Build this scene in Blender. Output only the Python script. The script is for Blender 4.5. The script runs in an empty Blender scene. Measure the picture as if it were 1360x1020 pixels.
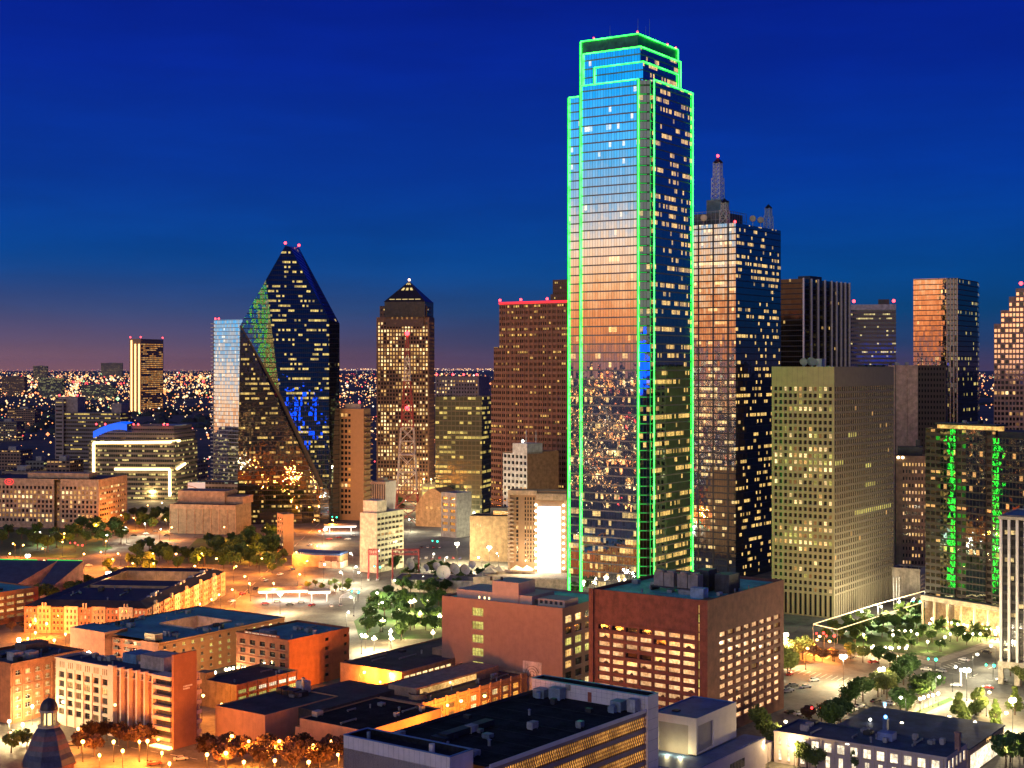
import bpy, math, random
from mathutils import Vector, Matrix
RAD = math.radians
random.seed(7)
sc = bpy.context.scene
COL = sc.collection

# ------------------------------------------------------------------ camera
F, HY, H = 1930.0, 487.0, 125.0          # focal length in photo pixels, horizon row, eye height
cam_d = bpy.data.cameras.new('camera'); cam = bpy.data.objects.new('camera', cam_d); COL.objects.link(cam)
cam.location = (0, 0, H); cam.rotation_euler = (RAD(90), 0, 0)
cam_d.sensor_width = 36; cam_d.lens = 36 * F / 1360.0
cam_d.shift_y = -(510.0 - HY) / 1360.0
cam_d.clip_start = 1; cam_d.clip_end = 90000
sc.camera = cam
sc.view_settings.view_transform = 'Standard'; sc.view_settings.look = 'None'
sc.view_settings.exposure = 0.0; sc.view_settings.gamma = 1.0
sc.cycles.use_denoising = True
sc.cycles.max_bounces = 5; sc.cycles.diffuse_bounces = 2; sc.cycles.glossy_bounces = 3; sc.cycles.transmission_bounces = 2
sc.cycles.sample_clamp_indirect = 4.0; sc.cycles.caustics_reflective = False; sc.cycles.caustics_refractive = False

# ------------------------------------------------------------------ node helper
class G:
    def __init__(s, nt): s.nt = nt
    def n(s, t, **k):
        x = s.nt.nodes.new(t)
        for a, b in k.items(): setattr(x, a, b)
        return x
    def put(s, sock, v):
        if v is None: return
        if isinstance(v, (int, float)): sock.default_value = v
        elif isinstance(v, tuple): sock.default_value = v if len(v) == len(sock.default_value) else v + (1,)
        else: s.nt.links.new(v, sock)
    def m(s, op, a, b=None, c=None, clamp=False):
        x = s.n('ShaderNodeMath', operation=op, use_clamp=clamp)
        for i, v in enumerate((a, b, c)): s.put(x.inputs[i], v)
        return x.outputs[0]
    def vm(s, op, a, b=None, scale=None):
        x = s.n('ShaderNodeVectorMath', operation=op); s.put(x.inputs[0], a); s.put(x.inputs[1], b)
        if scale is not None: s.put(x.inputs['Scale'], scale)
        return x.outputs['Value'] if op in ('DOT_PRODUCT', 'LENGTH') else x.outputs['Vector']
    def mix(s, f, a, b):
        x = s.n('ShaderNodeMix', data_type='RGBA'); s.put(x.inputs[0], f); s.put(x.inputs[6], a); s.put(x.inputs[7], b)
        return x.outputs[2]
    def mixf(s, f, a, b):
        x = s.n('ShaderNodeMix', data_type='FLOAT'); s.put(x.inputs[0], f); s.put(x.inputs[2], a); s.put(x.inputs[3], b)
        return x.outputs[0]
    def rng(s, v, a, b, c=0.0, d=1.0, smooth=True):
        x = s.n('ShaderNodeMapRange', interpolation_type='SMOOTHSTEP' if smooth else 'LINEAR')
        for i, q in enumerate((v, a, b, c, d)): s.put(x.inputs[i], q)
        return x.outputs[0]
    def ramp(s, v, stops, mode='LINEAR'):
        x = s.n('ShaderNodeValToRGB'); e = x.color_ramp.elements; x.color_ramp.interpolation = mode
        while len(e) < len(stops): e.new(0.5)
        for q, (p, c) in zip(e, stops): q.position = p; q.color = c + (1,)
        s.put(x.inputs[0], v); return x.outputs[0]
    def noise(s, vec, scale, detail=2.0, rough=0.5, dist=0.0):
        x = s.n('ShaderNodeTexNoise'); s.put(x.inputs['Vector'], vec); s.put(x.inputs['Scale'], scale)
        s.put(x.inputs['Detail'], detail); s.put(x.inputs['Roughness'], rough); s.put(x.inputs['Distortion'], dist)
        return x.outputs['Fac']
    def xyz(s, a, b, c=0.0):
        x = s.n('ShaderNodeCombineXYZ')
        for i, v in enumerate((a, b, c)): s.put(x.inputs[i], v)
        return x.outputs[0]
    def white(s, vec):
        x = s.n('ShaderNodeTexWhiteNoise', noise_dimensions='3D'); s.put(x.inputs['Vector'], vec)
        return x.outputs['Value'], x.outputs['Color']

# ------------------------------------------------------------------ world: blue hour, afterglow in the west (behind the camera, to the left)
world = bpy.data.worlds.new("World"); sc.world = world; world.use_nodes = True
wt = world.node_tree; wt.nodes.clear(); g = G(wt)
tc = g.n('ShaderNodeTexCoord'); sep = g.n('ShaderNodeSeparateXYZ'); wt.links.new(tc.outputs['Generated'], sep.inputs[0])
hor = g.vm('NORMALIZE', g.xyz(sep.outputs[0], sep.outputs[1], 0.0))
sunw = g.vm('DOT_PRODUCT', hor, (-0.91, -0.41, 0.0))
z = sep.outputs[2]
zr = g.m('MULTIPLY', z, 2.0, clamp=True)
cl = g.noise(g.xyz(sep.outputs[0], sep.outputs[1], g.m('MULTIPLY', z, 9.0)), 5.0, 4.0, 0.6)
zc = g.m('ADD', zr, g.m('MULTIPLY', g.m('SUBTRACT', cl, 0.5), 0.05), clamp=True)
front = g.ramp(zr, [(0.0, (.070, .046, .100)), (.03, (.020, .044, .130)), (.075, (.003, .056, .190)), (.13, (.001, .060, .265)), (.26, (.0005, .038, .320)), (.40, (.0005, .020, .300)), (.52, (.0005, .010, .230)), (1.0, (.001, .008, .12))])
west = g.ramp(zc, [(0.0, (.50, .20, .13)), (.025, (.62, .22, .11)), (.05, (1.0, .30, .09)), (.085, (1.2, .42, .15)), (.12, (1.35, .66, .30)), (.17, (1.12, .78, .56)), (.225, (.42, .58, .74)), (.30, (.10, .58, 1.10)), (.38, (.006, .48, 1.20)), (.52, (.002, .27, .95)), (.8, (.002, .04, .26))])
sky = g.mix(g.rng(sunw, 0.50, 0.84), front, west)
glow = g.m('MULTIPLY', g.m('POWER', g.rng(z, 0.0, 0.085, 1.0, 0.0, False), 2.4), g.rng(sunw, -0.62, 0.05))
glow = g.m('MULTIPLY', glow, g.m('SUBTRACT', 1.0, g.rng(sunw, 0.15, 0.6)))
wisp = g.noise(g.xyz(g.m('MULTIPLY', sep.outputs[0], 1.6), sep.outputs[1], g.m('MULTIPLY', z, 11.0)), 2.4, 5.0, .62)
sky = g.vm('SCALE', sky, scale=g.rng(wisp, .3, .72, .90, 1.12))
sky = g.vm('ADD', sky, g.vm('SCALE', (.62, .22, .10), scale=g.m('MULTIPLY', glow, 0.36)))
# a trace of the physical twilight sky (sun below the horizon)
nish = g.n('ShaderNodeTexSky', sky_type='NISHITA'); nish.sun_disc = False
nish.sun_elevation = RAD(-4); nish.sun_rotation = math.atan2(-0.91, -0.41)
sky = g.vm('ADD', sky, g.vm('SCALE', nish.outputs[0], scale=0.05))
bg = g.n('ShaderNodeBackground'); wt.links.new(sky, bg.inputs[0]); bg.inputs[1].default_value = 1.0
wo = g.n('ShaderNodeOutputWorld'); wt.links.new(bg.outputs[0], wo.inputs[0])

# the afterglow as one very soft sun
sun_d = bpy.data.lights.new('sun', 'SUN'); sun = bpy.data.objects.new('sun', sun_d); COL.objects.link(sun)
sun_d.energy = 0.58; sun_d.angle = RAD(45); sun_d.color = (1.0, .80, .50)
sun.rotation_euler = Vector((0.35, 0.93, -0.28)).to_track_quat('-Z', 'Y').to_euler()

# ------------------------------------------------------------------ materials
def newmat(name):
    m = bpy.data.materials.new(name); m.use_nodes = True; nt = m.node_tree; nt.nodes.clear()
    g = G(nt); p = g.n('ShaderNodeBsdfPrincipled'); o = g.n('ShaderNodeOutputMaterial'); nt.links.new(p.outputs[0], o.inputs[0])
    return m, g, p
_mc = {}
def mat(name, col, rough=.8, metal=0.0, var=.25, scale=.35, col2=None, emit=None, es=0.0, sampled=True, spec=None):
    """a surface with soft procedural mottling; emit: only for things that give off light"""
    if name in _mc: return _mc[name]
    m, g, p = newmat(name)
    if var:
        pos = g.n('ShaderNodeTexCoord').outputs['Object']
        a = g.noise(pos, scale, 4.0, .6); b = g.noise(pos, scale * 9, 3.0, .6)
        f = g.m('ADD', g.m('MULTIPLY', a, .65), g.m('MULTIPLY', b, .35))
        lo = tuple(c * (1 - var * 1.6) for c in col); hi = col2 or tuple(min(1, c * (1 + var * 1.6)) for c in col)
        st = g.noise(g.vm('MULTIPLY', pos, (1.0, 1.0, .07)), 1.1, 3.0, .65)
        g.put(p.inputs['Base Color'], g.mix(g.rng(st, .5, .78, 0, min(.6, var * 2.2)), g.mix(g.rng(f, .3, .7), lo, hi), tuple(c * .45 for c in col)))
    else: g.put(p.inputs['Base Color'], col)
    p.inputs['Roughness'].default_value = rough; p.inputs['Metallic'].default_value = metal
    if spec is not None: p.inputs['Specular IOR Level'].default_value = spec
    if emit:
        g.put(p.inputs['Emission Color'], emit); p.inputs['Emission Strength'].default_value = es
        if not sampled: m.cycles.emission_sampling = 'NONE'
    _mc[name] = m; return m

def lit_pane(name, col, es):
    """glass of a lit room: brightness breaks up with what stands inside and how far the blinds are down"""
    m, g, p = newmat(name)
    pos = g.n('ShaderNodeNewGeometry').outputs['Position']
    a = g.noise(pos, .9, 3.0, .7); b = g.noise(pos, .13, 1.0)
    f = g.m('MULTIPLY', g.rng(a, .30, .70, .62, 1.18), g.rng(b, .3, .7, .5, 1.3))
    g.put(p.inputs['Base Color'], (.05, .045, .04)); p.inputs['Roughness'].default_value = .12
    g.put(p.inputs['Emission Color'], g.mix(g.rng(a, .25, .75), tuple(c * q for c, q in zip(col, (.95, .75, .55))), col))
    g.put(p.inputs['Emission Strength'], g.m('MULTIPLY', f, es)); m.cycles.emission_sampling = 'NONE'
    return m
PANE = {
    'dark': mat('pane dark glass', (.012, .014, .018), .06, 0, 0), 'grey': mat('pane grey glass', (.05, .05, .055), .12, 0, .3, 2),
    'dim': lit_pane('pane dim room', (.75, .38, .12), .45), 'warm': lit_pane('pane warm room', (1., .60, .20), 1.1),
    'bright': lit_pane('pane bright room', (1., .78, .38), 1.9), 'lime': lit_pane('pane fluorescent room', (.85, .85, .22), 1.0),
    'white': lit_pane('pane white room', (1., .92, .70), 1.7), 'peach': lit_pane('pane garage deck', (1., .60, .30), 1.25),
    'amber': lit_pane('pane amber room', (1., .45, .08), 1.1), 'red': lit_pane('pane red room', (1., .05, .03), .8)}
SILL = mat('window sill stone', (.48, .38, .28), .8, 0, .1)
FRAME = mat('window frame bronze', (.045, .035, .03), .5, .3, 0)

def facade_mat(name, wall=(.2, .18, .16), bay=1.5, floor=4.2, wf=.9, hf=.8, glass=(.03, .04, .05), metal=1.0, rough=.03,
               lit=.60, col=(1., .66, .24), es=1.4, jit=.012, run=.22, seed=0.0, wrough=.6, wmetal=0.0, mull=None, warp=.0, litband=.68, lowlit=0.0, tilt=0.0):
    """curtain wall from UVs in metres: panes in a grid of bays and storeys, some rooms lit (lit is a threshold: higher is fewer)"""
    m, g, p = newmat(name)
    uv = g.n('ShaderNodeUVMap').outputs[0]; s = g.n('ShaderNodeSeparateXYZ'); g.put(s.inputs[0], uv)
    u = g.m('DIVIDE', s.outputs[0], bay); v = g.m('DIVIDE', s.outputs[1], floor)
    cu, cv = g.m('FLOOR', u), g.m('FLOOR', v); fu, fv = g.m('FRACT', u), g.m('FRACT', v)
    win = g.m('MULTIPLY', g.m('LESS_THAN', g.m('ABSOLUTE', g.m('SUBTRACT', fu, .5)), wf / 2), g.m('LESS_THAN', g.m('ABSOLUTE', g.m('SUBTRACT', fv, .5)), hf / 2))
    cell = g.xyz(cu, cv, seed + .37)
    r1, c1 = g.white(cell); r2, _ = g.white(g.xyz(cu, cv, seed + 5.11)); r3, _ = g.white(g.xyz(0.0, cv, seed + 9.3))
    runn = g.noise(g.xyz(g.m('MULTIPLY', cu, run), g.m('MULTIPLY', cv, 7.31), seed), 1.0, 1.0)
    sco = g.m('ADD', g.m('ADD', g.m('MULTIPLY', r1, .24), g.m('MULTIPLY', runn, 1.05)), g.m('MULTIPLY', r3, .22))
    if lowlit: sco = g.m('ADD', sco, g.rng(cv, 3.0, 17.0, lowlit, 0.0))
    on = g.m('MULTIPLY', g.m('GREATER_THAN', sco, lit + .375), g.m('MULTIPLY', win, g.m('GREATER_THAN', fv, .5 + hf * (.5 - litband))))
    ins = g.noise(g.vm('MULTIPLY', uv, (1.0, 1.6, 1.0)), .9, 2.0, .7)
    amp = g.m('MULTIPLY', g.m('MULTIPLY', g.rng(r2, 0, 1, .30, 1.1, False), g.rng(ins, .32, .62, .45, 1.2)), es * .82)
    col = (col[0], col[1] * .96, col[2] * .78)
    gl = g.mix(g.m('MULTIPLY', r2, .35), glass, tuple(c * .55 for c in glass))
    if mull:
        bar = g.m('GREATER_THAN', g.m('ABSOLUTE', g.m('SUBTRACT', fu, .5)), wf / 2)
        hb = g.m('LESS_THAN', g.m('ABSOLUTE', g.m('SUBTRACT', fv, .5)), hf / 2)
        wl = g.mix(g.m('MULTIPLY', bar, hb), wall, mull)
    else: wl = wall
    wn = g.noise(uv, .07, 3.0)
    wl = g.mix(g.rng(wn, .3, .7, 0, .35), wl, (.02, .02, .02))
    g.put(p.inputs['Base Color'], g.mix(win, wl, gl))
    g.put(p.inputs['Metallic'], g.mixf(win, wmetal, metal)); g.put(p.inputs['Roughness'], g.mixf(win, wrough, rough))
    g.put(p.inputs['Emission Color'], g.mix(r1, col, tuple(min(1, c * q) for c, q in zip(col, (1, 1.06, 1.2)))))
    g.put(p.inputs['Emission Strength'], g.m('MULTIPLY', on, amp)); m.cycles.emission_sampling = 'NONE'
    if jit:
        nrm = g.n('ShaderNodeNewGeometry').outputs['Normal']
        d = g.vm('SCALE', g.vm('SUBTRACT', c1, (.5, .5, .5)), scale=jit)
        if warp:
            wx = g.n('ShaderNodeTexNoise'); g.put(wx.inputs['Vector'], uv); wx.inputs['Scale'].default_value = .5
            d = g.vm('ADD', d, g.vm('SCALE', g.vm('SUBTRACT', wx.outputs['Color'], (.5, .5, .5)), scale=warp))
        g.put(p.inputs['Normal'], g.vm('NORMALIZE', g.vm('ADD', g.vm('ADD', nrm, (0.0, 0.0, tilt)), d)))
    return m

# ------------------------------------------------------------------ mesh builder
class MB:
    def __init__(s): s.v, s.f, s.uv, s.mi = [], [], [], []
    def poly(s, pts, uv=None, m=0):
        b = len(s.v); s.v += [tuple(p) for p in pts]; s.f.append(tuple(range(b, b + len(pts))))
        s.uv.append(uv or [(p[0], p[1]) for p in pts]); s.mi.append(m)
    def wallq(s, p, q, z0, z1, m=0, uo=0.0, z0b=None, z1b=None):
        """upright quad from plan point p to q"""
        L = math.hypot(q[0] - p[0], q[1] - p[1]); zb = z0 if z0b is None else z0b; zt = z1 if z1b is None else z1b
        s.poly([(p[0], p[1], z0), (q[0], q[1], zb), (q[0], q[1], zt), (p[0], p[1], z1)], [(uo, z0), (uo + L, zb), (uo + L, zt), (uo, z1)], m)
    def box(s, x0, x1, y0, y1, z0, z1, m=0, bottom=True):
        s.wallq((x0, y0), (x1, y0), z0, z1, m); s.wallq((x1, y0), (x1, y1), z0, z1, m)
        s.wallq((x1, y1), (x0, y1), z0, z1, m); s.wallq((x0, y1), (x0, y0), z0, z1, m)
        s.poly([(x0, y0, z1), (x1, y0, z1), (x1, y1, z1), (x0, y1, z1)], None, m)
        if bottom: s.poly([(x0, y1, z0), (x1, y1, z0), (x1, y0, z0), (x0, y0, z0)], None, m)
    def cyl(s, p, q, r0, r1=None, n=8, m=0, caps=True):
        r1 = r0 if r1 is None else r1; p, q = Vector(p), Vector(q); d = (q - p)
        L = d.length; d = d / L; a = d.orthogonal().normalized(); b = d.cross(a)
        A = [p + (a * math.cos(t) + b * math.sin(t)) * r0 for t in [2 * math.pi * i / n for i in range(n)]]
        B = [q + (a * math.cos(t) + b * math.sin(t)) * r1 for t in [2 * math.pi * i / n for i in range(n)]]
        for i in range(n):
            j = (i + 1) % n; s.poly([A[i], A[j], B[j], B[i]], [(i, 0), (i + 1, 0), (i + 1, L), (i, L)], m)
        if caps:
            s.poly(A[::-1], None, m)
            if r1 > 1e-4: s.poly(B, None, m)
    def ball(s, c, r, n=10, k=6, m=0, sz=1.0):
        for i in range(k):
            t0, t1 = math.pi * i / k, math.pi * (i + 1) / k
            for j in range(n):
                a0, a1 = 2 * math.pi * j / n, 2 * math.pi * (j + 1) / n
                P = lambda t, a: (c[0] + r * math.sin(t) * math.cos(a), c[1] + r * math.sin(t) * math.sin(a), c[2] + r * sz * math.cos(t))
                pts = [P(t0, a0), P(t1, a0), P(t1, a1), P(t0, a1)]
                if i == 0: pts = pts[1:]
                elif i == k - 1: pts = [pts[0], pts[1], pts[3]]
                s.poly(pts, None, m)
    def mesh(s, name, mats, smooth=False):
        me = bpy.data.meshes.new(name); me.from_pydata(s.v, [], s.f)
        for m in (mats if isinstance(mats, (list, tuple)) else [mats]): me.materials.append(m)
        ul = me.uv_layers.new(name='UVMap'); flat = [c for f in s.uv for uv in f for c in uv]; ul.data.foreach_set('uv', flat)
        me.polygons.foreach_set('material_index', s.mi)
        if smooth: me.polygons.foreach_set('use_smooth', [True] * len(s.f))
        me.update(); return me
    def build(s, name, mats, parent=None, smooth=False, **tags):
        return link(name, s.mesh(name, mats, smooth), parent, **tags)
def link(name, data, parent=None, loc=None, rz=None, **tags):
    o = bpy.data.objects.new(name, data); COL.objects.link(o)
    if parent: o.parent = parent
    if loc is not None: o.location = loc
    if rz is not None: o.rotation_euler = (0, 0, rz)
    for k, v in tags.items(): o[k] = v
    return o
def thing(name, label, cat, loc=(0, 0, 0), rz=0.0, group=None):
    o = link(name, None, None, loc, rz, label=label, category=cat)
    if group: o['group'] = group
    return o
def copy_tree(o, parent=None):
    c = o.copy(); COL.objects.link(c); c.parent = parent
    for ch in KIDS.get(o.name, list(o.children)): copy_tree(ch, c)
    return c
KIDS = {}
def dup(o, loc, rz=None, label=None, scale=None):
    if o.name not in KIDS:
        def reg(q):
            KIDS[q.name] = list(q.children)
            for ch in KIDS[q.name]: reg(ch)
        reg(o)
    c = copy_tree(o); c.location = loc
    if rz is not None: c.rotation_euler = (0, 0, rz)
    if label: c['label'] = label
    if scale: c.scale = scale
    return c

def gp(px, py, z=0.0):
    """the point at height z seen at photo pixel (px, py)"""
    D = (H - z) * F / (py - HY); return Vector(((px - 680) / F * D, D, z))
def at(px, py, D): return Vector(((px - 680) / F * D, D, H - (py - HY) / F * D))

class Bld:
    """a building on a street grid turned by a degrees: near corner at pixel column near, its left face (x = 0) reaching to pixel column left,
    its right face (y = 0) to pixel column right; D metres away"""
    def __init__(s, name, label, cat, near, D, left, right, ytop=None, z=None, a=35.0, group=None, wr=None, wl=None):
        s.D = D; s.xn = (near - 680) / F * D; s.a = RAD(a); s.ca, s.sa = math.cos(s.a), math.sin(s.a)
        s.z = z if z is not None else H - (ytop - HY) / F * D
        s.root = thing(name, label, cat, (s.xn, D, 0), math.pi / 2 - s.a, group)
        s.wl = wl if wl is not None else s.ul(left); s.wr = wr if wr is not None else s.ur(right)
        s.wins = []
    def ul(s, px, off=0.0):
        t = (px - 680) / F; X, Y = s.xn + off * s.sa, s.D + off * s.ca
        return (X - t * Y) / (s.ca + t * s.sa)
    def ur(s, px, off=0.0):
        t = (px - 680) / F; X, Y = s.xn - off * s.ca, s.D + off * s.sa
        return (t * Y - X) / (s.sa - t * s.ca)
    def wpos(s, x, y): return s.xn + x * s.sa - y * s.ca, s.D + x * s.ca + y * s.sa
    def px(s, x, y):
        X, Y = s.wpos(x, y); return 680 + F * X / Y
    def zy(s, x, y, py): return H - (py - HY) / F * s.wpos(x, y)[1]
    def vl(s, u, py, off=0.0): return s.zy(off, u, py)
    def vr(s, u, py, off=0.0): return s.zy(u, off, py)
    def build(s, mb, name, mats, smooth=False, **t): return mb.build(name, mats, s.root, smooth, **t)
    # a wall with real openings; returns the centres of the openings
    def grid(s, mb, side, u0, u1, v0, v1, cols, rows, wf=.6, hf=.6, depth=.3, off=0.0, m=0, wbase=None, hbase=None, fu=None):
        P = (lambda u, v, d=0.0: (off + d, u, v)) if side == 'L' else (lambda u, v, d=0.0: (u, off + d, v))
        pw, ph = (u1 - u0) / cols, (v1 - v0) / rows; w, h = pw * wf, ph * hf; out = []
        q = lambda a, b, c, d: mb.poly([P(a, c), P(b, c), P(b, d), P(a, d)], [(a, c), (b, c), (b, d), (a, d)], m)
        for i in range(cols + 1):
            a = u0 + (i - 1) * pw + (pw + w) / 2 if i else u0; b = u0 + i * pw + (pw - w) / 2 if i < cols else u1
            q(a, b, v0, v1)
        for i in range(cols):
            a = u0 + i * pw + (pw - w) / 2; b = a + w
            for j in range(rows + 1):
                c = v0 + (j - 1) * ph + (ph + h) / 2 if j else v0; d = v0 + j * ph + (ph - h) / 2 if j < rows else v1
                q(a, b, c, d)
                if j < rows:
                    e = d + h
                    mb.poly([P(a, d), P(b, d), P(b, d, depth), P(a, d, depth)], None, m); mb.poly([P(a, e), P(b, e), P(b, e, depth), P(a, e, depth)], None, m)
                    mb.poly([P(a, d), P(a, e), P(a, e, depth), P(a, d, depth)], None, m); mb.poly([P(b, d), P(b, e), P(b, e, depth), P(b, d, depth)], None, m)
                    out.append((side, (a + b) / 2, (d + e) / 2, w, h, off + depth, i, j))
        return out
    def plain(s, mb, side, u0, u1, v0, v1, off=0.0, m=0):
        P = (lambda u, v: (off, u, v)) if side == 'L' else (lambda u, v: (u, off, v))
        mb.poly([P(u0, v0), P(u1, v0), P(u1, v1), P(u0, v1)], [(u0, v0), (u1, v0), (u1, v1), (u0, v1)], m)
    def back(s, mb, z0, z1, m=0):
        mb.wallq((s.wr, 0), (s.wr, s.wl), z0, z1, m); mb.wallq((s.wr, s.wl), (0, s.wl), z0, z1, m)
    def roof(s, rmat, wmat, par=.9, t=.45, x0=0, x1=None, y0=0, y1=None, z=None, cap=None, name='roof'):
        x1 = s.wr if x1 is None else x1; y1 = s.wl if y1 is None else y1; z = s.z if z is None else z
        mb = MB(); zr = z - par
        mb.poly([(x0 + t, y0 + t, zr), (x1 - t, y0 + t, zr), (x1 - t, y1 - t, zr), (x0 + t, y1 - t, zr)]); s.build(mb, name, rmat)
        mb = MB()
        for (a, b, c, d) in ((x0, x1, y0, y0 + t), (x0, x1, y1 - t, y1), (x0, x0 + t, y0 + t, y1 - t), (x1 - t, x1, y0 + t, y1 - t)):
            mb.poly([(a, c, z), (b, c, z), (b, d, z), (a, d, z)])
        for (p, q) in (((x0 + t, y0 + t), (x1 - t, y0 + t)), ((x1 - t, y0 + t), (x1 - t, y1 - t)), ((x1 - t, y1 - t), (x0 + t, y1 - t)), ((x0 + t, y1 - t), (x0 + t, y0 + t))):
            mb.wallq(p, q, zr, z)
        s.build(mb, 'parapet', cap or wmat)
        return zr
    def win(s, lst, pick, bars=True, frame=None):
        for w in lst:
            k = pick(*w[6:8], w[0]) if callable(pick) else pick
            if k: s.wins.append(w[:6] + (k, bars, frame))
    def finish(s, keep=100):
        """each opening's window: the nearest as parts of their own, what is past a hundred as one"""
        ws = sorted(s.wins, key=lambda w: -(w[2] * 1.0) - random.random() * 1e-3)
        big = MB(); slots = []
        for i, (side, u, v, w, h, d, k, bars, frame) in enumerate(ws):
            fm = frame or FRAME
            if i < keep:
                me = pane_mesh(round(w, 2) + .01, round(h, 2) + .01, k, bars, fm)
                loc = (d, u, v) if side == 'L' else (u, d, v)
                link('window', me, s.root, loc, -math.pi / 2 if side == 'L' else 0.0)
            else:
                pm = PANE[k]
                for q in (pm, fm, SILL):
                    if q not in slots: slots.append(q)
                pane_geo(big, w, h, bars, slots.index(pm), slots.index(fm), slots.index(SILL), (lambda x, y, z: (d + y, u - x, v + z)) if side == 'L' else (lambda x, y, z: (u + x, d + y, v + z)))
        if big.f: s.build(big, 'window', slots, kind='stuff')
        return s
def pane_geo(mb, w, h, bars, mp, mf, ms, T):
    mb.poly([T(-w / 2, 0, -h / 2), T(w / 2, 0, -h / 2), T(w / 2, 0, h / 2), T(-w / 2, 0, h / 2)], None, mp)
    if bars:
        n = bars if bars is not True else max(1, round(w / 1.3) - 1)
        for i in range(n):
            x = -w / 2 + w * (i + 1) / (n + 1); t = .05
            for a, b in ((x - t, x + t),):
                mb.poly([T(a, -.06, -h / 2), T(b, -.06, -h / 2), T(b, -.06, h / 2), T(a, -.06, h / 2)], None, mf)
                mb.poly([T(a, -.06, -h / 2), T(a, -.06, h / 2), T(a, 0, h / 2), T(a, 0, -h / 2)], None, mf)
                mb.poly([T(b, -.06, -h / 2), T(b, -.06, h / 2), T(b, 0, h / 2), T(b, 0, -h / 2)], None, mf)
        a, c, e = w / 2 + .12, -h / 2 - .02, -h / 2 + .16
        mb.poly([T(-a, -.58, c), T(a, -.58, c), T(a, -.58, e), T(-a, -.58, e)], None, ms); mb.poly([T(-a, -.58, e), T(a, -.58, e), T(w / 2, 0, e), T(-w / 2, 0, e)], None, ms); mb.poly([T(-a, -.58, c), T(a, -.58, c), T(a, -.3, c), T(-a, -.3, c)], None, ms)
        z = h * .12
        mb.poly([T(-w / 2, -.04, z - .04), T(w / 2, -.04, z - .04), T(w / 2, -.04, z + .04), T(-w / 2, -.04, z + .04)], None, mf)
_pm = {}
def pane_mesh(w, h, k, bars, fm):
    key = (w, h, k, bars, fm.name)
    if key not in _pm:
        mb = MB(); pane_geo(mb, w, h, bars, 0, 1, 2, lambda x, y, z: (x, y, z)); _pm[key] = mb.mesh('window pane', [PANE[k], fm, SILL])
    return _pm[key]
def runs(p, weights, seed=0, run=.75, rowp=None):
    """which rooms are lit: neighbours on a storey tend to be alike. weights: [(kind, share)] of the lit ones"""
    R = random.Random(seed); st = {}
    def pick(i, j, side):
        key = (side, j)
        if key not in st: st[key] = [R.random() < (rowp(j) if rowp else p), p * R.uniform(.3, 1.8)]
        if R.random() > run: st[key][0] = R.random() < (rowp(j) if rowp else st[key][1])
        if not st[key][0]: return 'dark' if R.random() < .85 else 'grey'
        t = R.random()
        for k, w in weights:
            t -= w
            if t <= 0: return k
        return weights[0][0]
    return pick
WARM = [('warm', .4), ('bright', .3), ('dim', .3)]

# shared wall and roof colours
LIMESTONE = mat('limestone', (.50, .43, .32)); CREAM = mat('cream concrete', (.52, .46, .36)); TAN = mat('tan brick', (.38, .25, .16))
REDBRICK = mat('red brick', (.30, .095, .045)); BROWNBRICK = mat('brown brick', (.165, .062, .040)); ORANGEBRICK = mat('orange brick', (.42, .16, .065))
WHITEP = mat('white painted wall', (.70, .66, .62), .7, 0, .08); GREYC = mat('grey concrete', (.34, .33, .32)); STUCCO = mat('peach stucco', (.55, .33, .20), .85, 0, .12)
TAR = mat('tar roof', (.035, .035, .04), .75, 0, .5, .12); TEAL = mat('green lit roof membrane', (.12, .44, .36), .6, 0, .35, .1); BLUEROOF = mat('blue roof membrane', (.08, .15, .28), .55, 0, .25, .1)  # TEAL has the green and blue light falling on roofs in its colour
STEEL = mat('galvanised steel', (.32, .33, .34), .45, .6, .2, 1.0); DARKM = mat('dark metal', (.04, .04, .045), .5, .4, .2); WHITEM = mat('white metal', (.75, .75, .74), .5, 0, .1)
REDLAMP = mat('red beacon glass', (.5, .02, .02), .4, 0, 0, emit=(1, .04, .05), es=9, sampled=False)
GOLDL = mat('warm light strip', (.8, .6, .3), .4, 0, 0, emit=(1, .72, .30), es=5)
def beacon(b, x, y, z, r=.6, stem=1.2, pole=True):
    mb = MB(); mb.cyl((x, y, z), (x, y, z + stem), .12, n=6, m=0); mb.ball((x, y, z + stem + r * .8), r, 8, 5, m=1)
    return b.build(mb, 'beacon', [DARKM, REDLAMP])
# ================================================================== the setting: ground, lights out to the horizon
def ground_mat():
    m, g, p = newmat('land at night')
    pos = g.n('ShaderNodeTexCoord').outputs['Object']
    a = g.noise(pos, .0016, 5.0, .6); b = g.noise(pos, .03, 4.0, .6)
    c = g.mix(g.rng(a, .42, .58), (.018, .022, .014), (.075, .068, .06))
    g.put(p.inputs['Base Color'], g.mix(g.rng(b, .35, .65, 0, .6), c, (.10, .09, .08))); p.inputs['Roughness'].default_value = .9
    return m
mb = MB(); n = 96; R0 = 45000.0
mb.poly([(R0 * math.cos(2 * math.pi * i / n), R0 * math.sin(2 * math.pi * i / n), 0) for i in range(n)])
mb.build('ground', ground_mat(), kind='structure')

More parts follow.
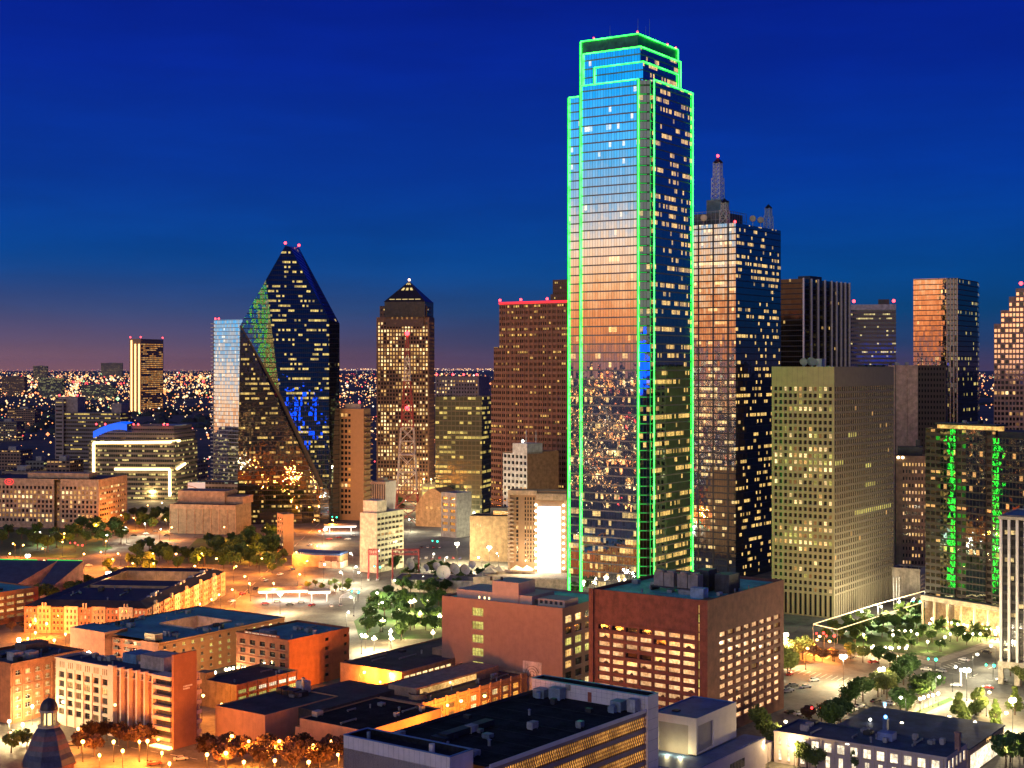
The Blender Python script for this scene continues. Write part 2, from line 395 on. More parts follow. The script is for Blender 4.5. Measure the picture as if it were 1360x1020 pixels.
# ================================================================== towers
NEON = mat('green argon tube', (.1, .5, .2), .3, 0, 0, emit=(.022, 1., .040), es=13.0)
NEONHALO = mat('green tube tray', (.02, .10, .04), .4, .2, 0, emit=(0, 1, .10), es=.42, sampled=False)  # green halo beside the tubes, glowing though it is no lamp
_n = NEON.node_tree; _g = G(_n); _p = [q for q in _n.nodes if q.type == 'BSDF_PRINCIPLED'][0]
_g.put(_p.inputs['Emission Strength'], _g.rng(_g.noise(_g.n('ShaderNodeTexCoord').outputs['Object'], .13, 3.0, .7), .35, .65, 7.0, 17.0))
def poly_walls(mb, pts, z0, z1, closed=True, m=0, z1s=None):
    """walls over a plan polygon, UVs running round it in metres"""
    uo = 0.0; n = len(pts)
    for i in range(n if closed else n - 1):
        p, q = pts[i], pts[(i + 1) % n]
        mb.wallq(p, q, z0, z1 if z1s is None else z1s[i], m, uo, None, None if z1s is None else z1s[(i + 1) % n]); uo += math.ceil(math.hypot(q[0] - p[0], q[1] - p[1]) / 60) * 60
def tube(mb, tr, p, q, r=.30, halo=.52):
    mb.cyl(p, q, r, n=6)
    ib = Vector((.75, .75, 0)); tr.cyl(Vector(p) + ib, Vector(q) + ib, halo, n=4)

# ---- the tall tower outlined in green
b = Bld('glass_skyscraper', 'tallest glass skyscraper, every edge outlined in glowing green tubes', 'skyscraper', 861, 690, 756, 919, ytop=105, a=33)
NB = 5.0; yl0 = NB; yl1 = b.ul(772); yw = b.ul(756, NB); xr1 = b.ur(919); xw = xr1 + NB
z_main = b.vl(NB, 105); z_side = b.vl(yw, 130, NB)
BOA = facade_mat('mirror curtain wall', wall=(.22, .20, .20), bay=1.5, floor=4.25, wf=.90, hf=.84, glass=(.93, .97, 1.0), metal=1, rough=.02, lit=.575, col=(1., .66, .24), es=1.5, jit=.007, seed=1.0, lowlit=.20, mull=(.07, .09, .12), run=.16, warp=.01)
BOA_DIM = facade_mat('mirror curtain wall dimmed side', wall=(.10, .10, .10), bay=1.5, floor=4.25, wf=.90, hf=.86, glass=(.22, .34, .36), metal=1, rough=.02, litband=.56, lit=.455, col=(1., .60, .18), es=1.5, jit=.007, seed=3.0, lowlit=.14, mull=(.05, .06, .07), run=.16, warp=.01)  # same glass as BOA, coloured darker for the dim reflection on this side
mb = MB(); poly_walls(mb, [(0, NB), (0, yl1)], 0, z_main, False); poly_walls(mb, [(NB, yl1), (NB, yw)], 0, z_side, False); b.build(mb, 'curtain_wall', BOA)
mb = MB(); poly_walls(mb, [(NB, 0), (xr1, 0)], 0, z_main, False, 0); b.build(mb, 'curtain_wall', BOA_DIM)
mb = MB(); poly_walls(mb, [(0, NB), (NB, NB), (NB, 0)], 0, z_main, False)
poly_walls(mb, [(xr1, 0), (xr1, NB), (xw, NB), (xw, yw), (NB, yw)], 0, z_side, False); poly_walls(mb, [(0, yl1), (NB, yl1)], 0, z_main, False)
b.build(mb, 'corner_wall', BOA_DIM)
mb = MB(); mb.poly([(0, NB, z_main), (NB, NB, z_main), (NB, 0, z_main), (xr1, 0, z_main), (xr1, NB, z_main), (xr1, yl1, z_main), (NB, yl1, z_main), (0, yl1, z_main)])
mb.poly([(NB, yl1, z_side), (xr1, yl1, z_side), (xr1, yw, z_side), (NB, yw, z_side)]); mb.poly([(xr1, NB, z_side), (xw, NB, z_side), (xw, yw, z_side), (xr1, yw, z_side)])
b.build(mb, 'roof', TAR)
# the chamfer behind the corner tubes faces the viewer
mb = MB(); mb.wallq((.6, NB - .1), (2.85, .7), 0, z_main - .5); mb.wallq((2.85, .7), (NB - .1, .9), 0, z_main - .5); b.build(mb, 'chamfer_wall', facade_mat('corner mirror', wall=(.03, .08, .04), bay=1.6, floor=4.25, wf=.9, hf=.8, glass=(.12, .16, .17), lit=.55, es=1.4, col=(1, .62, .2), jit=.02, seed=4, warp=.02))
NT, TR, GR = MB(), MB(), MB()
def outline(pts, r=.28):
    for p, q in zip(pts, pts[1:]): tube(NT, TR, p, q, r, r * 1.85)
E = .5
outline([(-E, NB, 0), (-E, NB, z_main), (-E, yl1, z_main), (-E, yl1, 0)])
outline([(NB, -E, 0), (NB, -E, z_main), (xr1, -E, z_main), (xr1, -E, 0)])
outline([(NB - E, yw, 0), (NB - E, yw, z_side), (NB - E, yl1 + 1, z_side)])
outline([(NB + 7, yw + E, 0), (NB + 7, yw + E, z_side), (xr1, yw + E, z_side), (xr1, yw + E, 0)], 1.2); outline([(xw + E, NB, 0), (xw + E, NB, z_side), (xw + E, yl1, z_side), (xw + E, yl1, 0)], 1.7)  # unseen back tubes, thickened to strengthen their green reflection in other towers
NT.cyl((NB - 1.0, NB - 1.6, 0), (NB - 1.0, NB - 1.6, z_main), .16, n=6)
for k in range(1, int(z_main / 4.25)):            # fine green rungs between the corner tubes
    GR.cyl((.5, NB - .5, k * 4.25), (3.2, .6, k * 4.25), .10, n=4); GR.cyl((3.2, .6, k * 4.25), (NB - .3, .5, k * 4.25), .10, n=4)
tiers = [(12.0, 45, 772, 899.5), (9.0, 62, 775, 903), (6.0, 82, 790, 900)]
for k, (ins, yt, pl, pr) in enumerate(tiers):
    zt = b.zy(ins, ins, yt); y1, x1 = b.ul(pl, ins), b.ur(pr, ins)
    mb = MB(); poly_walls(mb, [(ins, y1), (ins, ins)], z_main - 1, zt, False); b.build(mb, 'crown_wall', BOA if k else mat('crown louvres', (.03, .10, .08), .4, .4, .3))
    mb = MB(); poly_walls(mb, [(ins, ins), (x1, ins), (x1, y1), (ins, y1)], z_main - 1, zt, False); mb.poly([(ins, ins, zt), (x1, ins, zt), (x1, y1, zt), (ins, y1, zt)]); b.build(mb, 'crown_wall', BOA_DIM if k else mat('crown louvres', (.03, .10, .08)))
    outline([(ins - E, y1, z_main), (ins - E, y1, zt), (ins - E, ins - E, zt), (x1, ins - E, zt), (x1, ins - E, z_main)])
GR.cyl((3.2, .6, 0), (3.2, .6, z_main), .08, n=4); b.build(GR, 'corner_lattice', mat('green rung', (.03, .3, .08), .4, 0, 0, emit=(0, 1, .12), es=.9, sampled=False)); b.build(NT, 'argon_tube', NEON); b.build(TR, 'tube_halo', NEONHALO)
zt = b.zy(12, 12, 45)
for (x, y) in ((12.5, 12.5), (12.5, b.ul(788, 12)), (b.ur(888, 12), 12.5), (b.ur(899, 12), 12.6)): beacon(b, x, y, zt, .45, .8)
for (x, y, h) in ((14, 13, 5), (24, 14, 4), (30, 15, 7), (13, 28, 4)):
    mb = MB(); mb.cyl((x, y, zt), (x, y, zt + h * 1.6), .12, .05, 5); b.build(mb, 'mast', STEEL)

# ---- the tower with the spire behind it
b = Bld('glass_skyscraper', 'blue glass skyscraper topped by a lattice spire and dishes, behind the green outlined tower', 'skyscraper', 977, 850, 880, 1037, ytop=296, a=36)
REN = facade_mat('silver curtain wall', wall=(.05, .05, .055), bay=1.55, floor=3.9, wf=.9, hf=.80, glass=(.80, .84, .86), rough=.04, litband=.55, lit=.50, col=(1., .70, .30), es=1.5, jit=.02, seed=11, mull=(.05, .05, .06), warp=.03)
REN_DIM = facade_mat('silver curtain wall dimmed side', wall=(.012, .02, .03), bay=1.55, floor=3.9, wf=.94, hf=.86, glass=(.13, .20, .22), rough=.04, litband=.55, lit=.475, col=(1., .62, .20), es=1.6, jit=.012, seed=13, mull=(.012, .02, .03))  # copy of the silver glass, toned dark because this side mirrors darker sky
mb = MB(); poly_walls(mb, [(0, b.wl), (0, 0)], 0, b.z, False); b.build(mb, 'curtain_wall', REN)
mb = MB(); poly_walls(mb, [(0, 0), (b.wr, 0), (b.wr, b.wl), (0, b.wl)], 0, b.z, False); b.build(mb, 'curtain_wall', REN_DIM)
mb = MB()
for k in range(5):                                  # the slim dark piers and the great crossed braces showing through the west glass
    y = b.wl * (k + .5) / 5; mb.box(-.25, -.02, y - .45, y + .45, 0, b.z)
b.build(mb, 'pier', mat('pier dark', (.05, .05, .055), .4, .4, 0))
b.roof(TAR, DARKM, .6)
def lattice(mb, cx, cy, z0, z1, w0, w1, n, r=.18, m=0):
    for k in range(n):
        a, c = z0 + (z1 - z0) * k / n, z0 + (z1 - z0) * (k + 1) / n; wa, wc = w0 + (w1 - w0) * k / n, w0 + (w1 - w0) * (k + 1) / n
        A = [(cx + sx * wa, cy + sy * wa, a) for sx, sy in ((-1, -1), (1, -1), (1, 1), (-1, 1))]; C = [(cx + sx * wc, cy + sy * wc, c) for sx, sy in ((-1, -1), (1, -1), (1, 1), (-1, 1))]
        for i in range(4):
            j = (i + 1) % 4; mb.cyl(A[i], C[i], r * 1.5, n=5, m=m); mb.cyl(A[i], C[j], r, n=4, m=m); mb.cyl(A[j], C[i], r, n=4, m=m); mb.cyl(C[i], C[j], r, n=4, m=m)
SPIRE = mat('spire white steel', (.62, .66, .62), .45, .2, .1)
HATM = mat('spire dark cap', (.02, .02, .02), .5, .3, 0)
mx, my = b.wr * .28, b.wl * .42                      # base of the main spire, on the roof
def on_roof(px, dy): return dy
mb = MB(); mb.box(mx - 13, mx + 9, my - 12, my + 9, b.z - .5, b.z + 7); b.build(mb, 'machine_room', mat('roof plant grey', (.10, .11, .12), .6, .2, .3))
mb = MB(); mb.box(mx - 5, mx + 5, my - 5, my + 5, b.z + 7, b.z + 16); b.build(mb, 'spire_base', mat('spire base', (.14, .20, .21), .6, .1, .2))
mb = MB()
for k in range(9):
    t = -12 + 3 * k; mb.cyl((mx - 14, my + t, b.z - .6), (mx - 14, my + t, b.z + 8), .14, n=4); mb.cyl((mx + t, my - 13, b.z - .6), (mx + t, my - 13, b.z + 8), .14, n=4)
for zz in (3, 8): mb.cyl((mx - 14, my - 13, b.z + zz), (mx - 14, my + 12, b.z + zz), .16, n=4); mb.cyl((mx - 14, my - 13, b.z + zz), (mx + 12, my - 13, b.z + zz), .16, n=4)
b.build(mb, 'plant_screen', STEEL)
def spire(x, y, z0, zt, w, n, name):
    mb = MB(); zm = z0 + (zt - z0) * .55; lattice(mb, x, y, z0, zm, w, w * .92, n, .16); lattice(mb, x, y, zm, zt - w * 1.1, w * .72, w * .68, max(2, n - 1), .14)
    mb.cyl((x, y, zt - w * 1.15), (x, y, zt), w * 1.15, .05, 6, 1); o = b.build(mb, name, [SPIRE, HATM]); return o
zsp = b.zy(mx, my, 209); spire(mx, my, b.z + 14, zsp, 2.9, 5, 'spire')
beacon(b, mx, my, zsp - .3, .9, .5)
spire(2.5, 2.5 + 6, b.z - .5, b.zy(2, 8, 263), 2.2, 2, 'corner_spire'); spire(b.wr - 9, 4, b.z - .5, b.zy(b.wr - 9, 4, 271), 2.2, 2, 'corner_spire')
beacon(b, .8, .8, b.z - .6, .8, .8)
for (x, y) in ((-.6, b.wl * .42), (-.6, b.wl * .70), (b.wr * .35, -.5), (b.wr * .52, -.5)):
    mb = MB(); c = Vector((x, y, b.z + 4.2)); d = Vector((-1, -.6, 0)).normalized(); mb.cyl(c, c + d * .8, 2.0, 1.8, 12); mb.cyl((x, y, b.z - .6), (x, y, b.z + 4), .16, n=5); b.build(mb, 'dish', mat('dish cream', (.75, .58, .42), .6, 0, .1))

# ---- the faceted prism tower
def facet_tower():
    N_ = Vector((0.145, -1, 0)).normalized(); D0 = 1165.0
    root = thing('prism_tower', 'dark faceted prism tower with sharply sloping roof and green and blue reflections', 'skyscraper', at(395, HY, D0) - Vector((0, 0, H)))
    O = root.location.copy()
    # plane U: leans back 2.1 degrees, facing the viewer; pixel points are cast on to it
    nU = Vector((.150, -1, .036)).normalized(); pU = at(430, 640, D0)
    def on(n, p, px, py):
        d = Vector(((px - 680) / F, 1, (HY - py) / F)); t = n.dot(p - Vector((0, 0, H))) / n.dot(d); return Vector((0, 0, H)) + d * t
    top1, top2 = on(nU, pU, 379, 326), on(nU, pU, 385, 328)
    g = on(nU, pU, 437, 424); b0 = on(nU, pU, 437, 652); b1 = on(nU, pU, 425, 646)
    q = on(nU, pU, 372, 528); p = on(nU, pU, 353, 372)
    nG = Vector((.325, -.95, .012)).normalized(); a1 = on(nG, q, 319, 432); p2 = on(nG, q, 353, 372)
    R_ = Vector((.75, .66, 0))
    f = Vector((g.x, g.y, 0)) + R_ * 11; k = at(451, 430, f.y); f = Vector((k.x, k.y, k.z)); apex_b = top2 + Vector((9, 30, -2)); k = at(397, 329, apex_b.y); apex_b = k
    fl = lambda v: Vector((v.x, v.y, 0))
    deep = Vector((-.155, 1, 0)) * 50
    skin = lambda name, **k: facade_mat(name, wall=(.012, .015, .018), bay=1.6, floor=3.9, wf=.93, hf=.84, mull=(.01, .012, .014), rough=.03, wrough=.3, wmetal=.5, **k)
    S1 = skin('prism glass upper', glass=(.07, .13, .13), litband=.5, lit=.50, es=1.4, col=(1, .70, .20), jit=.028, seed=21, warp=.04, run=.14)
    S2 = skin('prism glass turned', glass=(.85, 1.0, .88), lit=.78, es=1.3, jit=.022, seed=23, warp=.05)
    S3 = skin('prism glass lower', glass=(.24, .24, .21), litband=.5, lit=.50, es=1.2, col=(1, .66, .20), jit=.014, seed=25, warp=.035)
    S4 = skin('prism glass dimmed', glass=(.16, .22, .30), lit=.66, es=1.3, jit=.01, seed=27)
    def face(name, pts, m):
        mb = MB(); pts = [v - O for v in pts]; a = pts[0]; n = (pts[1] - a).cross(pts[2] - a).normalized()
        h = Vector((0, 0, 1)).cross(n); h = h.normalized() if h.length > 1e-4 else Vector((1, 0, 0)); v_ = n.cross(h)
        if v_.z < 0: v_ = -v_; h = -h
        mb.poly(pts, [(x.dot(h) + 300, x.dot(v_) + 20) for x in pts]); mb.build(name, m, root)
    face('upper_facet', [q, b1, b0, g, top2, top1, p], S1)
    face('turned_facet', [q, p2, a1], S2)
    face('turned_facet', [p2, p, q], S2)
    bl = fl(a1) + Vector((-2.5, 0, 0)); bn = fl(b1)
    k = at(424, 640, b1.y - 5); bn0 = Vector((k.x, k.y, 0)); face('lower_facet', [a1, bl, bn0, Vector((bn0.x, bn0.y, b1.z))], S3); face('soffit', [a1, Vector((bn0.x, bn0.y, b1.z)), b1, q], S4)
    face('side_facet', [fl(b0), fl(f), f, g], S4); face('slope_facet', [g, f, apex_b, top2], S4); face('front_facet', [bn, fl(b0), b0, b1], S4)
    B = [fl(f) + deep, bl + deep]
    face('back_facet', [fl(f), B[0], B[0] + Vector((0, 0, f.z)), f], S4); face('back_facet', [B[0], B[1], B[1] + Vector((0, 0, a1.z)), B[0] + Vector((0, 0, f.z))], S4)
    face('back_facet', [B[1], bl, a1, B[1] + Vector((0, 0, a1.z))], S4); face('back_facet', [f, B[0] + Vector((0, 0, f.z)), apex_b], S4)
    face('back_facet', [B[0] + Vector((0, 0, f.z)), B[1] + Vector((0, 0, a1.z)), top1, apex_b], S4); face('back_facet', [a1, top1, B[1] + Vector((0, 0, a1.z))], S4)
    face('back_facet', [p2, top1, a1], S4); face('crest', [top1, top2, apex_b], S4)
    # the dark recessed seam along the fold
    mb = MB(); tw = Vector((0, -1.2, 0)); D_ = mat('prism seam', (.006, .008, .008), .5, 0, 0)
    A = [a1 - O + tw * .3, q - O + tw, b1 - O + tw]; wd = [Vector((.5, 0, .6)), Vector((1.6, 0, .8)), Vector((3.0, 0, 1.2))]
    for i in range(2): mb.poly([A[i] - wd[i], A[i + 1] - wd[i + 1], A[i + 1] + wd[i + 1], A[i] + wd[i]])
    mb.build('seam', D_, root)
    for v in (top1, apex_b):
        mb = MB(); c = v - O; mb.cyl(c, c + Vector((0, 0, 1.4)), .2, n=5); mb.ball(c + Vector((0, 0, 2)), 1.1, 8, 5, 1); mb.build('beacon', [DARKM, REDLAMP], root)
    # tinted lobby and low entrance wing
    mb = MB(); mb.box(-46, 14, -7, -1, 0, 14); mb.build('entrance_wing', facade_mat('prism wing', wall=(.02, .02, .02), bay=2, floor=4.5, wf=.9, hf=.8, glass=(.1, .12, .12), lit=.60, es=1.2, seed=28), root)
facet_tower()

# ---- slim residential tower mirroring the afterglow
b = Bld('residential_tower', 'slim pale blue glass tower mirroring the sky, left of the dark prism tower', 'tower', 322, 1400, 284, 330, ytop=424, a=35)
mb = MB(); poly_walls(mb, [(0, b.wl), (0, 0), (b.wr, 0), (b.wr, b.wl)], 0, b.z)
b.build(mb, 'curtain_wall', facade_mat('pale mirror wall', wall=(.55, .55, .57), bay=2.2, floor=3.7, wf=.9, hf=.84, glass=(.92, .98, 1.0), rough=.05, tilt=.072, lit=.62, col=(1., .74, .42), es=1.1, jit=.03, seed=31, mull=(.35, .4, .5), run=.6))
mb = MB()
for k in range(int(b.z / 3.7)): mb.box(-1.2, 3.0, b.wl, b.wl + 3.2, k * 3.7, k * 3.7 + 1.1)
b.build(mb, 'balcony', mat('balcony white', (.6, .58, .56)))
mb = MB(); mb.box(1, 2.4, b.wl, b.wl + 2, 0, b.z - 8); b.build(mb, 'wall', mat('balcony wall', (.3, .3, .32)))
b.roof(TAR, WHITEM, .5)
for y in (b.wl - 1, b.wl * .85): beacon(b, 1, y, b.z, .9, .5)

# ---- distant tower with bright strips
b = Bld('distant_tower', 'distant brown tower with bright golden vertical strips, left on the horizon', 'tower', 187, 4000, 172, 217, ytop=450, a=20)
mb = MB(); o = b.grid(mb, 'R', 3, b.wr - 3, 8, b.z - 12, 16, 34, .62, .5, .6); b.plain(mb, 'R', 0, 3, 0, b.z); b.plain(mb, 'R', b.wr - 3, b.wr, 0, b.z); b.plain(mb, 'R', 3, b.wr - 3, 0, 8); b.plain(mb, 'R', 3, b.wr - 3, b.z - 12, b.z)
b.plain(mb, 'L', 0, b.wl, 0, b.z); b.back(mb, 0, b.z); b.build(mb, 'wall', mat('distant brown stone', (.60, .30, .15)))
b.win(o, runs(.8, [('amber', .5), ('warm', .5)], 41, .5), False); b.finish()
for k, t in enumerate((.08, .42, .76)):
    mb = MB(); mb.box(-1.5, -.1, b.wl * t, b.wl * (t + .11), 0, b.z - (4 if k == 2 else 14)); b.build(mb, 'light_strip', mat('tower strip light', (.8, .5, .2), .5, 0, 0, emit=(1, .66, .24), es=2.6, sampled=False))
b.roof(TAR, TAR, 1)
for (x, y) in ((1, 1), (1, b.wl - 2), (b.wr - 2, 1)): beacon(b, x, y, b.z, 2.2, 3)

# ---- the pyramid topped tower
b = Bld('pyramid_tower', 'brown granite tower with a stepped crown and a dark pyramid roof', 'skyscraper', 570, 1350, 500, 577, ytop=421, a=9)
GRAN = mat('brown granite', (.25, .125, .075)); zc = b.z
mb = MB(); o = b.grid(mb, 'L', 1, b.wl - 1, 6, zc - 4, 17, 46, .58, .62, .5); b.plain(mb, 'L', 0, 1, 0, zc); b.plain(mb, 'L', b.wl - 1, b.wl, 0, zc); b.plain(mb, 'L', 1, b.wl - 1, zc - 4, zc); b.plain(mb, 'L', 1, b.wl - 1, 0, 6)
o2 = b.grid(mb, 'R', .8, b.wr - .8, 6, zc - 4, 10, 46, .5, .62, .5); b.plain(mb, 'R', 0, .8, 0, zc); b.plain(mb, 'R', b.wr - .8, b.wr, 0, zc); b.plain(mb, 'R', .8, b.wr - .8, zc - 4, zc); b.plain(mb, 'R', .8, b.wr - .8, 0, 6); b.back(mb, 0, zc)
mb.poly([(0, 0, zc), (b.wr, 0, zc), (b.wr, b.wl, zc), (0, b.wl, zc)]); b.build(mb, 'wall', GRAN)
pk = runs(.62, [('warm', .5), ('bright', .35), ('dim', .15)], 43, .35); b.win(o, pk, False); b.win(o2, pk, False); b.finish()
mb = MB(); ya, yb = b.ul(574), b.ul(505); zs = b.zy(0, 20, 406); mb.box(2.5, b.wr - 2.5, 2.5, b.wl - 2.5, zc, zs); b.build(mb, 'crown_setback', facade_mat('crown windows', wall=(.17, .08, .05), bay=3, floor=4, wf=.5, hf=.5, glass=(.05, .05, .05), metal=0, lit=.50, seed=44))
y0, y1 = b.ul(563), b.ul(513); ym = (y0 + y1) / 2; rr = (y1 - y0) / 2; zb = zc - 9
mb = MB(); A = [(-1.6, y0, zb)] + [(-1.6, ym - rr * math.cos(t), zc + rr * .62 * math.sin(t)) for t in [math.pi * i / 14 for i in range(15)]] + [(-1.6, y1, zb)]
mb.poly(A); K_ = [(p[0] + 16, p[1], p[2]) for p in A]
for i in range(len(A) - 1): mb.poly([A[i], A[i + 1], K_[i + 1], K_[i]])
b.build(mb, 'barrel_gable', mat('gable granite', (.15, .075, .05), .6, 0, .1))
mb = MB()
for j in range(3):
    for i in range(6 - j):
        y = ym + (i - (5 - j) / 2) * rr * .26; z_ = zc - 2 + j * 4.2; mb.box(-1.75, -1.6, y - .8, y + .8, z_, z_ + 2.2)
b.build(mb, 'gable_window', PANE['dim'])
za = b.zy(b.wr / 2, ym, 373); zp = b.zy(2, ym, 401); q0, q1 = b.ul(566), b.ul(511); xm = b.wr / 2; hw = (q1 - q0) / 2; xm = max(xm, hw * .8)
mb = MB(); base = [(xm - hw, q0, zp), (xm + hw, q0, zp), (xm + hw, q1, zp), (xm - hw, q1, zp)]; ap = (xm, (q0 + q1) / 2, za)
for i in range(4): mb.poly([base[i], base[(i + 1) % 4], ap])
mb.box(xm - hw + .6, xm + hw - .6, q0 + .6, q1 - .6, zc, zp)
b.build(mb, 'pyramid_roof', mat('copper dark roof', (.05, .035, .03), .35, .4, .2))
mb = MB(); L_ = lambda f, w: (xm - hw * (1 - f) - .35, (q0 + q1) / 2 + w * hw * (1 - f), zp + (za - zp) * f)
for (f, h) in ((.10, .03), (.55, .12), (.82, .09)):
    for w in ([-.7, -.35, 0, .35, .7] if f < .3 else [-.5, 0, .5]):
        mb.poly([L_(f, w - .14), L_(f, w + .14), L_(f + h, w + .14), L_(f + h, w - .14)])
b.build(mb, 'roof_light', mat('roof light glow', (.6, .5, .2), .5, 0, 0, emit=(1, .75, .25), es=.9, sampled=False))
mb = MB(); mb.cyl(ap, (ap[0], ap[1], za + 5), .5, .1, 6); mb.ball((ap[0], ap[1], za + 1.2), 1.3, 8, 5, 1); b.build(mb, 'finial', [DARKM, mat('finial lamp', (.6, .4, .3), emit=(1, .6, .45), es=4, sampled=False)])

# ---- office blocks between the prism tower and the green tower
b = Bld('office_block', 'olive glass office block with gridded lit floors, right of the pyramid tower', 'office building', 640, 1150, 578, 660, ytop=527, a=16)
mb = MB(); poly_walls(mb, [(0, b.wl), (0, 0), (b.wr, 0), (b.wr, b.wl)], 0, b.z)
b.build(mb, 'curtain_wall', facade_mat('olive grid wall', wall=(.12, .11, .055), bay=3.4, floor=3.9, wf=.86, hf=.74, glass=(.08, .09, .05), metal=.4, rough=.15, lit=.45, col=(1, .74, .20), es=1.1, jit=.02, seed=51, run=.3)); b.roof(TAR, TAN)
b = Bld('office_block', 'pinkish office block with red beacons behind the olive glass block', 'office building', 636, 1500, 578, 650, ytop=500, a=14)
mb = MB(); o = b.grid(mb, 'L', 1, b.wl - 1, b.z - 22, b.z - 3, 15, 5, .5, .5, .4); b.plain(mb, 'L', 0, b.wl, 0, b.z - 22); b.plain(mb, 'L', 0, 1, b.z - 22, b.z); b.plain(mb, 'L', b.wl - 1, b.wl, b.z - 22, b.z); b.plain(mb, 'L', 1, b.wl - 1, b.z - 3, b.z); b.plain(mb, 'R', 0, b.wr, 0, b.z); b.back(mb, 0, b.z); b.build(mb, 'wall', mat('pink stone', (.36, .25, .24)))
b.win(o, runs(.35, WARM, 52), False); b.finish(); b.roof(TAR, TAN)
for t in (.05, .35, .6, .97): beacon(b, 1, b.wl * t, b.z, 1.2, 1)
b = Bld('brown_tower', 'broad brown tower with a glowing red roof edge, left of the green outlined tower', 'skyscraper', 800, 950, 663, 830, ytop=397, a=35)
BRT = facade_mat('brown ribbon wall', wall=(.20, .095, .06), bay=1.7, floor=3.9, wf=.74, hf=.52, glass=(.05, .035, .03), metal=.7, rough=.12, lit=.51, col=(1, .60, .16), es=1.25, jit=.05, seed=55, run=.3)
mb = MB(); poly_walls(mb, [(0, b.wl), (0, 0), (b.wr, 0), (b.wr, b.wl)], 0, b.z); b.build(mb, 'curtain_wall', BRT)
mb = MB()
for i in range(22): mb.box(-.35, 0, b.wl * (i + .46) / 22 - .3, b.wl * (i + .46) / 22 + .3, 0, b.z)
b.build(mb, 'pier', mat('brown pier', (.22, .105, .065)))
mb = MB(); mb.box(2, 18, b.wl, b.wl + 6, 0, b.zy(0, b.wl, 461)); mb.box(3, 14, b.wl + 6, b.wl + 9, 0, b.zy(0, b.wl, 505)); b.build(mb, 'side_wing', BRT)
b.roof(TAR, BROWNBRICK, .6)
mb = MB(); mb.box(-.5, -.05, -.2, b.wl, b.z - 1.6, b.z - .1); b.build(mb, 'edge_light', mat('red edge light', (.5, .02, .02), .4, 0, 0, emit=(1, .025, .04), es=1.6, sampled=False))
for t in (1.0, .79, .53): beacon(b, .2, b.wl * t - .5, b.z, .9, .5)
b = Bld('dark_tower', 'dark tower top rising behind the brown red edged tower', 'skyscraper', 775, 1100, 731, 790, ytop=370, a=35)
mb = MB(); poly_walls(mb, [(0, b.wl), (0, 0), (b.wr, 0), (b.wr, b.wl)], 0, b.z - 11); mb.box(1, b.wr - 1, 1, b.wl - 1.5, b.z - 11, b.z); b.build(mb, 'curtain_wall', facade_mat('dark brown wall', wall=(.10, .05, .035), bay=1.6, floor=3.9, wf=.6, hf=.5, glass=(.03, .03, .03), metal=.3, lit=.55, col=(1, .7, .2), seed=57))

# ---- towers right of the green one
b = Bld('striped_tower', 'black tower with thin white vertical ribs behind the cream gridded tower', 'skyscraper', 1066, 1080, 1030, 1128, ytop=370, a=38)
mb = MB(); poly_walls(mb, [(0, b.wl), (0, 0), (b.wr, 0), (b.wr, b.wl)], 0, b.z); b.build(mb, 'curtain_wall', facade_mat('black wall', wall=(.010, .008, .010), bay=1.6, floor=3.9, wf=.94, hf=.8, glass=(.06, .055, .06), rough=.08, lit=.70, col=(1, .6, .2), es=1.2, jit=.01, seed=61))
mb = MB()
for px in (1066.5, 1077, 1086, 1095, 1104, 1110.5, 1116.5, 1122, 1127.5):
    x = b.ur(px); mb.box(x - .55, x + .55, -1.2, 0, 0, b.z + .5)
b.build(mb, 'rib', mat('marble rib', (.78, .70, .66), .5, 0, .05)); b.roof(TAR, DARKM, .5)
mb = MB(); mb.box(b.wr * .3, b.wr * .55, 6, 16, b.z, b.z + 3.5); b.build(mb, 'machine_room', DARKM)
b = Bld('ribbon_tower', 'grey tower of lit ribbon floors with two red beacons, right of the black ribbed tower', 'skyscraper', 1190, 1350, 1120, 1191, ytop=404, a=14, wr=30)
mb = MB(); poly_walls(mb, [(0, b.wl), (0, 0), (b.wr, 0), (b.wr, b.wl)], 0, b.z - 5); b.build(mb, 'curtain_wall', facade_mat('grey ribbon wall', wall=(.16, .11, .11), bay=1.7, floor=3.9, wf=.9, hf=.5, glass=(.03, .035, .05), metal=.3, rough=.1, lit=.545, col=(1, .8, .35), es=1.3, seed=63, run=.25))
mb = MB(); mb.box(0, b.wr, 0, b.wl, b.z - 5, b.z); b.build(mb, 'cornice', mat('pale cornice', (.45, .38, .40)))
for y in (2, b.ul(1134)): beacon(b, 1, y, b.z, 1.5, 2)
mb = MB(); mb.box(8, 16, 6, 16, b.z, b.z + 5); b.build(mb, 'machine_room', DARKM)
# mirror tower with the copper reflection: chamfered near corner
D0 = 1090
b = Bld('mirror_tower', 'copper coloured mirror tower with a ribbed middle strip', 'skyscraper', 1270, D0, 1213, 1309, ytop=369, a=33)
c0 = b.ul(1257); c1 = c0 * .33
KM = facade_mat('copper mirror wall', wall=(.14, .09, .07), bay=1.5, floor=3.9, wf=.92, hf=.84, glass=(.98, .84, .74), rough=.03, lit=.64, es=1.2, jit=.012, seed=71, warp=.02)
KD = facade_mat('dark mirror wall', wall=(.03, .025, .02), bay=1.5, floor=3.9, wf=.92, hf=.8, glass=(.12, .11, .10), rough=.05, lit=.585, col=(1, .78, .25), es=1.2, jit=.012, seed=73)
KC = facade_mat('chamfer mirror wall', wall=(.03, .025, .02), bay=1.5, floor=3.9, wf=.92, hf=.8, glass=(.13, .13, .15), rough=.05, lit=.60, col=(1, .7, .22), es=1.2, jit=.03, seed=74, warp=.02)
yL = b.wl; 
mb = MB(); poly_walls(mb, [(0, yL), (0, c0)], 0, b.z, False); b.build(mb, 'curtain_wall', KM)
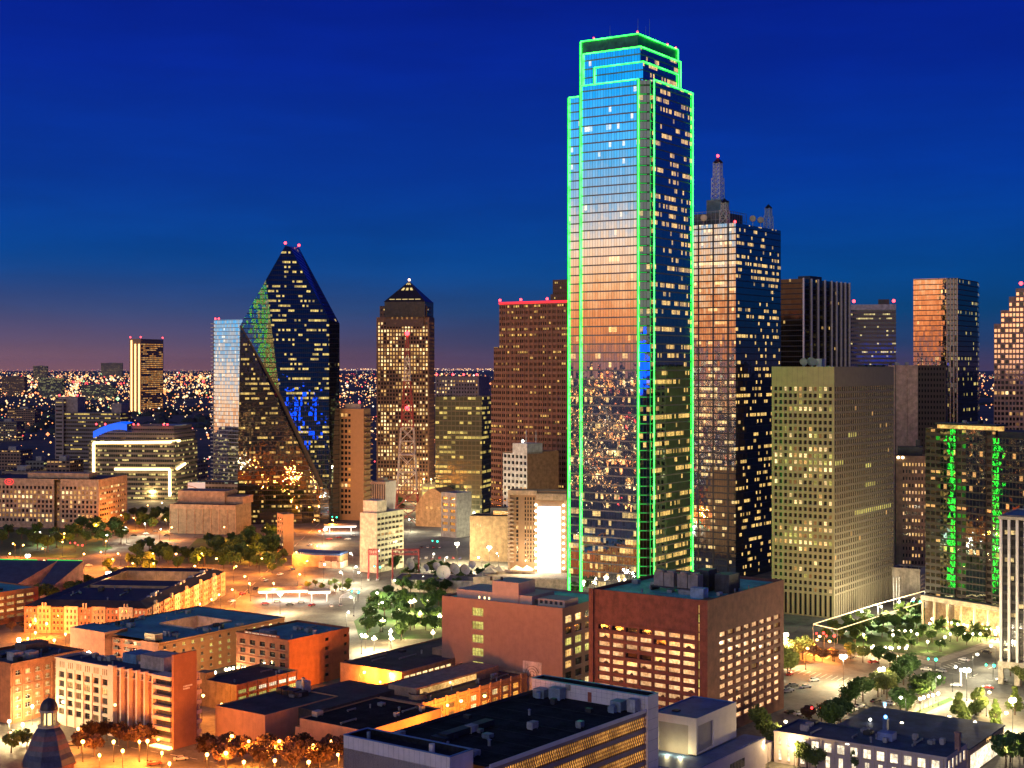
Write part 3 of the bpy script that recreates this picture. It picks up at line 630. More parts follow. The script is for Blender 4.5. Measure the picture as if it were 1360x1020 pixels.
mb = MB(); poly_walls(mb, [(c1, 0), (b.wr * .72, 0), (b.wr, 5), (b.wr, yL), (0, yL)], 0, b.z, False); b.build(mb, 'curtain_wall', KD)
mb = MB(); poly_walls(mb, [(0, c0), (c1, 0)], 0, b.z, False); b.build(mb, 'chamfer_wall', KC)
mb = MB(); mb.poly([(0, yL, b.z), (0, c0, b.z), (c1, 0, b.z), (b.wr * .72, 0, b.z), (b.wr, 5, b.z), (b.wr, yL, b.z)]); b.build(mb, 'roof', TAR)
mb = MB()
for t in (.02, .34, .66, .98):
    x, y = c1 * t, c0 * (1 - t); mb.cyl((x - .3, y - .3, 0), (x - .3, y - .3, b.z), .55, n=6)
b.build(mb, 'rib', mat('copper rib', (.55, .36, .26), .35, .4, .05))
# stepped tower at the right edge
b = Bld('stepped_tower', 'pinkish stepped tower with a red beacon at the right edge', 'skyscraper', 1390, 1080, 1320, 1420, ytop=383, a=20, wr=25)
PNK = mat('pink granite', (.40, .22, .17)); ys = [(1320, 430), (1329, 412), (1340, 394), (1349, 383)]; prev = None
mb = MB(); lst = []
for i, (px, yt) in enumerate(ys):
    u1 = b.ul(px); u0 = b.ul(ys[i + 1][0]) if i < 3 else 0; zt = b.zy(0, u1, yt); nc = max(1, round((u1 - u0) / 2.7)); nr = int((zt - 2) / 3.9)
    lst += b.grid(mb, 'L', u0, u1, 2, 2 + nr * 3.9, nc, nr, .68, .60, .4); b.plain(mb, 'L', u0, u1, 2 + nr * 3.9, zt)
    mb.poly([(0, u0, zt), (12, u0, zt), (12, u1, zt), (0, u1, zt)]); mb.poly([(0, u1, 0), (12, u1, 0), (12, u1, zt), (0, u1, zt)])
b.back(mb, 0, b.z - 30); b.plain(mb, 'R', 0, b.wr, 0, b.z); b.build(mb, 'wall', PNK)
sunset_pane = mat('pane copper mirror', (.95, .62, .45), .04, 1, 0)
PANE['mirror'] = sunset_pane
pk = runs(.22, WARM, 75); b.win(lst, lambda i, j, s: ('mirror' if (j > 28 and random.random() < .75) else pk(i, j, s)), False); b.finish()
beacon(b, 1, b.ul(1356), b.z, 1.4, 3)
# ================================================================== nearer buildings
def segs(b, mb, side, V0, V1, parts, off=0.0, start=0.0):
    """one wall from side to side: plain stretches and stretches with openings; returns the openings of each stretch"""
    u = start; res = []
    for (ue, sp) in parts:
        if sp is None: b.plain(mb, side, u, ue, V0, V1, off); res.append([])
        else:
            v0, v1 = sp['v']; 
            if v0 > V0: b.plain(mb, side, u, ue, V0, v0, off)
            if v1 < V1: b.plain(mb, side, u, ue, v1, V1, off)
            res.append(b.grid(mb, side, u, ue, v0, v1, sp['c'], sp['r'], sp.get('wf', .6), sp.get('hf', .6), sp.get('d', .35), off))
        u = ue
    return res
def unit(b, x0, x1, y0, y1, z0, h, m=None, name='roof_unit', legs=True):
    mb = MB(); mb.box(x0, x1, y0, y1, z0 + (.3 if legs else 0), z0 + h); 
    if h > 1.2:
        for k in range(int((h - .6) / .35)): mb.box(x0 - .06, x1 + .06, y0 - .06, y1 + .06, z0 + .55 + k * .35, z0 + .65 + k * .35)
    if legs:
        mb.box(x0 + .1, x0 + .3, y0 + .1, y1 - .1, z0, z0 + .3); mb.box(x1 - .3, x1 - .1, y0 + .1, y1 - .1, z0, z0 + .3)
    return b.build(mb, name, m or STEEL)
def clutter(b, x0, x1, y0, y1, z, n, seed):
    R = random.Random(seed)
    for i in range(n):
        x, y = R.uniform(x0, x1), R.uniform(y0, y1); t = R.random()
        if t < .5: unit(b, x, x + R.uniform(1.2, 3), y, y + R.uniform(1.2, 2.6), z, R.uniform(.9, 2.0), R.choice([STEEL, GREYC, DARKM]))
        else:
            if t > .86 and x1 - x0 > 8:
                mb = MB(); L = min(R.uniform(4, 12), x1 - x); mb.box(x, x + max(L, 2), y, y + .45, z + .25, z + .7); mb.box(x + .2, x + .4, y, y + .45, z, z + .25); mb.box(x + max(L, 2) - .4, x + max(L, 2) - .2, y, y + .45, z, z + .25); b.build(mb, 'duct', STEEL); continue
            mb = MB(); r = R.uniform(.2, .45); h = R.uniform(.7, 1.6); mb.cyl((x, y, z), (x, y, z + h), r, n=8); mb.cyl((x, y, z + h), (x, y, z + h + .3), r * 1.5, r * .4, 8); b.build(mb, 'vent', STEEL)
OFFICE = [('warm', .45), ('bright', .35), ('lime', .2)]

# ---- cream gridded office tower
b = Bld('gridded_tower', 'cream concrete office tower with a deep grid of square windows and dishes on the roof', 'office tower', 1108, 720, 1025, 1187, ytop=487, a=34.5)
OLIVE = mat('olive cream concrete', (.36, .31, .16), .8, 0, .07); TAUPE = mat('taupe concrete', (.30, .25, .155), .8, 0, .07)
vb, vt, vs = b.vl(0, 791), b.vl(0, 512.5), b.vl(0, 822)
mb = MB(); l1 = segs(b, mb, 'L', vb, b.z, [(b.ul(1106), None), (b.ul(1027), dict(v=(vb, vt), c=12, r=31, wf=.62, hf=.64, d=.9)), (b.wl, None)])[1]
l2 = segs(b, mb, 'L', vs, vb, [(b.ul(1106), None), (b.ul(1027), dict(v=(vs, vb), c=12, r=1, wf=.60, hf=.94, d=1.2)), (b.wl, None)])[1]
l3 = segs(b, mb, 'L', 0, vs, [(b.ul(1106), None), (b.ul(1027), dict(v=(.6, vs), c=12, r=1, wf=.72, hf=.7, d=2.0)), (b.wl, None)])[1]
b.build(mb, 'wall', OLIVE)
mb = MB(); r1 = segs(b, mb, 'R', vb, b.z, [(.8, None), (b.wr - .6, dict(v=(vb, vt), c=28, r=31, wf=.60, hf=.68, d=.3)), (b.wr, None)])[1]
r2 = segs(b, mb, 'R', vs, vb, [(.8, None), (b.wr - .6, dict(v=(vs, vb), c=28, r=1, wf=.5, hf=.94, d=.4)), (b.wr, None)])[1]
b.plain(mb, 'R', 0, b.wr, 0, vs); b.back(mb, 0, b.z); b.build(mb, 'wall', TAUPE)
lit_rows = {30: .6, 27: .7, 23: .55, 22: 0, 21: .75, 20: .75, 19: .8, 18: .85, 17: .25, 16: .6, 14: .3, 13: .5, 10: .6, 9: .9, 8: .85, 7: .85, 6: .2, 2: .3}
def pm(i, j, s):
    if random.random() < lit_rows.get(j, .07) * (1.15 if i < 9 else .5): return random.choice(['warm', 'bright', 'lime', 'bright', 'dim'])
    return 'dark'
b.win(l1, pm, 1); b.win(l2, 'dark', False); b.win(l3, 'amber', False)
def pr(i, j, s):
    k = (i, j)
    if j == 11 and 9 <= i <= 26: return 'lime'
    if (j == 23 and 6 <= i <= 9) or (j == 19 and i < 4) or (j == 18 and 13 < i < 17) or (j == 15 and 13 < i < 19): return 'lime'
    return 'warm' if random.random() < .012 else 'dark'
b.win(r1, pr, False); b.win(r2, 'dark', False); b.finish()
zr = b.roof(TAR, TAUPE, 1.2)
mb = MB()
for i in range(12): 
    u = b.wl * i / 12; mb.box(-.06, -.003, u - .07, u + .07, vt + .5, b.z)
b.build(mb, 'panel_joint', mat('joint dark', (.25, .22, .14)))
for (x, y, rr) in ((3, b.ul(1064), 2.0), (6, b.ul(1071), 2.2), (4, b.ul(1076), 1.9), (2, b.ul(1066), 1.6), (12, b.ul(1098) + 8, 1.3)):
    mb = MB(); c = Vector((x, y, zr + rr + 1.6)); d = Vector((-.8, -.5, .25)).normalized(); mb.cyl(c, c + d * .35, rr * .3, rr, 14, caps=True); mb.cyl((x + .3, y + .3, zr), c, .18, n=6); b.build(mb, 'dish', mat('dish green grey', (.24, .30, .24), .6, 0, .1))
unit(b, 5, 9, b.ul(1086) , b.ul(1079) , zr, 5.2, mat('plant box pale', (.45, .5, .5)))
clutter(b, 8, b.wr - 6, 3, 18, zr, 10, 5)
for x in (b.wr * .55, b.wr * .7, b.wr * .86): unit(b, x, x + 4, 2, 6, zr, 2.2, DARKM)

# slab of blank panels behind it, then a dark brown block
b = Bld('slab_building', 'blank pinkish stone slab with a dark seam, behind the cream gridded tower', 'building', 1219, 900, 1180, 1224, ytop=485, a=10)
mb = MB(); b.plain(mb, 'L', 0, b.ul(1205.6), 0, b.z); b.plain(mb, 'L', b.ul(1204.4), b.wl, 0, b.z); b.plain(mb, 'L', b.ul(1205.6), b.ul(1204.4), 0, b.z, .5); b.plain(mb, 'R', 0, 20, 0, b.z); b.build(mb, 'wall', mat('pink stone slab', (.50, .30, .24)))
mb = MB(); mb.poly([(0, 0, b.z), (20, 0, b.z), (20, b.wl, b.z), (0, b.wl, b.z)]); b.build(mb, 'roof', TAR)
mb = MB(); mb.box(-.15, 0, b.ul(1190), b.ul(1189), 0, b.z); b.build(mb, 'joint', DARKM); clutter(b, 2, 14, 2, b.wl - 2, b.z, 6, 8)
b = Bld('brown_block', 'dark brown office block between the blank slab and the copper mirror tower', 'office building', 1256, 1000, 1215, 1280, ytop=485, a=20, wr=20)
mb = MB(); poly_walls(mb, [(0, b.wl), (0, 0), (b.wr, 0), (b.wr, b.wl)], 0, b.z); b.build(mb, 'wall', facade_mat('dark brown grid', wall=(.07, .03, .025), bay=2.0, floor=3.8, wf=.5, hf=.5, glass=(.02, .02, .02), metal=.3, lit=.68, es=1, seed=81)); b.roof(TAR, DARKM)
# old tan hotel block with punched windows, and the low limestone building in front
b = Bld('old_building', 'old tan brick building with small lit windows beside the dark apartment tower', 'building', 1240, 850, 1190, 1260, ytop=606, a=16, wr=20)
mb = MB(); o = segs(b, mb, 'L', 0, b.z, [(b.ul(1231), None), (b.ul(1198), dict(v=(8, b.z - 3), c=8, r=15, wf=.42, hf=.46, d=.3)), (b.wl, None)])[1]; b.plain(mb, 'R', 0, 20, 0, b.z); b.back(mb, 0, b.z); b.build(mb, 'wall', mat('old tan brick', (.30, .17, .11)))
b.win(o, runs(.40, [('warm', .6), ('peach', .4)], 82, .4), False); b.finish(); b.roof(TAR, TAN)
mb = MB(); mb.box(6, 16, b.ul(1225), b.ul(1192), b.z, b.z + 5); mb.box(8, 12, b.ul(1222), b.ul(1216), b.z + 5, b.z + 9); b.build(mb, 'penthouse', DARKM)
for px in (1193, 1199): 
    mb = MB(); mb.ball((-.5, b.ul(px), b.z - 1), .8, 8, 5); b.build(mb, 'flood_lamp', mat('flood lamp', (.9, .8, .5), emit=(1, .85, .45), es=8, sampled=False))
b = Bld('low_stone_building', 'low pale limestone building at the foot of the tan brick building', 'building', 1222, 780, 1184, 1240, ytop=756, a=30, wr=14)
mb = MB(); segs(b, mb, 'L', 0, b.z, [(b.wl, None)]); o = b.grid(mb, 'R', 1, 13, 4, b.z - 3, 4, 4, .5, .6); b.plain(mb, 'R', 0, 1, 0, b.z); b.plain(mb, 'R', 13, 14, 0, b.z); b.plain(mb, 'R', 1, 13, 0, 4); b.plain(mb, 'R', 1, 13, b.z - 3, b.z); b.back(mb, 0, b.z); b.build(mb, 'wall', LIMESTONE); b.win(o, 'dim'); b.finish(); clutter(b, 2, 11, 2, b.wl - 2, b.roof(TAR, LIMESTONE), 4, 3)

# ---- dark glass apartment tower that mirrors the green tubes
b = Bld('apartment_tower', 'dark glass apartment tower with long green reflections and a lit podium by the park', 'apartment tower', 1375, 655, 1229, 1400, ytop=574, a=54, wr=30)
APT = facade_mat('apartment mirror', wall=(.030, .022, .018), bay=1.9, floor=3.3, wf=.90, hf=.80, glass=(.30, .34, .32), metal=1, rough=.03, lit=.67, col=(1, .50, .17), es=1.4, jit=.014, seed=91, run=.35, mull=(.05, .04, .03), warp=.03, litband=.9)
APT2 = facade_mat('apartment spandrel', wall=(.045, .033, .026), bay=3.0, floor=3.3, wf=.78, hf=.56, glass=(.10, .09, .08), metal=.8, rough=.06, lit=.575, col=(1, .50, .17), es=1.3, jit=.05, seed=93, run=.35)
zt = b.z; xs = [1375, 1322, 1310, 1284, 1270, 1250, 1229]; zb = 15
for i in range(len(xs) - 1):
    mb = MB(); o = .0 if i % 2 else -.7; ua, ub = b.ul(xs[i]), b.ul(xs[i + 1]); mb.box(o, 2, ua, ub, zb, zt - (0 if i else 3))
    if i == 0: mb.wallq((o - 3.4, ua), (o - 3.4 + .080 * (ub - ua), ub), zb, zt - 3); mb.wallq((o - 3.4 + .080 * (ub - ua), ub), (o, ub), zb, zt - 3); mb.poly([(o - 3.4, ua, zt - 3), (o - 3.4 + .080 * (ub - ua), ub, zt - 3), (o, ub, zt - 3), (o, ua, zt - 3)])
    b.build(mb, 'curtain_wall' if i % 2 == 0 else 'bay_wall', APT if i % 2 == 0 else APT2)
mb = MB(); mb.box(2, 24, 0, b.wl, 0, zt - .5); b.build(mb, 'core', mat('apartment core', (.06, .05, .045)))
mb = MB(); u0, u1 = b.ul(1318), b.ul(1241); mb.box(2.2, 9, u0, u1, zt - .5, zt + 1.7); b.build(mb, 'lit_penthouse', lit_pane('penthouse glow', (1, .62, .18), 1.2))
mb = MB(); mb.box(1.5, 10, u0 - 1, u1 + 1, zt + 1.7, zt + 2.6); b.build(mb, 'penthouse_roof', DARKM); clutter(b, 3, 14, u0 + 2, u1 - 2, zt + 2.6, 6, 9)
mb = MB(); u1 = b.wl
for k in range(9):
    u = u1 * k / 8; mb.box(-3, -2, min(u, u1 - .8), min(u, u1 - .8) + .8, 0, 12.5)
mb.box(-3.6, 2, 0, u1, 12.5, 14.8); b.build(mb, 'podium', LIMESTONE)
mb = MB(); mb.box(-.2, 1, 0, b.ul(1268), .5, 12); b.build(mb, 'lobby_glass', lit_pane('lobby glow', (1, .62, .20), 1.5)); mb = MB(); mb.box(-.2, 1, b.ul(1268), u1, .5, 12); b.build(mb, 'lobby_glass', PANE['dim'])
# white ribbed tower at the right edge
b = Bld('ribbed_building', 'black glass building with white vertical columns on a stone base, right edge', 'office building', 1420, 560, 1328, 1460, ytop=690, a=32, wr=30)
mb = MB(); poly_walls(mb, [(0, b.wl), (0, 0), (30, 0), (30, b.wl)], 10, b.z - 2); b.build(mb, 'curtain_wall', facade_mat('ribbed glass', wall=(.03, .025, .02), bay=1.8, floor=3.6, wf=.92, hf=.66, glass=(.08, .08, .08), metal=.7, rough=.08, lit=.565, col=(1, .70, .32), es=1.2, jit=.02, seed=95, run=.3))
mb = MB()
u = b.wl - .6
while u > 0: mb.box(-1.2, 0, u - .5, u + .5, 9, b.z - 1.2); u -= 3.1
b.build(mb, 'column', mat('white column', (.72, .66, .60), .6, 0, .06))
mb = MB(); mb.box(-1.4, 31, -1, b.wl + .4, b.z - 1.2, b.z); mb.box(-1.5, 31, -1, b.wl + .5, 6.5, 9); 
u = b.wl - .6
while u > 0: mb.box(-1.4, .2, u - 1, u + 1, 0, 6.5); u -= 6.2
b.build(mb, 'stone_base', LIMESTONE); b.roof(BLUEROOF, LIMESTONE, .4, x0=.2, y0=.2, z=b.z + .5)

# ---- brown brick parking garage under the green tower
b = Bld('parking_garage', 'brown brick parking garage with glowing open decks and cooling units on its teal lit roof', 'parking garage', 938, 484, 785, 1041, ytop=798, a=36)
v1 = b.vl(b.ul(860), 834); ph = 2.95; nr = 11; v0 = v1 - nr * ph
mb = MB(); S_ = b.segL = segs(b, mb, 'L', 0, b.z, [(b.ul(930.5), None), (b.ul(926.5), dict(v=(2, b.z - 1.5), c=1, r=14, wf=.9, hf=.86, d=.6)), (b.ul(924), None), (b.ul(793), dict(v=(v0, v1), c=7, r=nr, wf=.84, hf=.55, d=.9)), (b.wl, None)])
T_ = segs(b, mb, 'R', 0, b.z, [(b.ur(949.5), None), (b.ur(952.5), dict(v=(2, b.z - 1.5), c=1, r=14, wf=.9, hf=.86, d=.6)), (b.ur(955), None), (b.ur(1037), dict(v=(v0, v1), c=8, r=nr, wf=.80, hf=.58, d=.8)), (b.wr, None)])
b.back(mb, 0, b.z); b.build(mb, 'wall', BROWNBRICK)
mb = MB(); mb.box(-1.0, b.ur(949), -1.0, b.ul(931), 0, b.z + .3); b.build(mb, 'corner_pier', mat('pier brick', (.17, .062, .038)))
mb = MB(); mb.box(-.7, 0, b.ul(789), b.wl + .5, 0, b.z + .2); b.build(mb, 'end_pier', BROWNBRICK)
b.win(S_[1], lambda i, j, s: random.choice(['lime', 'warm', 'lime', 'dim']), False); b.win(T_[1], lambda i, j, s: 'lime' if j > 11 else 'dark', False)
b.win(S_[3], lambda i, j, s: 'dark' if (j == nr - 1 and i > 2) or random.random() < .04 else 'peach', False); b.win(T_[3], lambda i, j, s: 'dim' if random.random() < .08 else 'peach', False); b.finish(130)
mb = MB()                                            # parked cars seen behind the openings as dark humps
R = random.Random(3)
for (side, u, v, w, h, d, i, j) in S_[3] + T_[3]:
    if R.random() < .33:
        p = R.uniform(-.25, .25) * w; L_ = R.uniform(.25, .45) * w; q = (lambda x, z_: (d - .12, x, z_)) if side == 'L' else (lambda x, z_: (x, d - .12, z_)); a, c = u + p - L_ / 2, u + p + L_ / 2; zb = v - h / 2
        mb.poly([q(a, zb), q(c, zb), q(c, zb + .35), q(c - L_ * .2, zb + .42), q(c - L_ * .35, zb + .75), q(a + L_ * .3, zb + .78), q(a + L_ * .12, zb + .42), q(a, zb + .4)])
b.build(mb, 'parked_car_silhouette', mat('car shade', (.05, .03, .03), .4), kind='stuff')
mb = MB()
b.plain(mb, 'L', b.ul(925), b.ul(792), v1 + .3, v1 + .45, -.12); mb.box(-.12, 0, b.ul(925), b.ul(792), v1 + .2, v1 + .5); b.build(mb, 'brick_course', BROWNBRICK)
zr = b.roof(TEAL, BROWNBRICK, 1.1, .5)
ux, uy = b.ur(975) * .5, b.ul(905)
SCR = mat('cooling tower panel', (.30, .26, .22), .6, .2, .2)
for (x0, y0) in ((16, 12), (16, 16.2), (16, 21.5), (16, 25.7)):
    mb = MB(); mb.box(x0, x0 + 4.0, y0, y0 + 3.9, zr + 1.8, zr + 6.6); mb.cyl((x0 + 2, y0 + 2, zr + 6.6), (x0 + 2, y0 + 2, zr + 7.3), 1.6, n=12); b.build(mb, 'cooling_tower', SCR)
mb = MB(); mb.box(15.5, 21, 10.5, 11, zr, zr + 1.8); mb.box(15.5, 21, 30, 30.5, zr, zr + 1.8); mb.box(15.6, 16, 10.5, 30.5, zr + 1.3, zr + 1.8); mb.box(20.5, 21, 10.5, 30.5, zr + 1.3, zr + 1.8); b.build(mb, 'steel_frame', DARKM)
for (x0, y0, w, h) in ((24, 4, 7, 6.5), (24, 12, 6, 7.5), (32, 7, 6, 5.5), (26, 20, 7, 4.5)):
    unit(b, x0, x0 + w, y0, y0 + w * .8, zr, h, mat('dark chiller', (.06, .06, .065), .5, .3, .3))
unit(b, 9, 12.5, 6, 11, zr, 3.4, mat('pale blue duct', (.32, .42, .55), .5, .1)); unit(b, 13, 15, 13, 18, zr, 1.6, STEEL); clutter(b, 4, b.wr - 5, 4, b.wl - 4, zr, 8, 14); clutter(b, 22, 36, 2, 24, zr, 10, 15)

# ---- plain tan building left of it
b = Bld('plain_brick_building', 'plain tan brick building with one column of green lit windows and a teal lit roof', 'building', 747, 545, 587, 815, ytop=808, a=33)
mb = MB(); ul = b.ul
L = segs(b, mb, 'L', 0, b.z, [(ul(642), None), (ul(627), dict(v=(b.vl(ul(634), 893), b.vl(ul(634), 804)), c=1, r=5, wf=1.0 - .02, hf=.60, d=.35)), (b.wl, None)])[1]
Rr = segs(b, mb, 'R', 0, b.z, [(1, None), (b.ur(812), dict(v=(2, b.z - 2.6), c=5, r=7, wf=.66, hf=.66, d=.5)), (b.wr, None)])[1]
b.back(mb, 0, b.z); b.build(mb, 'wall', mat('mauve tan brick', (.33, .20, .14), .85, 0, .08))
b.win(L, 'lime', 3); b.win(Rr, runs(.45, [('warm', .5), ('lime', .3), ('bright', .2)], 19, .4), 2); b.finish()
mb = MB(); mb.box(-.15, 0, ul(641.6), ul(627.4), 3, b.vl(ul(634), 893)); b.build(mb, 'dark_infill', DARKM)
zr = b.roof(TEAL, mat('mauve tan brick', ()), .8)
mb = MB(); x0 = 3.5; mb.box(x0, 20, ul(700), ul(600), zr, b.zy(x0, ul(650), 787)); b.build(mb, 'penthouse', mat('penthouse stucco', (.5, .38, .30), .8, 0, .08))
mb = MB(); mb.box(x0 - .5, 15, ul(683) , ul(648), zr, b.zy(x0, ul(650), 771)); b.build(mb, 'stair_tower', mat('penthouse stucco', ()))
for (x, y) in ((x0 + 3, ul(640)), (6, ul(655))): 
    mb = MB(); mb.cyl((x, y, b.zy(6, y, 771)), (x, y, b.zy(6, y, 771) + 1.5), .5, n=8); b.build(mb, 'vent', DARKM)
mb = MB(); mb.box(5, 15, 2, ul(705), zr, zr + 2.8); b.build(mb, 'penthouse', mat('penthouse stucco', ())); clutter(b, 2, 18, 2, ul(620), zr, 9, 4)
mb = MB()
for k in range(6): mb.box(4.85, 5, 3 + k * 2.2, 4.2 + k * 2.2, zr + 1, zr + 2.2)
b.build(mb, 'plant_opening', DARKM)
mb = MB()                                            # pale relief panel low on the blank wall
ua, ub = ul(720), ul(695); va, vb_ = b.vl(ua, 940), b.vl(ub, 877); mb.box(-.35, 0, ua, ub, va, vb_); b.build(mb, 'relief_panel', mat('relief stone', (.62, .52, .42)))
mb = MB(); cu, cv = (ua + ub) / 2, vb_ - 4.6
for rr in (1.0, 1.9, 2.9):
    for i in range(16):
        a0, a1 = math.pi * i / 16 - .2, math.pi * (i + 1) / 16 - .2; mb.cyl((-.45, cu + rr * math.cos(a0), cv + rr * math.sin(a0)), (-.45, cu + rr * math.cos(a1), cv + rr * math.sin(a1)), .12, n=4)
for i in range(14):
    t = -2.6 + .4 * i; mb.box(-.55, -.35, cu + t, cu + t + .2, cv - 1.4, cv - .5 + .5 * math.sin(i * 1.7)); 
b.build(mb, 'relief_carving', mat('relief carving', (.25, .15, .11)))
mb = MB(); mb.ball((-.6, b.ul(689), 3), .1); 
mb = MB()
for px in (630, 637, 643): mb.box(x0 - .1, x0, ul(px) - .3, ul(px) + .3, zr + .6, zr + 1.5)
b.build(mb, 'wall_lamp', mat('wall lamp', (.9, .7, .4), emit=(1, .72, .3), es=4, sampled=False))

# ---- tan tower with the big bright screen, left of the green tower
b = Bld('hotel_tower', 'tan hotel tower with balconies and a huge white lit screen wall', 'hotel', 752, 790, 676, 765, ytop=652, a=12, wr=10)
HTAN = mat('hotel tan', (.36, .22, .12), .8, 0, .08); ul = b.ul
mb = MB(); o = segs(b, mb, 'L', 0, b.z, [(ul(711), None), (ul(703), dict(v=(18, b.z - 3.5), c=2, r=16, wf=.5, hf=.7)), (ul(696), dict(v=(18, b.z - 3.5), c=2, r=16, wf=.5, hf=.7)), (ul(690), None), (ul(684), dict(v=(18, b.z - 3.5), c=1, r=16, wf=.5, hf=.7)), (b.wl, None)])
b.plain(mb, 'R', 0, b.wr, 0, b.z); b.back(mb, 0, b.z); b.build(mb, 'wall', HTAN)
for q in o: b.win(q, runs(.15, WARM, 22), False)
b.finish(); b.roof(TEAL, HTAN, .6)
mb = MB()
for k in range(16): v = 18 + k * (b.z - 21.5) / 16; mb.box(-2.0, 0, ul(683), b.wl + .4, v, v + 1.0)
b.build(mb, 'balcony', mat('balcony concrete', (.5, .36, .24)))
mb = MB(); mb.box(-.9, 0, b.wl - .8, b.wl + .4, 14, b.z - 2); mb.box(-1.4, 0, ul(714), b.wl + .4, b.z - 2.6, b.z); mb.box(-2.6, 0, -.5, ul(713), b.z - 5, b.z - 1.5); mb.box(-.8, 0, -.6, 1.0, 14, b.z - 5); b.build(mb, 'cornice', mat('hotel pale trim', (.55, .40, .26)))
def screen_mat():
    m, g, p = newmat('lit screen'); pos = g.n('ShaderNodeTexCoord').outputs['Object']; a = g.noise(pos, .12, 3.0, .6, 1.5)
    g.put(p.inputs['Base Color'], (.8, .8, .8)); g.put(p.inputs['Emission Color'], g.mix(g.rng(a, .52, .62), (1, .98, .93), (.70, .78, .92))); p.inputs['Emission Strength'].default_value = 3.0; return m
mb = MB(); mb.box(-1.6, -.6, ul(745), ul(715), b.vl(0, 782), b.vl(0, 673)); b.build(mb, 'screen', screen_mat())
mb = MB()
for px in (712.5, 749):
    for k in range(12): mb.ball((-1.5, ul(px), 12 + k * (b.z - 18) / 11.5), .75, 8, 5)
b.build(mb, 'bulb', mat('bulb glow', (1, .9, .7), emit=(1, .82, .5), es=7, sampled=False))
mb = MB(); mb.box(-26, 4, -6, b.wl + 14, 0, 13); b.build(mb, 'podium', mat('podium cream', (.6, .48, .34)))
mb = MB(); mb.box(-24.5, -3, -4, b.wl + 12, 13, 13.25); b.build(mb, 'podium_roof', mat('podium roof cream', (.62, .50, .36)))
for i, (x, y) in enumerate(((-8, b.wl + 8), (-12, b.wl + 3), (-9, b.wl - 6), (-9, b.wl - 12), (-20, b.wl + 6))):
    mb = MB(); w = 3.4; A = [(x - w, y - w, 15.2), (x + w, y - w, 15.2), (x + w, y + w, 15.2), (x - w, y + w, 15.2)]
    for k in range(4): mb.poly([A[k], A[(k + 1) % 4], (x, y, 17.6)]); mb.cyl((A[k][0] * .98 + x * .02, A[k][1], 13), A[k], .08, n=4)
    b.build(mb, 'canopy', mat('canopy canvas', (.75, .62, .45)))
ld = bpy.data.lights.new('podium_light', 'POINT'); ld.energy = 16000; ld.color = (1, .78, .48); ld.shadow_soft_size = 1.0; link('podium_light', ld, b.root, (-12, b.wl * .6, 22))

# ---- small tower behind the hotel: tan face, grey checkered side
b = Bld('masted_building', 'tan building with a grey windowed side and three white masts, behind the hotel tower', 'building', 700, 930, 668, 742, ytop=601, a=46)
mb = MB(); b.plain(mb, 'R', 0, b.wr, 0, b.z); b.back(mb, 0, b.z); b.build(mb, 'wall', mat('masted tan', (.42, .24, .12)))
mb = MB(); o = segs(b, mb, 'L', 0, b.z - 1, [(b.wl, dict(v=(4, b.z - 1), c=6, r=16, wf=.6, hf=.5))])[0]; b.build(mb, 'wall', mat('masted grey', (.55, .58, .54))); b.win(o, runs(.1, WARM, 31), False); b.finish()
mb = MB(); mb.box(0, 14, 0, b.wl * .6, b.z - 1, b.z + 5.5); b.build(mb, 'penthouse', mat('masted grey', ()))
mb = MB()
for px_, y in ((11, 3), (4, 5), (7, 8)): mb.cyl((px_, y, b.z + 5), (px_, y, b.z + 14), .25, .1, 6)
b.build(mb, 'mast', WHITEM); b.roof(TAR, TAN, .5)
mb = MB(); mb.ball((2, 6, b.z + 7), .9, 8, 5); b.build(mb, 'flood_lamp', mat('flood white', (1, 1, 1), emit=(1, .95, .8), es=8, sampled=False))

# ---- slim tan slab with balconies right of the prism tower
b = Bld('balcony_tower', 'slim tan slab tower with a blank face and stacked balconies, right of the prism tower', 'apartment tower', 483, 1180, 450, 492, ytop=543, a=18)
mb = MB(); o = segs(b, mb, 'L', 0, b.z, [(b.ul(466), None), (b.ul(462), dict(v=(4, b.z - 3), c=1, r=19, wf=.8, hf=.5)), (b.ul(452), dict(v=(4, b.z - 3), c=2, r=19, wf=.7, hf=.6)), (b.wl, None)]); b.plain(mb, 'R', 0, b.wr, 0, b.z); b.back(mb, 0, b.z); b.build(mb, 'wall', mat('slab tan', (.46, .28, .13), .85, 0, .05))
b.win(o[1], runs(.2, [('amber', 1)], 3), False); b.win(o[2], runs(.08, WARM, 4), False); b.finish()
mb = MB()
for k in range(19): v = 5 + k * (b.z - 8) / 19; mb.box(1, b.wr, -1.8, 0, v, v + 1.1)
b.build(mb, 'balcony', mat('slab balcony', (.40, .25, .12))); b.roof(TAR, TAN, .6)
mb = MB(); mb.box(3, 9, 4, b.wl - 4, b.z, b.z + 4); b.build(mb, 'penthouse', GREYC); beacon(b, 3, 5, b.z + 4, .9, .6)

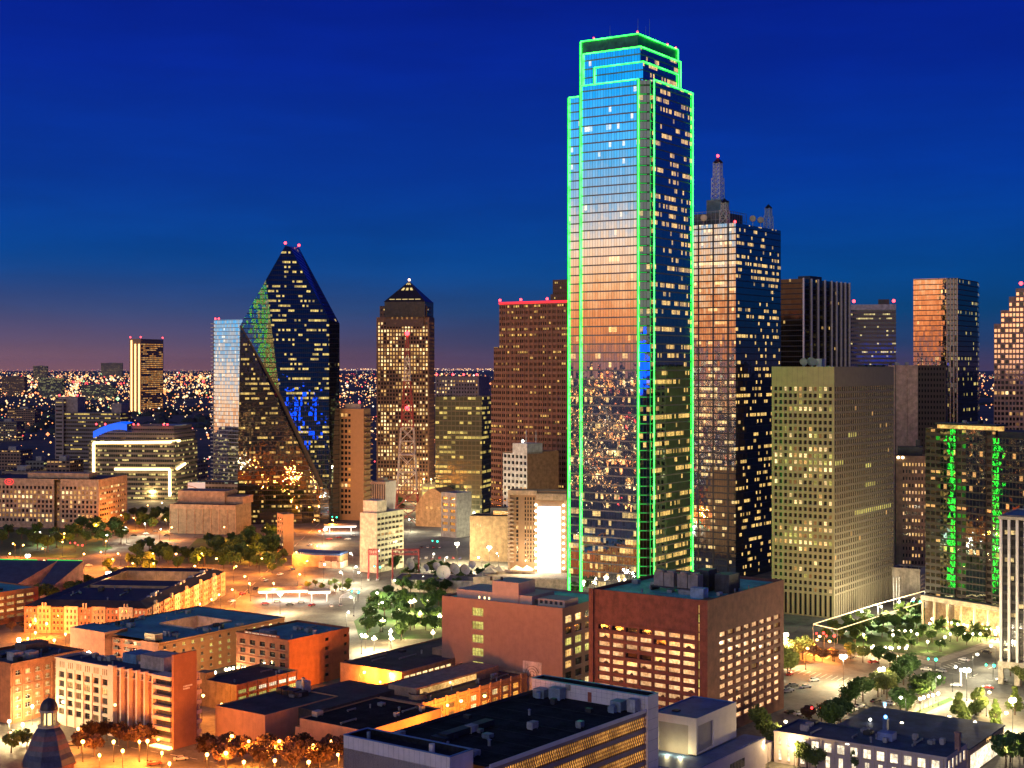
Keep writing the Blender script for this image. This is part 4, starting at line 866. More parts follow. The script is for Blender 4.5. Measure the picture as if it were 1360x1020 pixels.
# ---- mid field left
b = Bld('gridded_office', 'tan concrete office pair with gridded lit windows and a red ring emblem', 'office building', 131, 1120, -30, 169, ytop=637, a=10)
GC = mat('tan office concrete', (.48, .34, .22)); ul = b.ul
mb = MB(); o = segs(b, mb, 'L', 0, b.z, [(ul(129), None), (ul(81), dict(v=(4, b.z - 5), c=9, r=8, wf=.62, hf=.62, d=.5)), (ul(80), None)])
o += segs(b, mb, 'L', 0, b.z, [(ul(70), None), (ul(2), dict(v=(4, b.z - 5), c=13, r=8, wf=.62, hf=.62, d=.5)), (b.wl, dict(v=(4, b.z - 5), c=6, r=8, wf=.62, hf=.62, d=.5))], start=ul(72))
o += [segs(b, mb, 'L', 0, b.z - 3, [(ul(72), dict(v=(4, b.z - 5), c=2, r=7, wf=.7, hf=.4, d=.5))], off=4, start=ul(80))[0]]
o += segs(b, mb, 'R', 0, b.z, [(2, None), (b.wr - 2, dict(v=(4, b.z - 5), c=12, r=7, wf=.8, hf=.42, d=.4)), (b.wr, None)])
b.plain(mb, 'R', 0, 4, 0, b.z - 3, ul(80)); b.back(mb, 0, b.z); b.build(mb, 'wall', GC)
pk = runs(.62, [('warm', .4), ('dim', .35), ('bright', .25)], 61, .45)
for q in o: b.win(q, pk, False)
b.finish(); b.roof(TAR, GC, .6); mb = MB(); mb.box(8, 22, ul(160) if False else 12, ul(30), b.z, b.z + 4); b.build(mb, 'penthouse', GC)
mb = MB(); cu, cv = ul(12.5), b.z - 2.6
for rr, ry in ((3.6, 2.3), (1.7, .9)):
    for i in range(18):
        a0, a1 = 2 * math.pi * i / 18, 2 * math.pi * (i + 1) / 18; mb.cyl((-.5, cu + rr * math.cos(a0), cv + ry * math.sin(a0)), (-.5, cu + rr * math.cos(a1), cv + ry * math.sin(a1)),   .26, n=5)
b.build(mb, 'ring_emblem', mat('red emblem', (.6, .05, .05), emit=(1, .05, .07), es=1.3, sampled=False))
# building outlined in gold light strips
b = Bld('outlined_office', 'office building outlined by bright gold light strips with a glowing blue roof vault', 'office building', 232, 1350, 118, 262, ytop=586, a=9)
ul = b.ul
mb = MB(); poly_walls(mb, [(0, b.wl), (0, 0), (b.wr, 0), (b.wr, b.wl)], 0, b.z); b.build(mb, 'curtain_wall', facade_mat('lit ribbon glass', wall=(.42, .33, .22), bay=2.2, floor=4.4, wf=.94, hf=.56, glass=(.05, .06, .05), metal=.3, rough=.15, lit=.42, col=(1, .78, .28), es=1.4, seed=63, run=.3))
mb = MB(); mb.box(4, b.wr, 2, ul(126), b.z, b.z + 8); mb.box(8, b.wr - 4, 4, ul(170), b.z + 8, b.z + 14); b.build(mb, 'attic', facade_mat('attic ribbon', wall=(.30, .22, .17), bay=2.2, floor=4, wf=.9, hf=.4, glass=(.05, .05, .05), metal=.2, lit=.58, es=1, seed=64)); b.roof(TAR, TAN, .4)
mb = MB(); y0, y1 = ul(168), ul(123); n = 12
P = [(0, y0 + (y1 - y0) * i / n, b.z + 8.5 + 8 * math.sin(math.pi * (.34 + .66 * (i / n)))) for i in range(n + 1)]
for i in range(n):
    p, q = P[i], P[i + 1]; mb.poly([(1, p[1], p[2]), (1, q[1], q[2]), (16, q[1], q[2] + 1), (16, p[1], p[2] + 1)]); mb.poly([(1, p[1], p[2] - 6 - i * .1), (1, q[1], q[2] - 6), (1, q[1], q[2]), (1, p[1], p[2])])
b.build(mb, 'blue_vault', mat('blue glow panel', (.05, .15, .5), .4, 0, 0, emit=(.0, .12, 1.0), es=1.0, sampled=False))
mb = MB(); s_ = 1.25
def strip(pts):
    for p, q in zip(pts, pts[1:]): mb.cyl((-1.0, p[0], p[1]), (-1.0, q[0], q[1]), s_, n=6)
V = lambda px, py: (ul(px), b.vl(ul(px), py))
strip([V(125, 631), V(125, 588), V(226, 587)]); mb.cyl((-1, ul(226), V(226, 587)[1]), (10, -1, V(226, 586)[1]), s_, n=6); strip([V(153, 623), V(226, 623), V(226, 659)])
mb.cyl((-1, ul(226), V(226, 655)[1]), (16, -2, V(226, 655)[1]), s_, n=6); mb.cyl((2, -1.5, V(226, 623)[1]), (22, -1.5, V(226, 622)[1] + 3), s_, n=6)
b.build(mb, 'gold_strip', GOLDL)
for px in (124, 136, 174, 180, 214, 219): beacon(b, 6, ul(px), b.z + 14, .9, .5)
# the grey office with blank towers behind it
b = Bld('grey_office', 'grey office complex with blank service towers behind the gold outlined office', 'office building', 160, 1560, 75, 175, ytop=548, a=10)
ul = b.ul
mb = MB(); poly_walls(mb, [(0, ul(86)), (0, 0), (b.wr, 0), (b.wr, b.wl)], 0, b.z, False); b.build(mb, 'curtain_wall', facade_mat('grey ribbon', wall=(.24, .20, .20), bay=2.2, floor=4.2, wf=.94, hf=.5, glass=(.05, .05, .055), metal=.4, rough=.15, lit=.50, col=(1, .70, .20), es=1.2, seed=66))
mb = MB(); mb.box(-3, 12, ul(86), b.wl, 0, b.vl(b.wl, 530)); b.build(mb, 'stair_tower', facade_mat('tower grey', wall=(.34, .27, .26), bay=9, floor=4.2, wf=.8, hf=.45, glass=(.05, .05, .05), metal=.3, lit=.55, es=1.2, seed=67))
mb = MB(); mb.box(2, 20, ul(102), ul(76), b.z, b.vl(b.wl, 527)); b.build(mb, 'service_tower', mat('service tower stone', (.38, .30, .28))); mb = MB(); mb.box(2, 20, 0, ul(147), b.z - 12, b.vl(0, 536)); b.build(mb, 'service_tower', mat('service tower stone', (.38, .30, .28)))
mb = MB(); mb.poly([(0, 0, b.z), (b.wr, 0, b.z), (b.wr, b.wl, b.z), (0, b.wl, b.z)]); b.build(mb, 'roof', TAR)
for px in (77, 101): beacon(b, 3, ul(px), b.vl(b.wl, 527), 1, .8)
# low tan building beside the prism tower and a roadside sign
b = Bld('low_office', 'low tan two tier building lit by yellow ground lamps, left of the prism tower', 'building', 313, 1080, 226, 330, ytop=671, a=12, wr=30)
mb = MB(); b.plain(mb, 'L', 0, b.wl, 0, b.z); b.plain(mb, 'R', 0, 30, 0, b.z); b.back(mb, 0, b.z); b.build(mb, 'wall', mat('low tan', (.26, .22, .15)))
mb = MB(); 
for k in range(9): mb.box(-.4, 0, b.wl * k / 8 - .3, b.wl * k / 8 + .3, 0, b.z - 3)
mb.box(-.6, 0, 0, b.wl, b.z - 3.4, b.z); b.build(mb, 'pilaster', mat('low tan trim', (.34, .25, .17)))
mb = MB(); mb.box(12, 34, b.ul(290), b.ul(227), b.z - .5, b.z + 9); mb.box(14, 34, 0, b.ul(288), b.z - .5, b.z + 5); b.build(mb, 'upper_tier', mat('low tan upper', (.36, .24, .16))); b.roof(TAR, TAN, .5)
c = at(261, 653, 1190)
t = thing('billboard', 'white lit billboard with faint curved emblem beside the gold outlined office', 'billboard', (c.x, c.y, 0), RAD(4))
mb = MB(); mb.box(-7, 7, -.4, .4, c.z - 1, c.z + 7.5); mb.build('panel', mat('billboard face', (.7, .6, .55), .5, 0, .05, emit=(.9, .7, .6), es=.45, sampled=False), t)
mb = MB()
for i in range(10):
    a0, a1 = .3 + i * .12, .42 + i * .12; mb.cyl((-9 + 13 * math.cos(a0), -.5, c.z - 3 + 8 * math.sin(a0)), (-9 + 13 * math.cos(a1), -.5, c.z - 3 + 8 * math.sin(a1)), .4, n=4)
mb.box(-5, 3, -.5, -.4, c.z + .3, c.z + 1.2); mb.build('emblem', mat('billboard ink', (.5, .2, .06), emit=(.6, .25, .1), es=.4, sampled=False), t)
mb = MB(); mb.cyl((-4, 0, 0), (-4, 0, c.z), .4, n=6); mb.cyl((4, 0, 0), (4, 0, c.z), .4, n=6); mb.build('post', DARKM, t)
b = Bld('low_flat_building', 'low pale building with a glazed lit front under the slim blue tower', 'building', 318, 1250, 251, 330, ytop=641, a=12, wr=25)
mb = MB(); poly_walls(mb, [(0, b.wl), (0, 0), (25, 0), (25, b.wl)], 0, b.z); b.build(mb, 'wall', facade_mat('glazed low', wall=(.34, .27, .21), bay=3, floor=4.5, wf=.9, hf=.5, glass=(.05, .05, .05), metal=.3, lit=.44, col=(.8, .95, .7), es=.9, seed=68)); b.roof(TAR, TAN)
# ================================================================== foreground blocks
BRICKW = [('warm', .35), ('bright', .2), ('dim', .45)]
# ---- long white flat-roofed building along the bottom edge
b = Bld('flat_roof_building', 'long white building with a black flat roof and glowing lattice screens, along the bottom edge', 'building', 619, 346, 440, 872, z=28, a=37)
xe = b.ur(858); W = max(b.ul(731, xe), 40.0); b.wl = W; z0 = b.z
WC = mat('white cladding', (.66, .60, .58), .6, 0, .06)
zb = b.vr(xe, 925); zn = 31.2
mb = MB(); bands = [(23.0, 26.2), (18.4, 21.6), (13.8, 17.0), (9.2, 12.4)]; v = z0
for (c, d) in bands: b.plain(mb, 'R', 9, xe, d, v); v = c
b.plain(mb, 'R', 9, xe, 0, v); b.back(mb, 0, z0); b.plain(mb, 'L', 0, W, 0, z0); b.plain(mb, 'R', 0, 9, 0, z0); b.build(mb, 'wall', mat('mauve cladding', (.34, .23, .20), .7, 0, .08))
mb = MB()
for (c, d) in bands: mb.poly([(9, .9, c), (xe, .9, c), (xe, .9, d), (9, .9, d)])
b.build(mb, 'lit_band', lit_pane('lattice glow', (1, .46, .10), .85))
for (c, d) in bands:
    mb = MB(); x = 9.0
    while x < xe - 1.0:
        mb.cyl((x, .1, c), (x + 1.5, .1, d), .10, n=4); mb.cyl((x + 1.5, .1, c), (x, .1, d), .10, n=4); x += 1.0
    mb.box(9, xe, 0, .25, c - .1, c); mb.box(9, xe, 0, .25, d, d + .1); b.build(mb, 'lattice_screen', mat('lattice metal', (.16, .10, .07), .5, .3, .1))
mb = MB(); mb.box(9, xe, -.35, 0, z0 - .7, z0 + .3); b.build(mb, 'coping', WC)
mb = MB(); mb.poly([(9, 0, z0 - .5), (xe, 0, z0 - .5), (xe, W, z0 - .5), (9, W, z0 - .5)]); b.build(mb, 'roof', mat('black tar roof', (.018, .018, .022), .95, 0, .5, .15, spec=.1))
mb = MB(); mb.box(9, xe, W - .4, W, z0 - .5, z0 + .3); b.build(mb, 'coping', TAR)
BLUECAP = mat('blue steel capping', (.10, .22, .42), .4, .2, .1)
def penth(x0, x1, y0, y1, zt, base):
    mb = MB(); mb.wallq((x0, y0), (x1, y0), base, zt); mb.wallq((x1, y0), (x1, y1), base, zt); mb.wallq((x1, y1), (x0, y1), base, zt); mb.wallq((x0, y1), (x0, y0), base, zt); b.build(mb, 'penthouse_wall', WC)
    t = .5; mb = MB(); mb.poly([(x0 + t, y0 + t, zt - 1.4), (x1 - t, y0 + t, zt - 1.4), (x1 - t, y1 - t, zt - 1.4), (x0 + t, y1 - t, zt - 1.4)])
    for p, q in (((x0 + t, y0 + t), (x1 - t, y0 + t)), ((x1 - t, y0 + t), (x1 - t, y1 - t)), ((x1 - t, y1 - t), (x0 + t, y1 - t)), ((x0 + t, y1 - t), (x0 + t, y0 + t))): mb.wallq(p, q, zt - 1.4, zt)
    b.build(mb, 'penthouse_roof', mat('black tar roof', ()))
    mb = MB(); mb.box(x0 - .12, x1 + .12, y0 - .12, y0 + t, zt, zt + .18); mb.box(x0 - .12, x1 + .12, y1 - t, y1 + .12, zt, zt + .18); mb.box(x0 - .12, x0 + t, y0 + t, y1 - t, zt, zt + .18); mb.box(x1 - t, x1 + .12, y0 + t, y1 - t, zt, zt + .18); b.build(mb, 'capping', BLUECAP)
penth(xe, b.wr, -.6, W, zb, 0); penth(0, 9, 5.0, W, zn, 0)
mb = MB()
for k in range(22): mb.box(xe - .03, xe - .005, .4 + k * W / 22, .46 + k * W / 22, z0 + .3, zb - .2)
for k in range(2): mb.box(xe - .03, xe - .005, .4, W - .4, z0 + 1.4 + k * 1.4, z0 + 1.46 + k * 1.4)
for k in range(20): mb.box(-.03, -.005, 6 + k * (W - 6) / 20, 6.06 + k * (W - 6) / 20, 20, zn - .2)
for k in range(9): mb.box(xe + .2, b.wr - .1, -.64, -.605, 4 + k * 3, 4.08 + k * 3)
b.build(mb, 'panel_joint', mat('cladding joint', (.30, .27, .30)))
mb = MB(); mb.box(xe - .12, xe - .03, 18.5, 19.8, z0 - .4, z0 + 2.4); b.build(mb, 'door', mat('rust door', (.30, .08, .04)))
mb = MB(); mb.box(xe - .5, xe - .03, 26, 27.5, z0 + 2.0, z0 + 3.6); b.build(mb, 'louvre', STEEL)
BL = mat('unit blue grey', (.20, .27, .34), .5, .2, .2)
unit(b, xe - 5, xe - 1.5, 32, 36, z0 - .5, 2.6, BL); unit(b, xe - 4, xe - 1, 27, 31, z0 - .5, 3.4, BL); unit(b, xe - 5.5, xe - 2, 5, 8.5, z0 - .5, 3.0, BL); unit(b, xe - 3.5, xe - .8, 1.5, 4.2, z0 - .5, 3.6, mat('unit pale', (.4, .4, .4))); unit(b, xe - 7.5, xe - 5.8, 6, 8, z0 - .5, 1.7, BL)
for (x, y) in ((xe - 5.5, 33.6), (xe - 6.4, 7)):
    mb = MB(); mb.cyl((x, y, z0 - .2), (x, y, z0 + 1.4), 1.0, n=14); mb.cyl((x, y, z0 + 1.4), (x, y, z0 + 1.8), 1.0, .4, 14); b.build(mb, 'fan_housing', BL)
unit(b, 22, 42, 24, 27, z0 - .5, 1.8, mat('black duct', (.014, .014, .018), .5), 'duct'); unit(b, 20, 22, 23, 28, z0 - .5, 1.3, mat('black duct', ()), 'duct')
mb = MB(); mb.cyl((4, 14, zn - 1.4), (4, 14, zn + 1.0), .75, n=14); b.build(mb, 'vent', WC)
mb = MB(); mb.cyl((5, 36, zn - 1.4), (5, 36, zn + .4), .5, n=10); b.build(mb, 'vent', BL)
clutter(b, 12, xe - 8, 2, W - 3, z0 - .5, 15, 71)
mb = MB()
for k in range(7): x = 11 + k * (xe - 13) / 7; mb.box(x, x + .12, 1, W - 1, z0 - .498, z0 - .46)
b.build(mb, 'roof_seam', mat('roof seam', (.03, .03, .035)))

# ---- pale block with blank squares
b = Bld('white_block', 'white block with blank square panels and a blue roof, right of the long black roof', 'building', 925, 430, 866, 978, ytop=954.5, a=35)
zt = b.z; ul, ur = b.ul, b.ur
mb = MB(); o = segs(b, mb, 'L', 10, zt, [(ul(914), None), (ul(874), dict(v=(zt - 11.2, zt - 2.4), c=1, r=1, wf=.999, hf=.999, d=.5)), (b.wl, None)])[1]
o2 = segs(b, mb, 'R', 10, zt, [(1.0, None), (ur(947.5), dict(v=(zt - 10.2, zt - 2.4), c=1, r=1, wf=.999, hf=.999, d=.5)), (b.wr, None)])[1]; b.back(mb, 0, zt); b.build(mb, 'wall', mat('white stucco', (.72, .64, .52), .75, 0, .05))
for q in o + o2:
    mb = MB(); (side, u, v, w, h, d, i, j) = q; b.plain(mb, side, u - w / 2, u + w / 2, v - h / 2, v + h / 2, d); b.build(mb, 'blank_panel', mat('blank panel grey', (.36, .32, .26), .8, 0, .05))
b.roof(BLUEROOF, WHITEP, .35, .3, cap=BLUECAP); mb = MB(); mb.box(5, 7, b.wl - 6, b.wl - 4, zt - .3, zt + .1); b.build(mb, 'roof_hatch', DARKM)
mb = MB(); mb.box(-16, b.wr + 6, -7, 0, 0, 9.5); mb.box(-16, 0, 0, b.wl, 0, 9.5); b.build(mb, 'podium', mat('podium lilac', (.50, .43, .46), .7, 0, .06))
mb = MB(); mb.box(-15.6, b.wr + 5.6, -6.6, -.02, 9.5, 9.7); mb.box(-15.6, -.02, .02, b.wl, 9.5, 9.7); b.build(mb, 'podium_roof', BLUEROOF)
mb = MB()
for k in range(5): mb.box(8 + k * 2.0, 9.6 + k * 2.0, -7.12, -7, 4, 6.6)
b.build(mb, 'ribbon_glazing', PANE['grey'])
mb = MB(); mb.box(b.wr + 6, b.wr + 16, -5, 3, 0, 6); b.build(mb, 'annex', mat('podium lilac', ()))
ld = bpy.data.lights.new('wall_wash', 'POINT'); ld.energy = 900; ld.color = (1, .84, .42); ld.shadow_soft_size = .3; link('wall_wash', ld, b.root, (-3.4, ul(911), 10.6)); link('wall_wash', ld, b.root, (-3.4, ul(893), 10.6))

# ---- lower right: low mauve building with bright windows
b = Bld('low_lit_building', 'low mauve building with bright white windows and a dark blue roof, bottom right corner', 'building', 1257, 428, 1028, 1331, z=10, a=35)
ul = b.ul; zt = b.z
mb = MB(); o = segs(b, mb, 'L', 0, zt, [(1.5, None), (ul(1056), dict(v=(5.6, 8.6), c=11, r=1, wf=.55, hf=.85, d=.35)), (b.wl, None)]) if False else None
L1 = segs(b, mb, 'L', 5.0, zt, [(1.2, None), (ul(1057), dict(v=(5.4, 8.7), c=11, r=1, wf=.56, hf=.88, d=.35)), (ul(1053), None), (ul(1030), dict(v=(5.4, 8.4), c=2, r=1, wf=.32, hf=.85, d=.35)), (b.wl, None)])
L2 = segs(b, mb, 'L', 0, 5.0, [(1.2, None), (ul(1057), dict(v=(.6, 4.6), c=11, r=1, wf=.34, hf=.95, d=.35)), (ul(1053), None), (ul(1030), dict(v=(.6, 4.6), c=2, r=1, wf=.32, hf=.9, d=.35)), (b.wl, None)])
xr = b.ur(1284); R1 = segs(b, mb, 'R', 0, zt, [(.8, None), (xr - .6, dict(v=(5.2, 8.6), c=5, r=1, wf=.5, hf=.9, d=.35)), (xr, None)])[1]
mb.wallq((xr, 0), (xr, b.wl), 0, zt); mb.wallq((xr, b.wl), (0, b.wl), 0, zt)
for k in range(12): u = 1.2 + (ul(1057) - 1.2) * k / 11; mb.box(-.28, -.002, u - .28, u + .28, 0, zt - .5)
mb.box(-.4, 0, -.4, b.wl, zt - .5, zt); b.build(mb, 'wall', mat('mauve stucco', (.58, .47, .40), .8, 0, .06))
for q in L1 + L2 + [R1]: b.win(q, 'white', True, WHITEM)
b.finish()
zr = b.roof(mat('navy roof', (.035, .055, .11), .6, 0, .4, .2), mat('navy roof', ()), .5, x1=xr); clutter(b, 3, xr - 2, 4, b.wl - 4, zr, 18, 81)
mb = MB(); mb.box(xr, b.wr, -.5, b.wl * .8, 0, zt - 2.0); b.build(mb, 'annex', mat('annex tan', (.5, .36, .26))); mb = MB(); mb.box(xr + .02, b.wr + .4, -.9, b.wl * .8, zt - 2.0, zt - 1.5); b.build(mb, 'annex_roof', mat('navy roof', ()))
mb = MB(); mb.box(xr + 2, b.wr - 1, -.62, -.5, .4, 6); b.build(mb, 'lit_bay_door', PANE['white'])
mb = MB(); mb.box(xr * .5, xr * .5 + 4, ul(1170), ul(1150), zr, zr + 2.4); b.build(mb, 'penthouse', mat('penthouse blue', (.16, .22, .4))); 
for (x, py, m_) in ((xr * .75, 1175, BLUEROOF), (xr * .55, 1271, mat('chimney brick', (.36, .20, .15)))):
    mb = MB(); y = ul(py, x); mb.box(x, x + 1.5, y - .7, y + .7, zr, zr + 5.2); mb.box(x - .15, x + 1.65, y - .85, y + .85, zr + 5.2, zr + 5.6); b.build(mb, 'chimney', m_)
mb = MB(); y = ul(1175, xr * .75); mb.ball((xr * .75 + .7, y, zr + 6.1), .55, 8, 6); b.build(mb, 'blue_lamp', mat('blue lamp glow', (.1, .3, 1), emit=(.12, .40, 1), es=8))

# ---- tan brick with the rotunda, and low dark roofed blocks
b = Bld('arched_building', 'curved corner tan brick building with a round rotunda and lit arched windows', 'building', 560, 500, 470, 700, z=9.0, a=36)
mb = MB(); xr = b.wr; R1 = segs(b, mb, 'R', 0, b.z, [(.5, None), (xr - 4, dict(v=(.8, 7.0), c=9, r=2, wf=.52, hf=.68, d=.4)), (xr, None)])[1]; b.plain(mb, 'L', 0, b.wl, 0, b.z); b.back(mb, 0, b.z)
for k in range(10):
    x = .5 + (xr - 4.5) * k / 9; mb.box(x - .4, x + .4, -.4, -.002, 0, b.z + .6)
mb.box(0, xr, -.35, -.003, 7.2, 7.7); b.build(mb, 'wall', mat('rotunda brick', (.40, .25, .14))); b.win(R1, lambda i, j, s: random.choice(['amber', 'amber', 'warm', 'dim', 'bright']), True); b.finish(); zr = b.roof(mat('brown tar roof', (.05, .042, .042), .8, 0, .4, .15), mat('rotunda brick', ()), .8)
mb = MB(); mb.box(8, xr - 6, 9, 22, zr, zr + 3.4); b.build(mb, 'upper_storey', mat('upper tan', (.30, .21, .15))); clutter(b, 4, xr - 4, 2, 8, zr, 8, 91)
mb = MB(); mb.box(10.0, xr - 20, 8.88, 8.98, zr + .8, zr + 2.8); b.build(mb, 'clerestory', PANE['warm'])
def rotunda(cx, cy, r, zt, name, zb=0):
    mb = MB(); n = 28
    mb.cyl((cx, cy, zb), (cx, cy, zt - 4.2), r - .35, n=n); mb.cyl((cx, cy, zt - 1.6), (cx, cy, zt), r, n=n, caps=False); mb.cyl((cx, cy, zt - 1.75), (cx, cy, zt - 1.6), r - .3, r, n); mb.cyl((cx, cy, zt - .25), (cx, cy, zt + .05), r + .35, n=n, caps=False)
    for k in range(12):
        t = 2 * math.pi * k / 12; px, py = cx + (r - .25) * math.cos(t), cy + (r - .25) * math.sin(t); mb.cyl((px, py, zb), (px, py, zt - 1.4), .42, n=8); mb.cyl((px, py, zt - 2.0), (px, py, zt - 1.6), .62, n=8)
    b.build(mb, name, mat('rotunda brick', ()))
    mb = MB(); mb.cyl((cx, cy, zt - 4.2), (cx, cy, zt - 1.7), r - .6, n=n, caps=False); mb.cyl((cx, cy, zt - 9), (cx, cy, zt - 5.4), r - .32, n=n, caps=False); b.build(mb, name + '_glazing', lit_pane('rotunda glow', (1, .50, .12), 1.7))
    mb = MB(); mb.cyl((cx, cy, zt - .5), (cx, cy, zt - .4), r - .1, n=n); b.build(mb, name + '_roof', mat('brown tar roof', ()))
c = at(698, 900, 575); d = b.root.matrix_world
def loc(px, D):
    X, Y = (px - 680) / F * D, D; dx, dy = X - b.xn, Y - b.D; return dx * b.sa + dy * b.ca, -dx * b.ca + dy * b.sa
x, y = loc(698, 560); rotunda(x, y, 6.0, b.zy(x, y, 899), 'rotunda'); x, y = loc(555, 512); rotunda(x, y, 3.0, b.zy(x, y, 921), 'turret')
mb = MB(); mb.ball(Vector((loc(598, 520)[0], loc(598, 520)[1], b.z + 3)), .45, 8, 5); b.build(mb, 'wall_lamp', mat('wall lamp', ()))
b = Bld('low_wing', 'low building with a wide dark roof behind the curved tan brick building', 'building', 534, 545, 452, 690, z=10.5, a=35)
mb = MB(); R1 = segs(b, mb, 'R', 0, b.z, [(1, None), (b.ur(600), dict(v=(5.5, 9.4), c=8, r=1, wf=.8, hf=.62, d=.3)), (b.wr, None)])[1]; b.plain(mb, 'L', 0, b.wl, 0, b.z); b.back(mb, 0, b.z); b.build(mb, 'wall', mat('wing tan', (.30, .20, .12))); b.win(R1, 'bright', 2); b.finish(); zr = b.roof(mat('brown tar roof', ()), mat('wing tan', ()), .5); clutter(b, 3, b.wr - 3, 3, b.wl - 3, zr, 12, 92)
mb = MB(); mb.box(b.wr * .45, b.wr * .62, 5, 13, zr, zr + 2.6); b.build(mb, 'penthouse', mat('wing tan', ()))
# two orange stucco boxes
b = Bld('stucco_box', 'orange lit stucco box with a dark roof beside the low office with yellow windows', 'building', 352, 478, 286, 449, ytop=950, a=36)
SO = mat('orange stucco', (.50, .27, .14), .85, 0, .10)
mb = MB(); b.plain(mb, 'L', 0, b.wl, 0, b.z); b.plain(mb, 'R', 0, b.wr, 0, b.z); b.back(mb, 0, b.z); b.build(mb, 'wall', SO); zr = b.roof(TAR, SO, .35, .35); clutter(b, b.wr * .6, b.wr - 2, b.wl * .3, b.wl - 3, zr, 7, 93)
mb = MB()
for k in range(4): mb.box(b.wr * .72 + k * .2, b.wr * .86, b.wl * .4 + k * 3, b.wl * .4 + k * 3 + 2.4, zr, zr + 1.8 + .3 * (k % 2))
b.build(mb, 'chiller', DARKM); mb = MB(); x = b.wr * .9; mb.box(x, x + 3.5, b.wl * .55, b.wl * .55 + 4, zr, zr + 4.0); b.build(mb, 'plant_box', mat('plant box pale', ())); mb = MB(); mb.cyl((x - 1.6, b.wl * .5, zr), (x - 1.6, b.wl * .5, zr + 5.6), .55, n=10); mb.cyl((x - 1.6, b.wl * .5, zr + 5.6), (x - 1.6, b.wl * .5, zr + 6), .75, n=10); b.build(mb, 'flue', STEEL)
b = Bld('stucco_box', 'wide orange lit stucco hall with a black roof, nearer the tree row', 'building', 486, 462, 398, 586, ytop=971, a=36)
mb = MB(); b.plain(mb, 'L', 0, b.wl, 0, b.z); b.plain(mb, 'R', 0, b.wr, 0, b.z); b.back(mb, 0, b.z); b.build(mb, 'wall', SO); zr = b.roof(mat('black tar roof', ()), SO, .35, .35); clutter(b, 2, b.wr - 2, 2, b.wl - 2, zr, 9, 94)
mb = MB(); mb.box(8, b.wr + 12, b.wl, b.wl + 24, 0, b.z + .8); b.build(mb, 'rear_hall', mat('brown tar roof', ())); mb = MB(); mb.box(-.1, 3, b.wl * .8, b.wl + 2, 0, b.z - 3); b.build(mb, 'wing_wall', SO)
mb = MB(); mb.box(b.wr * .52, b.wr * .66, -.14, -.004, .3, 3.4); b.build(mb, 'lit_doorway', PANE['amber'])

# ---- small office with yellow windows
b = Bld('yellow_window_building', 'two storey brick office with wide yellow lit windows below the red brick warehouse', 'building', 314, 525, 262, 396, ytop=910, a=35)
mb = MB(); R1 = segs(b, mb, 'R', 0, b.z, [(.5, None), (b.wr - .5, dict(v=(.8, b.z - 1.6), c=6, r=3, wf=.80, hf=.58, d=.4)), (b.wr, None)])[1]; b.back(mb, 0, b.z)
for k in range(7): x = .5 + (b.wr - 1) * k / 6; mb.box(x - .35, x + .35, -.25, -.002, 0, b.z + .3)
b.build(mb, 'wall', mat('yellow window brick', (.30, .12, .06))); mb = MB(); b.plain(mb, 'L', 0, b.wl, 0, b.z); mb.box(-.2, 0, 3, 3.3, 0, b.z); b.build(mb, 'side_wall', mat('olive plaster', (.34, .26, .12))); b.win(R1, lambda i, j, s: 'lime' if j < 2 or i < 2 else 'white', 3); b.finish(); b.roof(TAR, mat('olive plaster', ()), .9); clutter(b, 3, b.wr - 3, 3, b.wl - 3, b.z - .9, 4, 95)
mb = MB(); mb.box(-.2, 4, b.wl - 5, b.wl, b.z, b.z + 2.5); b.build(mb, 'stair_head', mat('olive plaster', ()))
# ---- red brick warehouse
b = Bld('brick_warehouse', 'five storey red brick warehouse with a blank orange side wall and blue roof', 'warehouse', 384, 560, 314, 464, ytop=850, a=36)
OB = mat('warehouse orange brick', (.44, .17, .06), .85, 0, .14); zt = b.z
mb = MB(); L1 = segs(b, mb, 'L', 0, zt, [(.8, None), (b.wl - .8, dict(v=(1, zt - 1.6), c=5, r=5, wf=.52, hf=.58, d=.4)), (b.wl, None)])[1]
for k in range(4): mb.box(-.3, -.003, 0, b.wl, 1 + (zt - 2.6) * (k + 1) / 5 - .25, 1 + (zt - 2.6) * (k + 1) / 5 + .1)
mb.box(-.5, 0, 0, b.wl, zt - .9, zt); b.build(mb, 'wall', REDBRICK); mb = MB(); R1 = segs(b, mb, 'R', 0, zt, [(b.ur(432), None), (b.ur(437), dict(v=(1, zt - 1.2), c=1, r=5, wf=.98, hf=.36, d=.3)), (b.ur(457), None), (b.ur(461), dict(v=(1, zt - 1.2), c=1, r=5, wf=.98, hf=.36, d=.3)), (b.wr, None)]); b.back(mb, 0, zt); b.build(mb, 'side_wall', OB)
b.win(L1, runs(.14, BRICKW, 96), 2); b.win(R1[1] + R1[3], 'dark', False); b.finish(); zr = b.roof(mat('teal lit tar roof', (.08, .24, .28), .6, 0, .3, .15), REDBRICK, .8)  # teal of the reflected sky and green light put into the roof colour
unit(b, 4, 8, b.wl * .5, b.wl * .5 + 6, zr, 2.0); mb = MB(); mb.cyl((b.wr * .5, 3, zr), (b.wr * .5, 3, zr + 2), .8, n=8); b.build(mb, 'water_drum', GREYC); clutter(b, 3, b.wr - 3, 3, b.wl - 2, zr, 10, 97)
mb = MB(); mb.box(-.1, .3, b.wl * .18, b.wl * .85, zt, zt + 1.0); b.build(mb, 'sign_parapet', REDBRICK)
mb = MB(); R = random.Random(4); u = b.wl * .24
while u < b.wl * .8: w = R.uniform(.35, .6); mb.box(-.16, -.1, u, u + w, zt + .3, zt + .8); u += w + R.choice([.18, .18, .5])
b.build(mb, 'painted_lettering', mat('faded white lettering', (.75, .7, .65)))
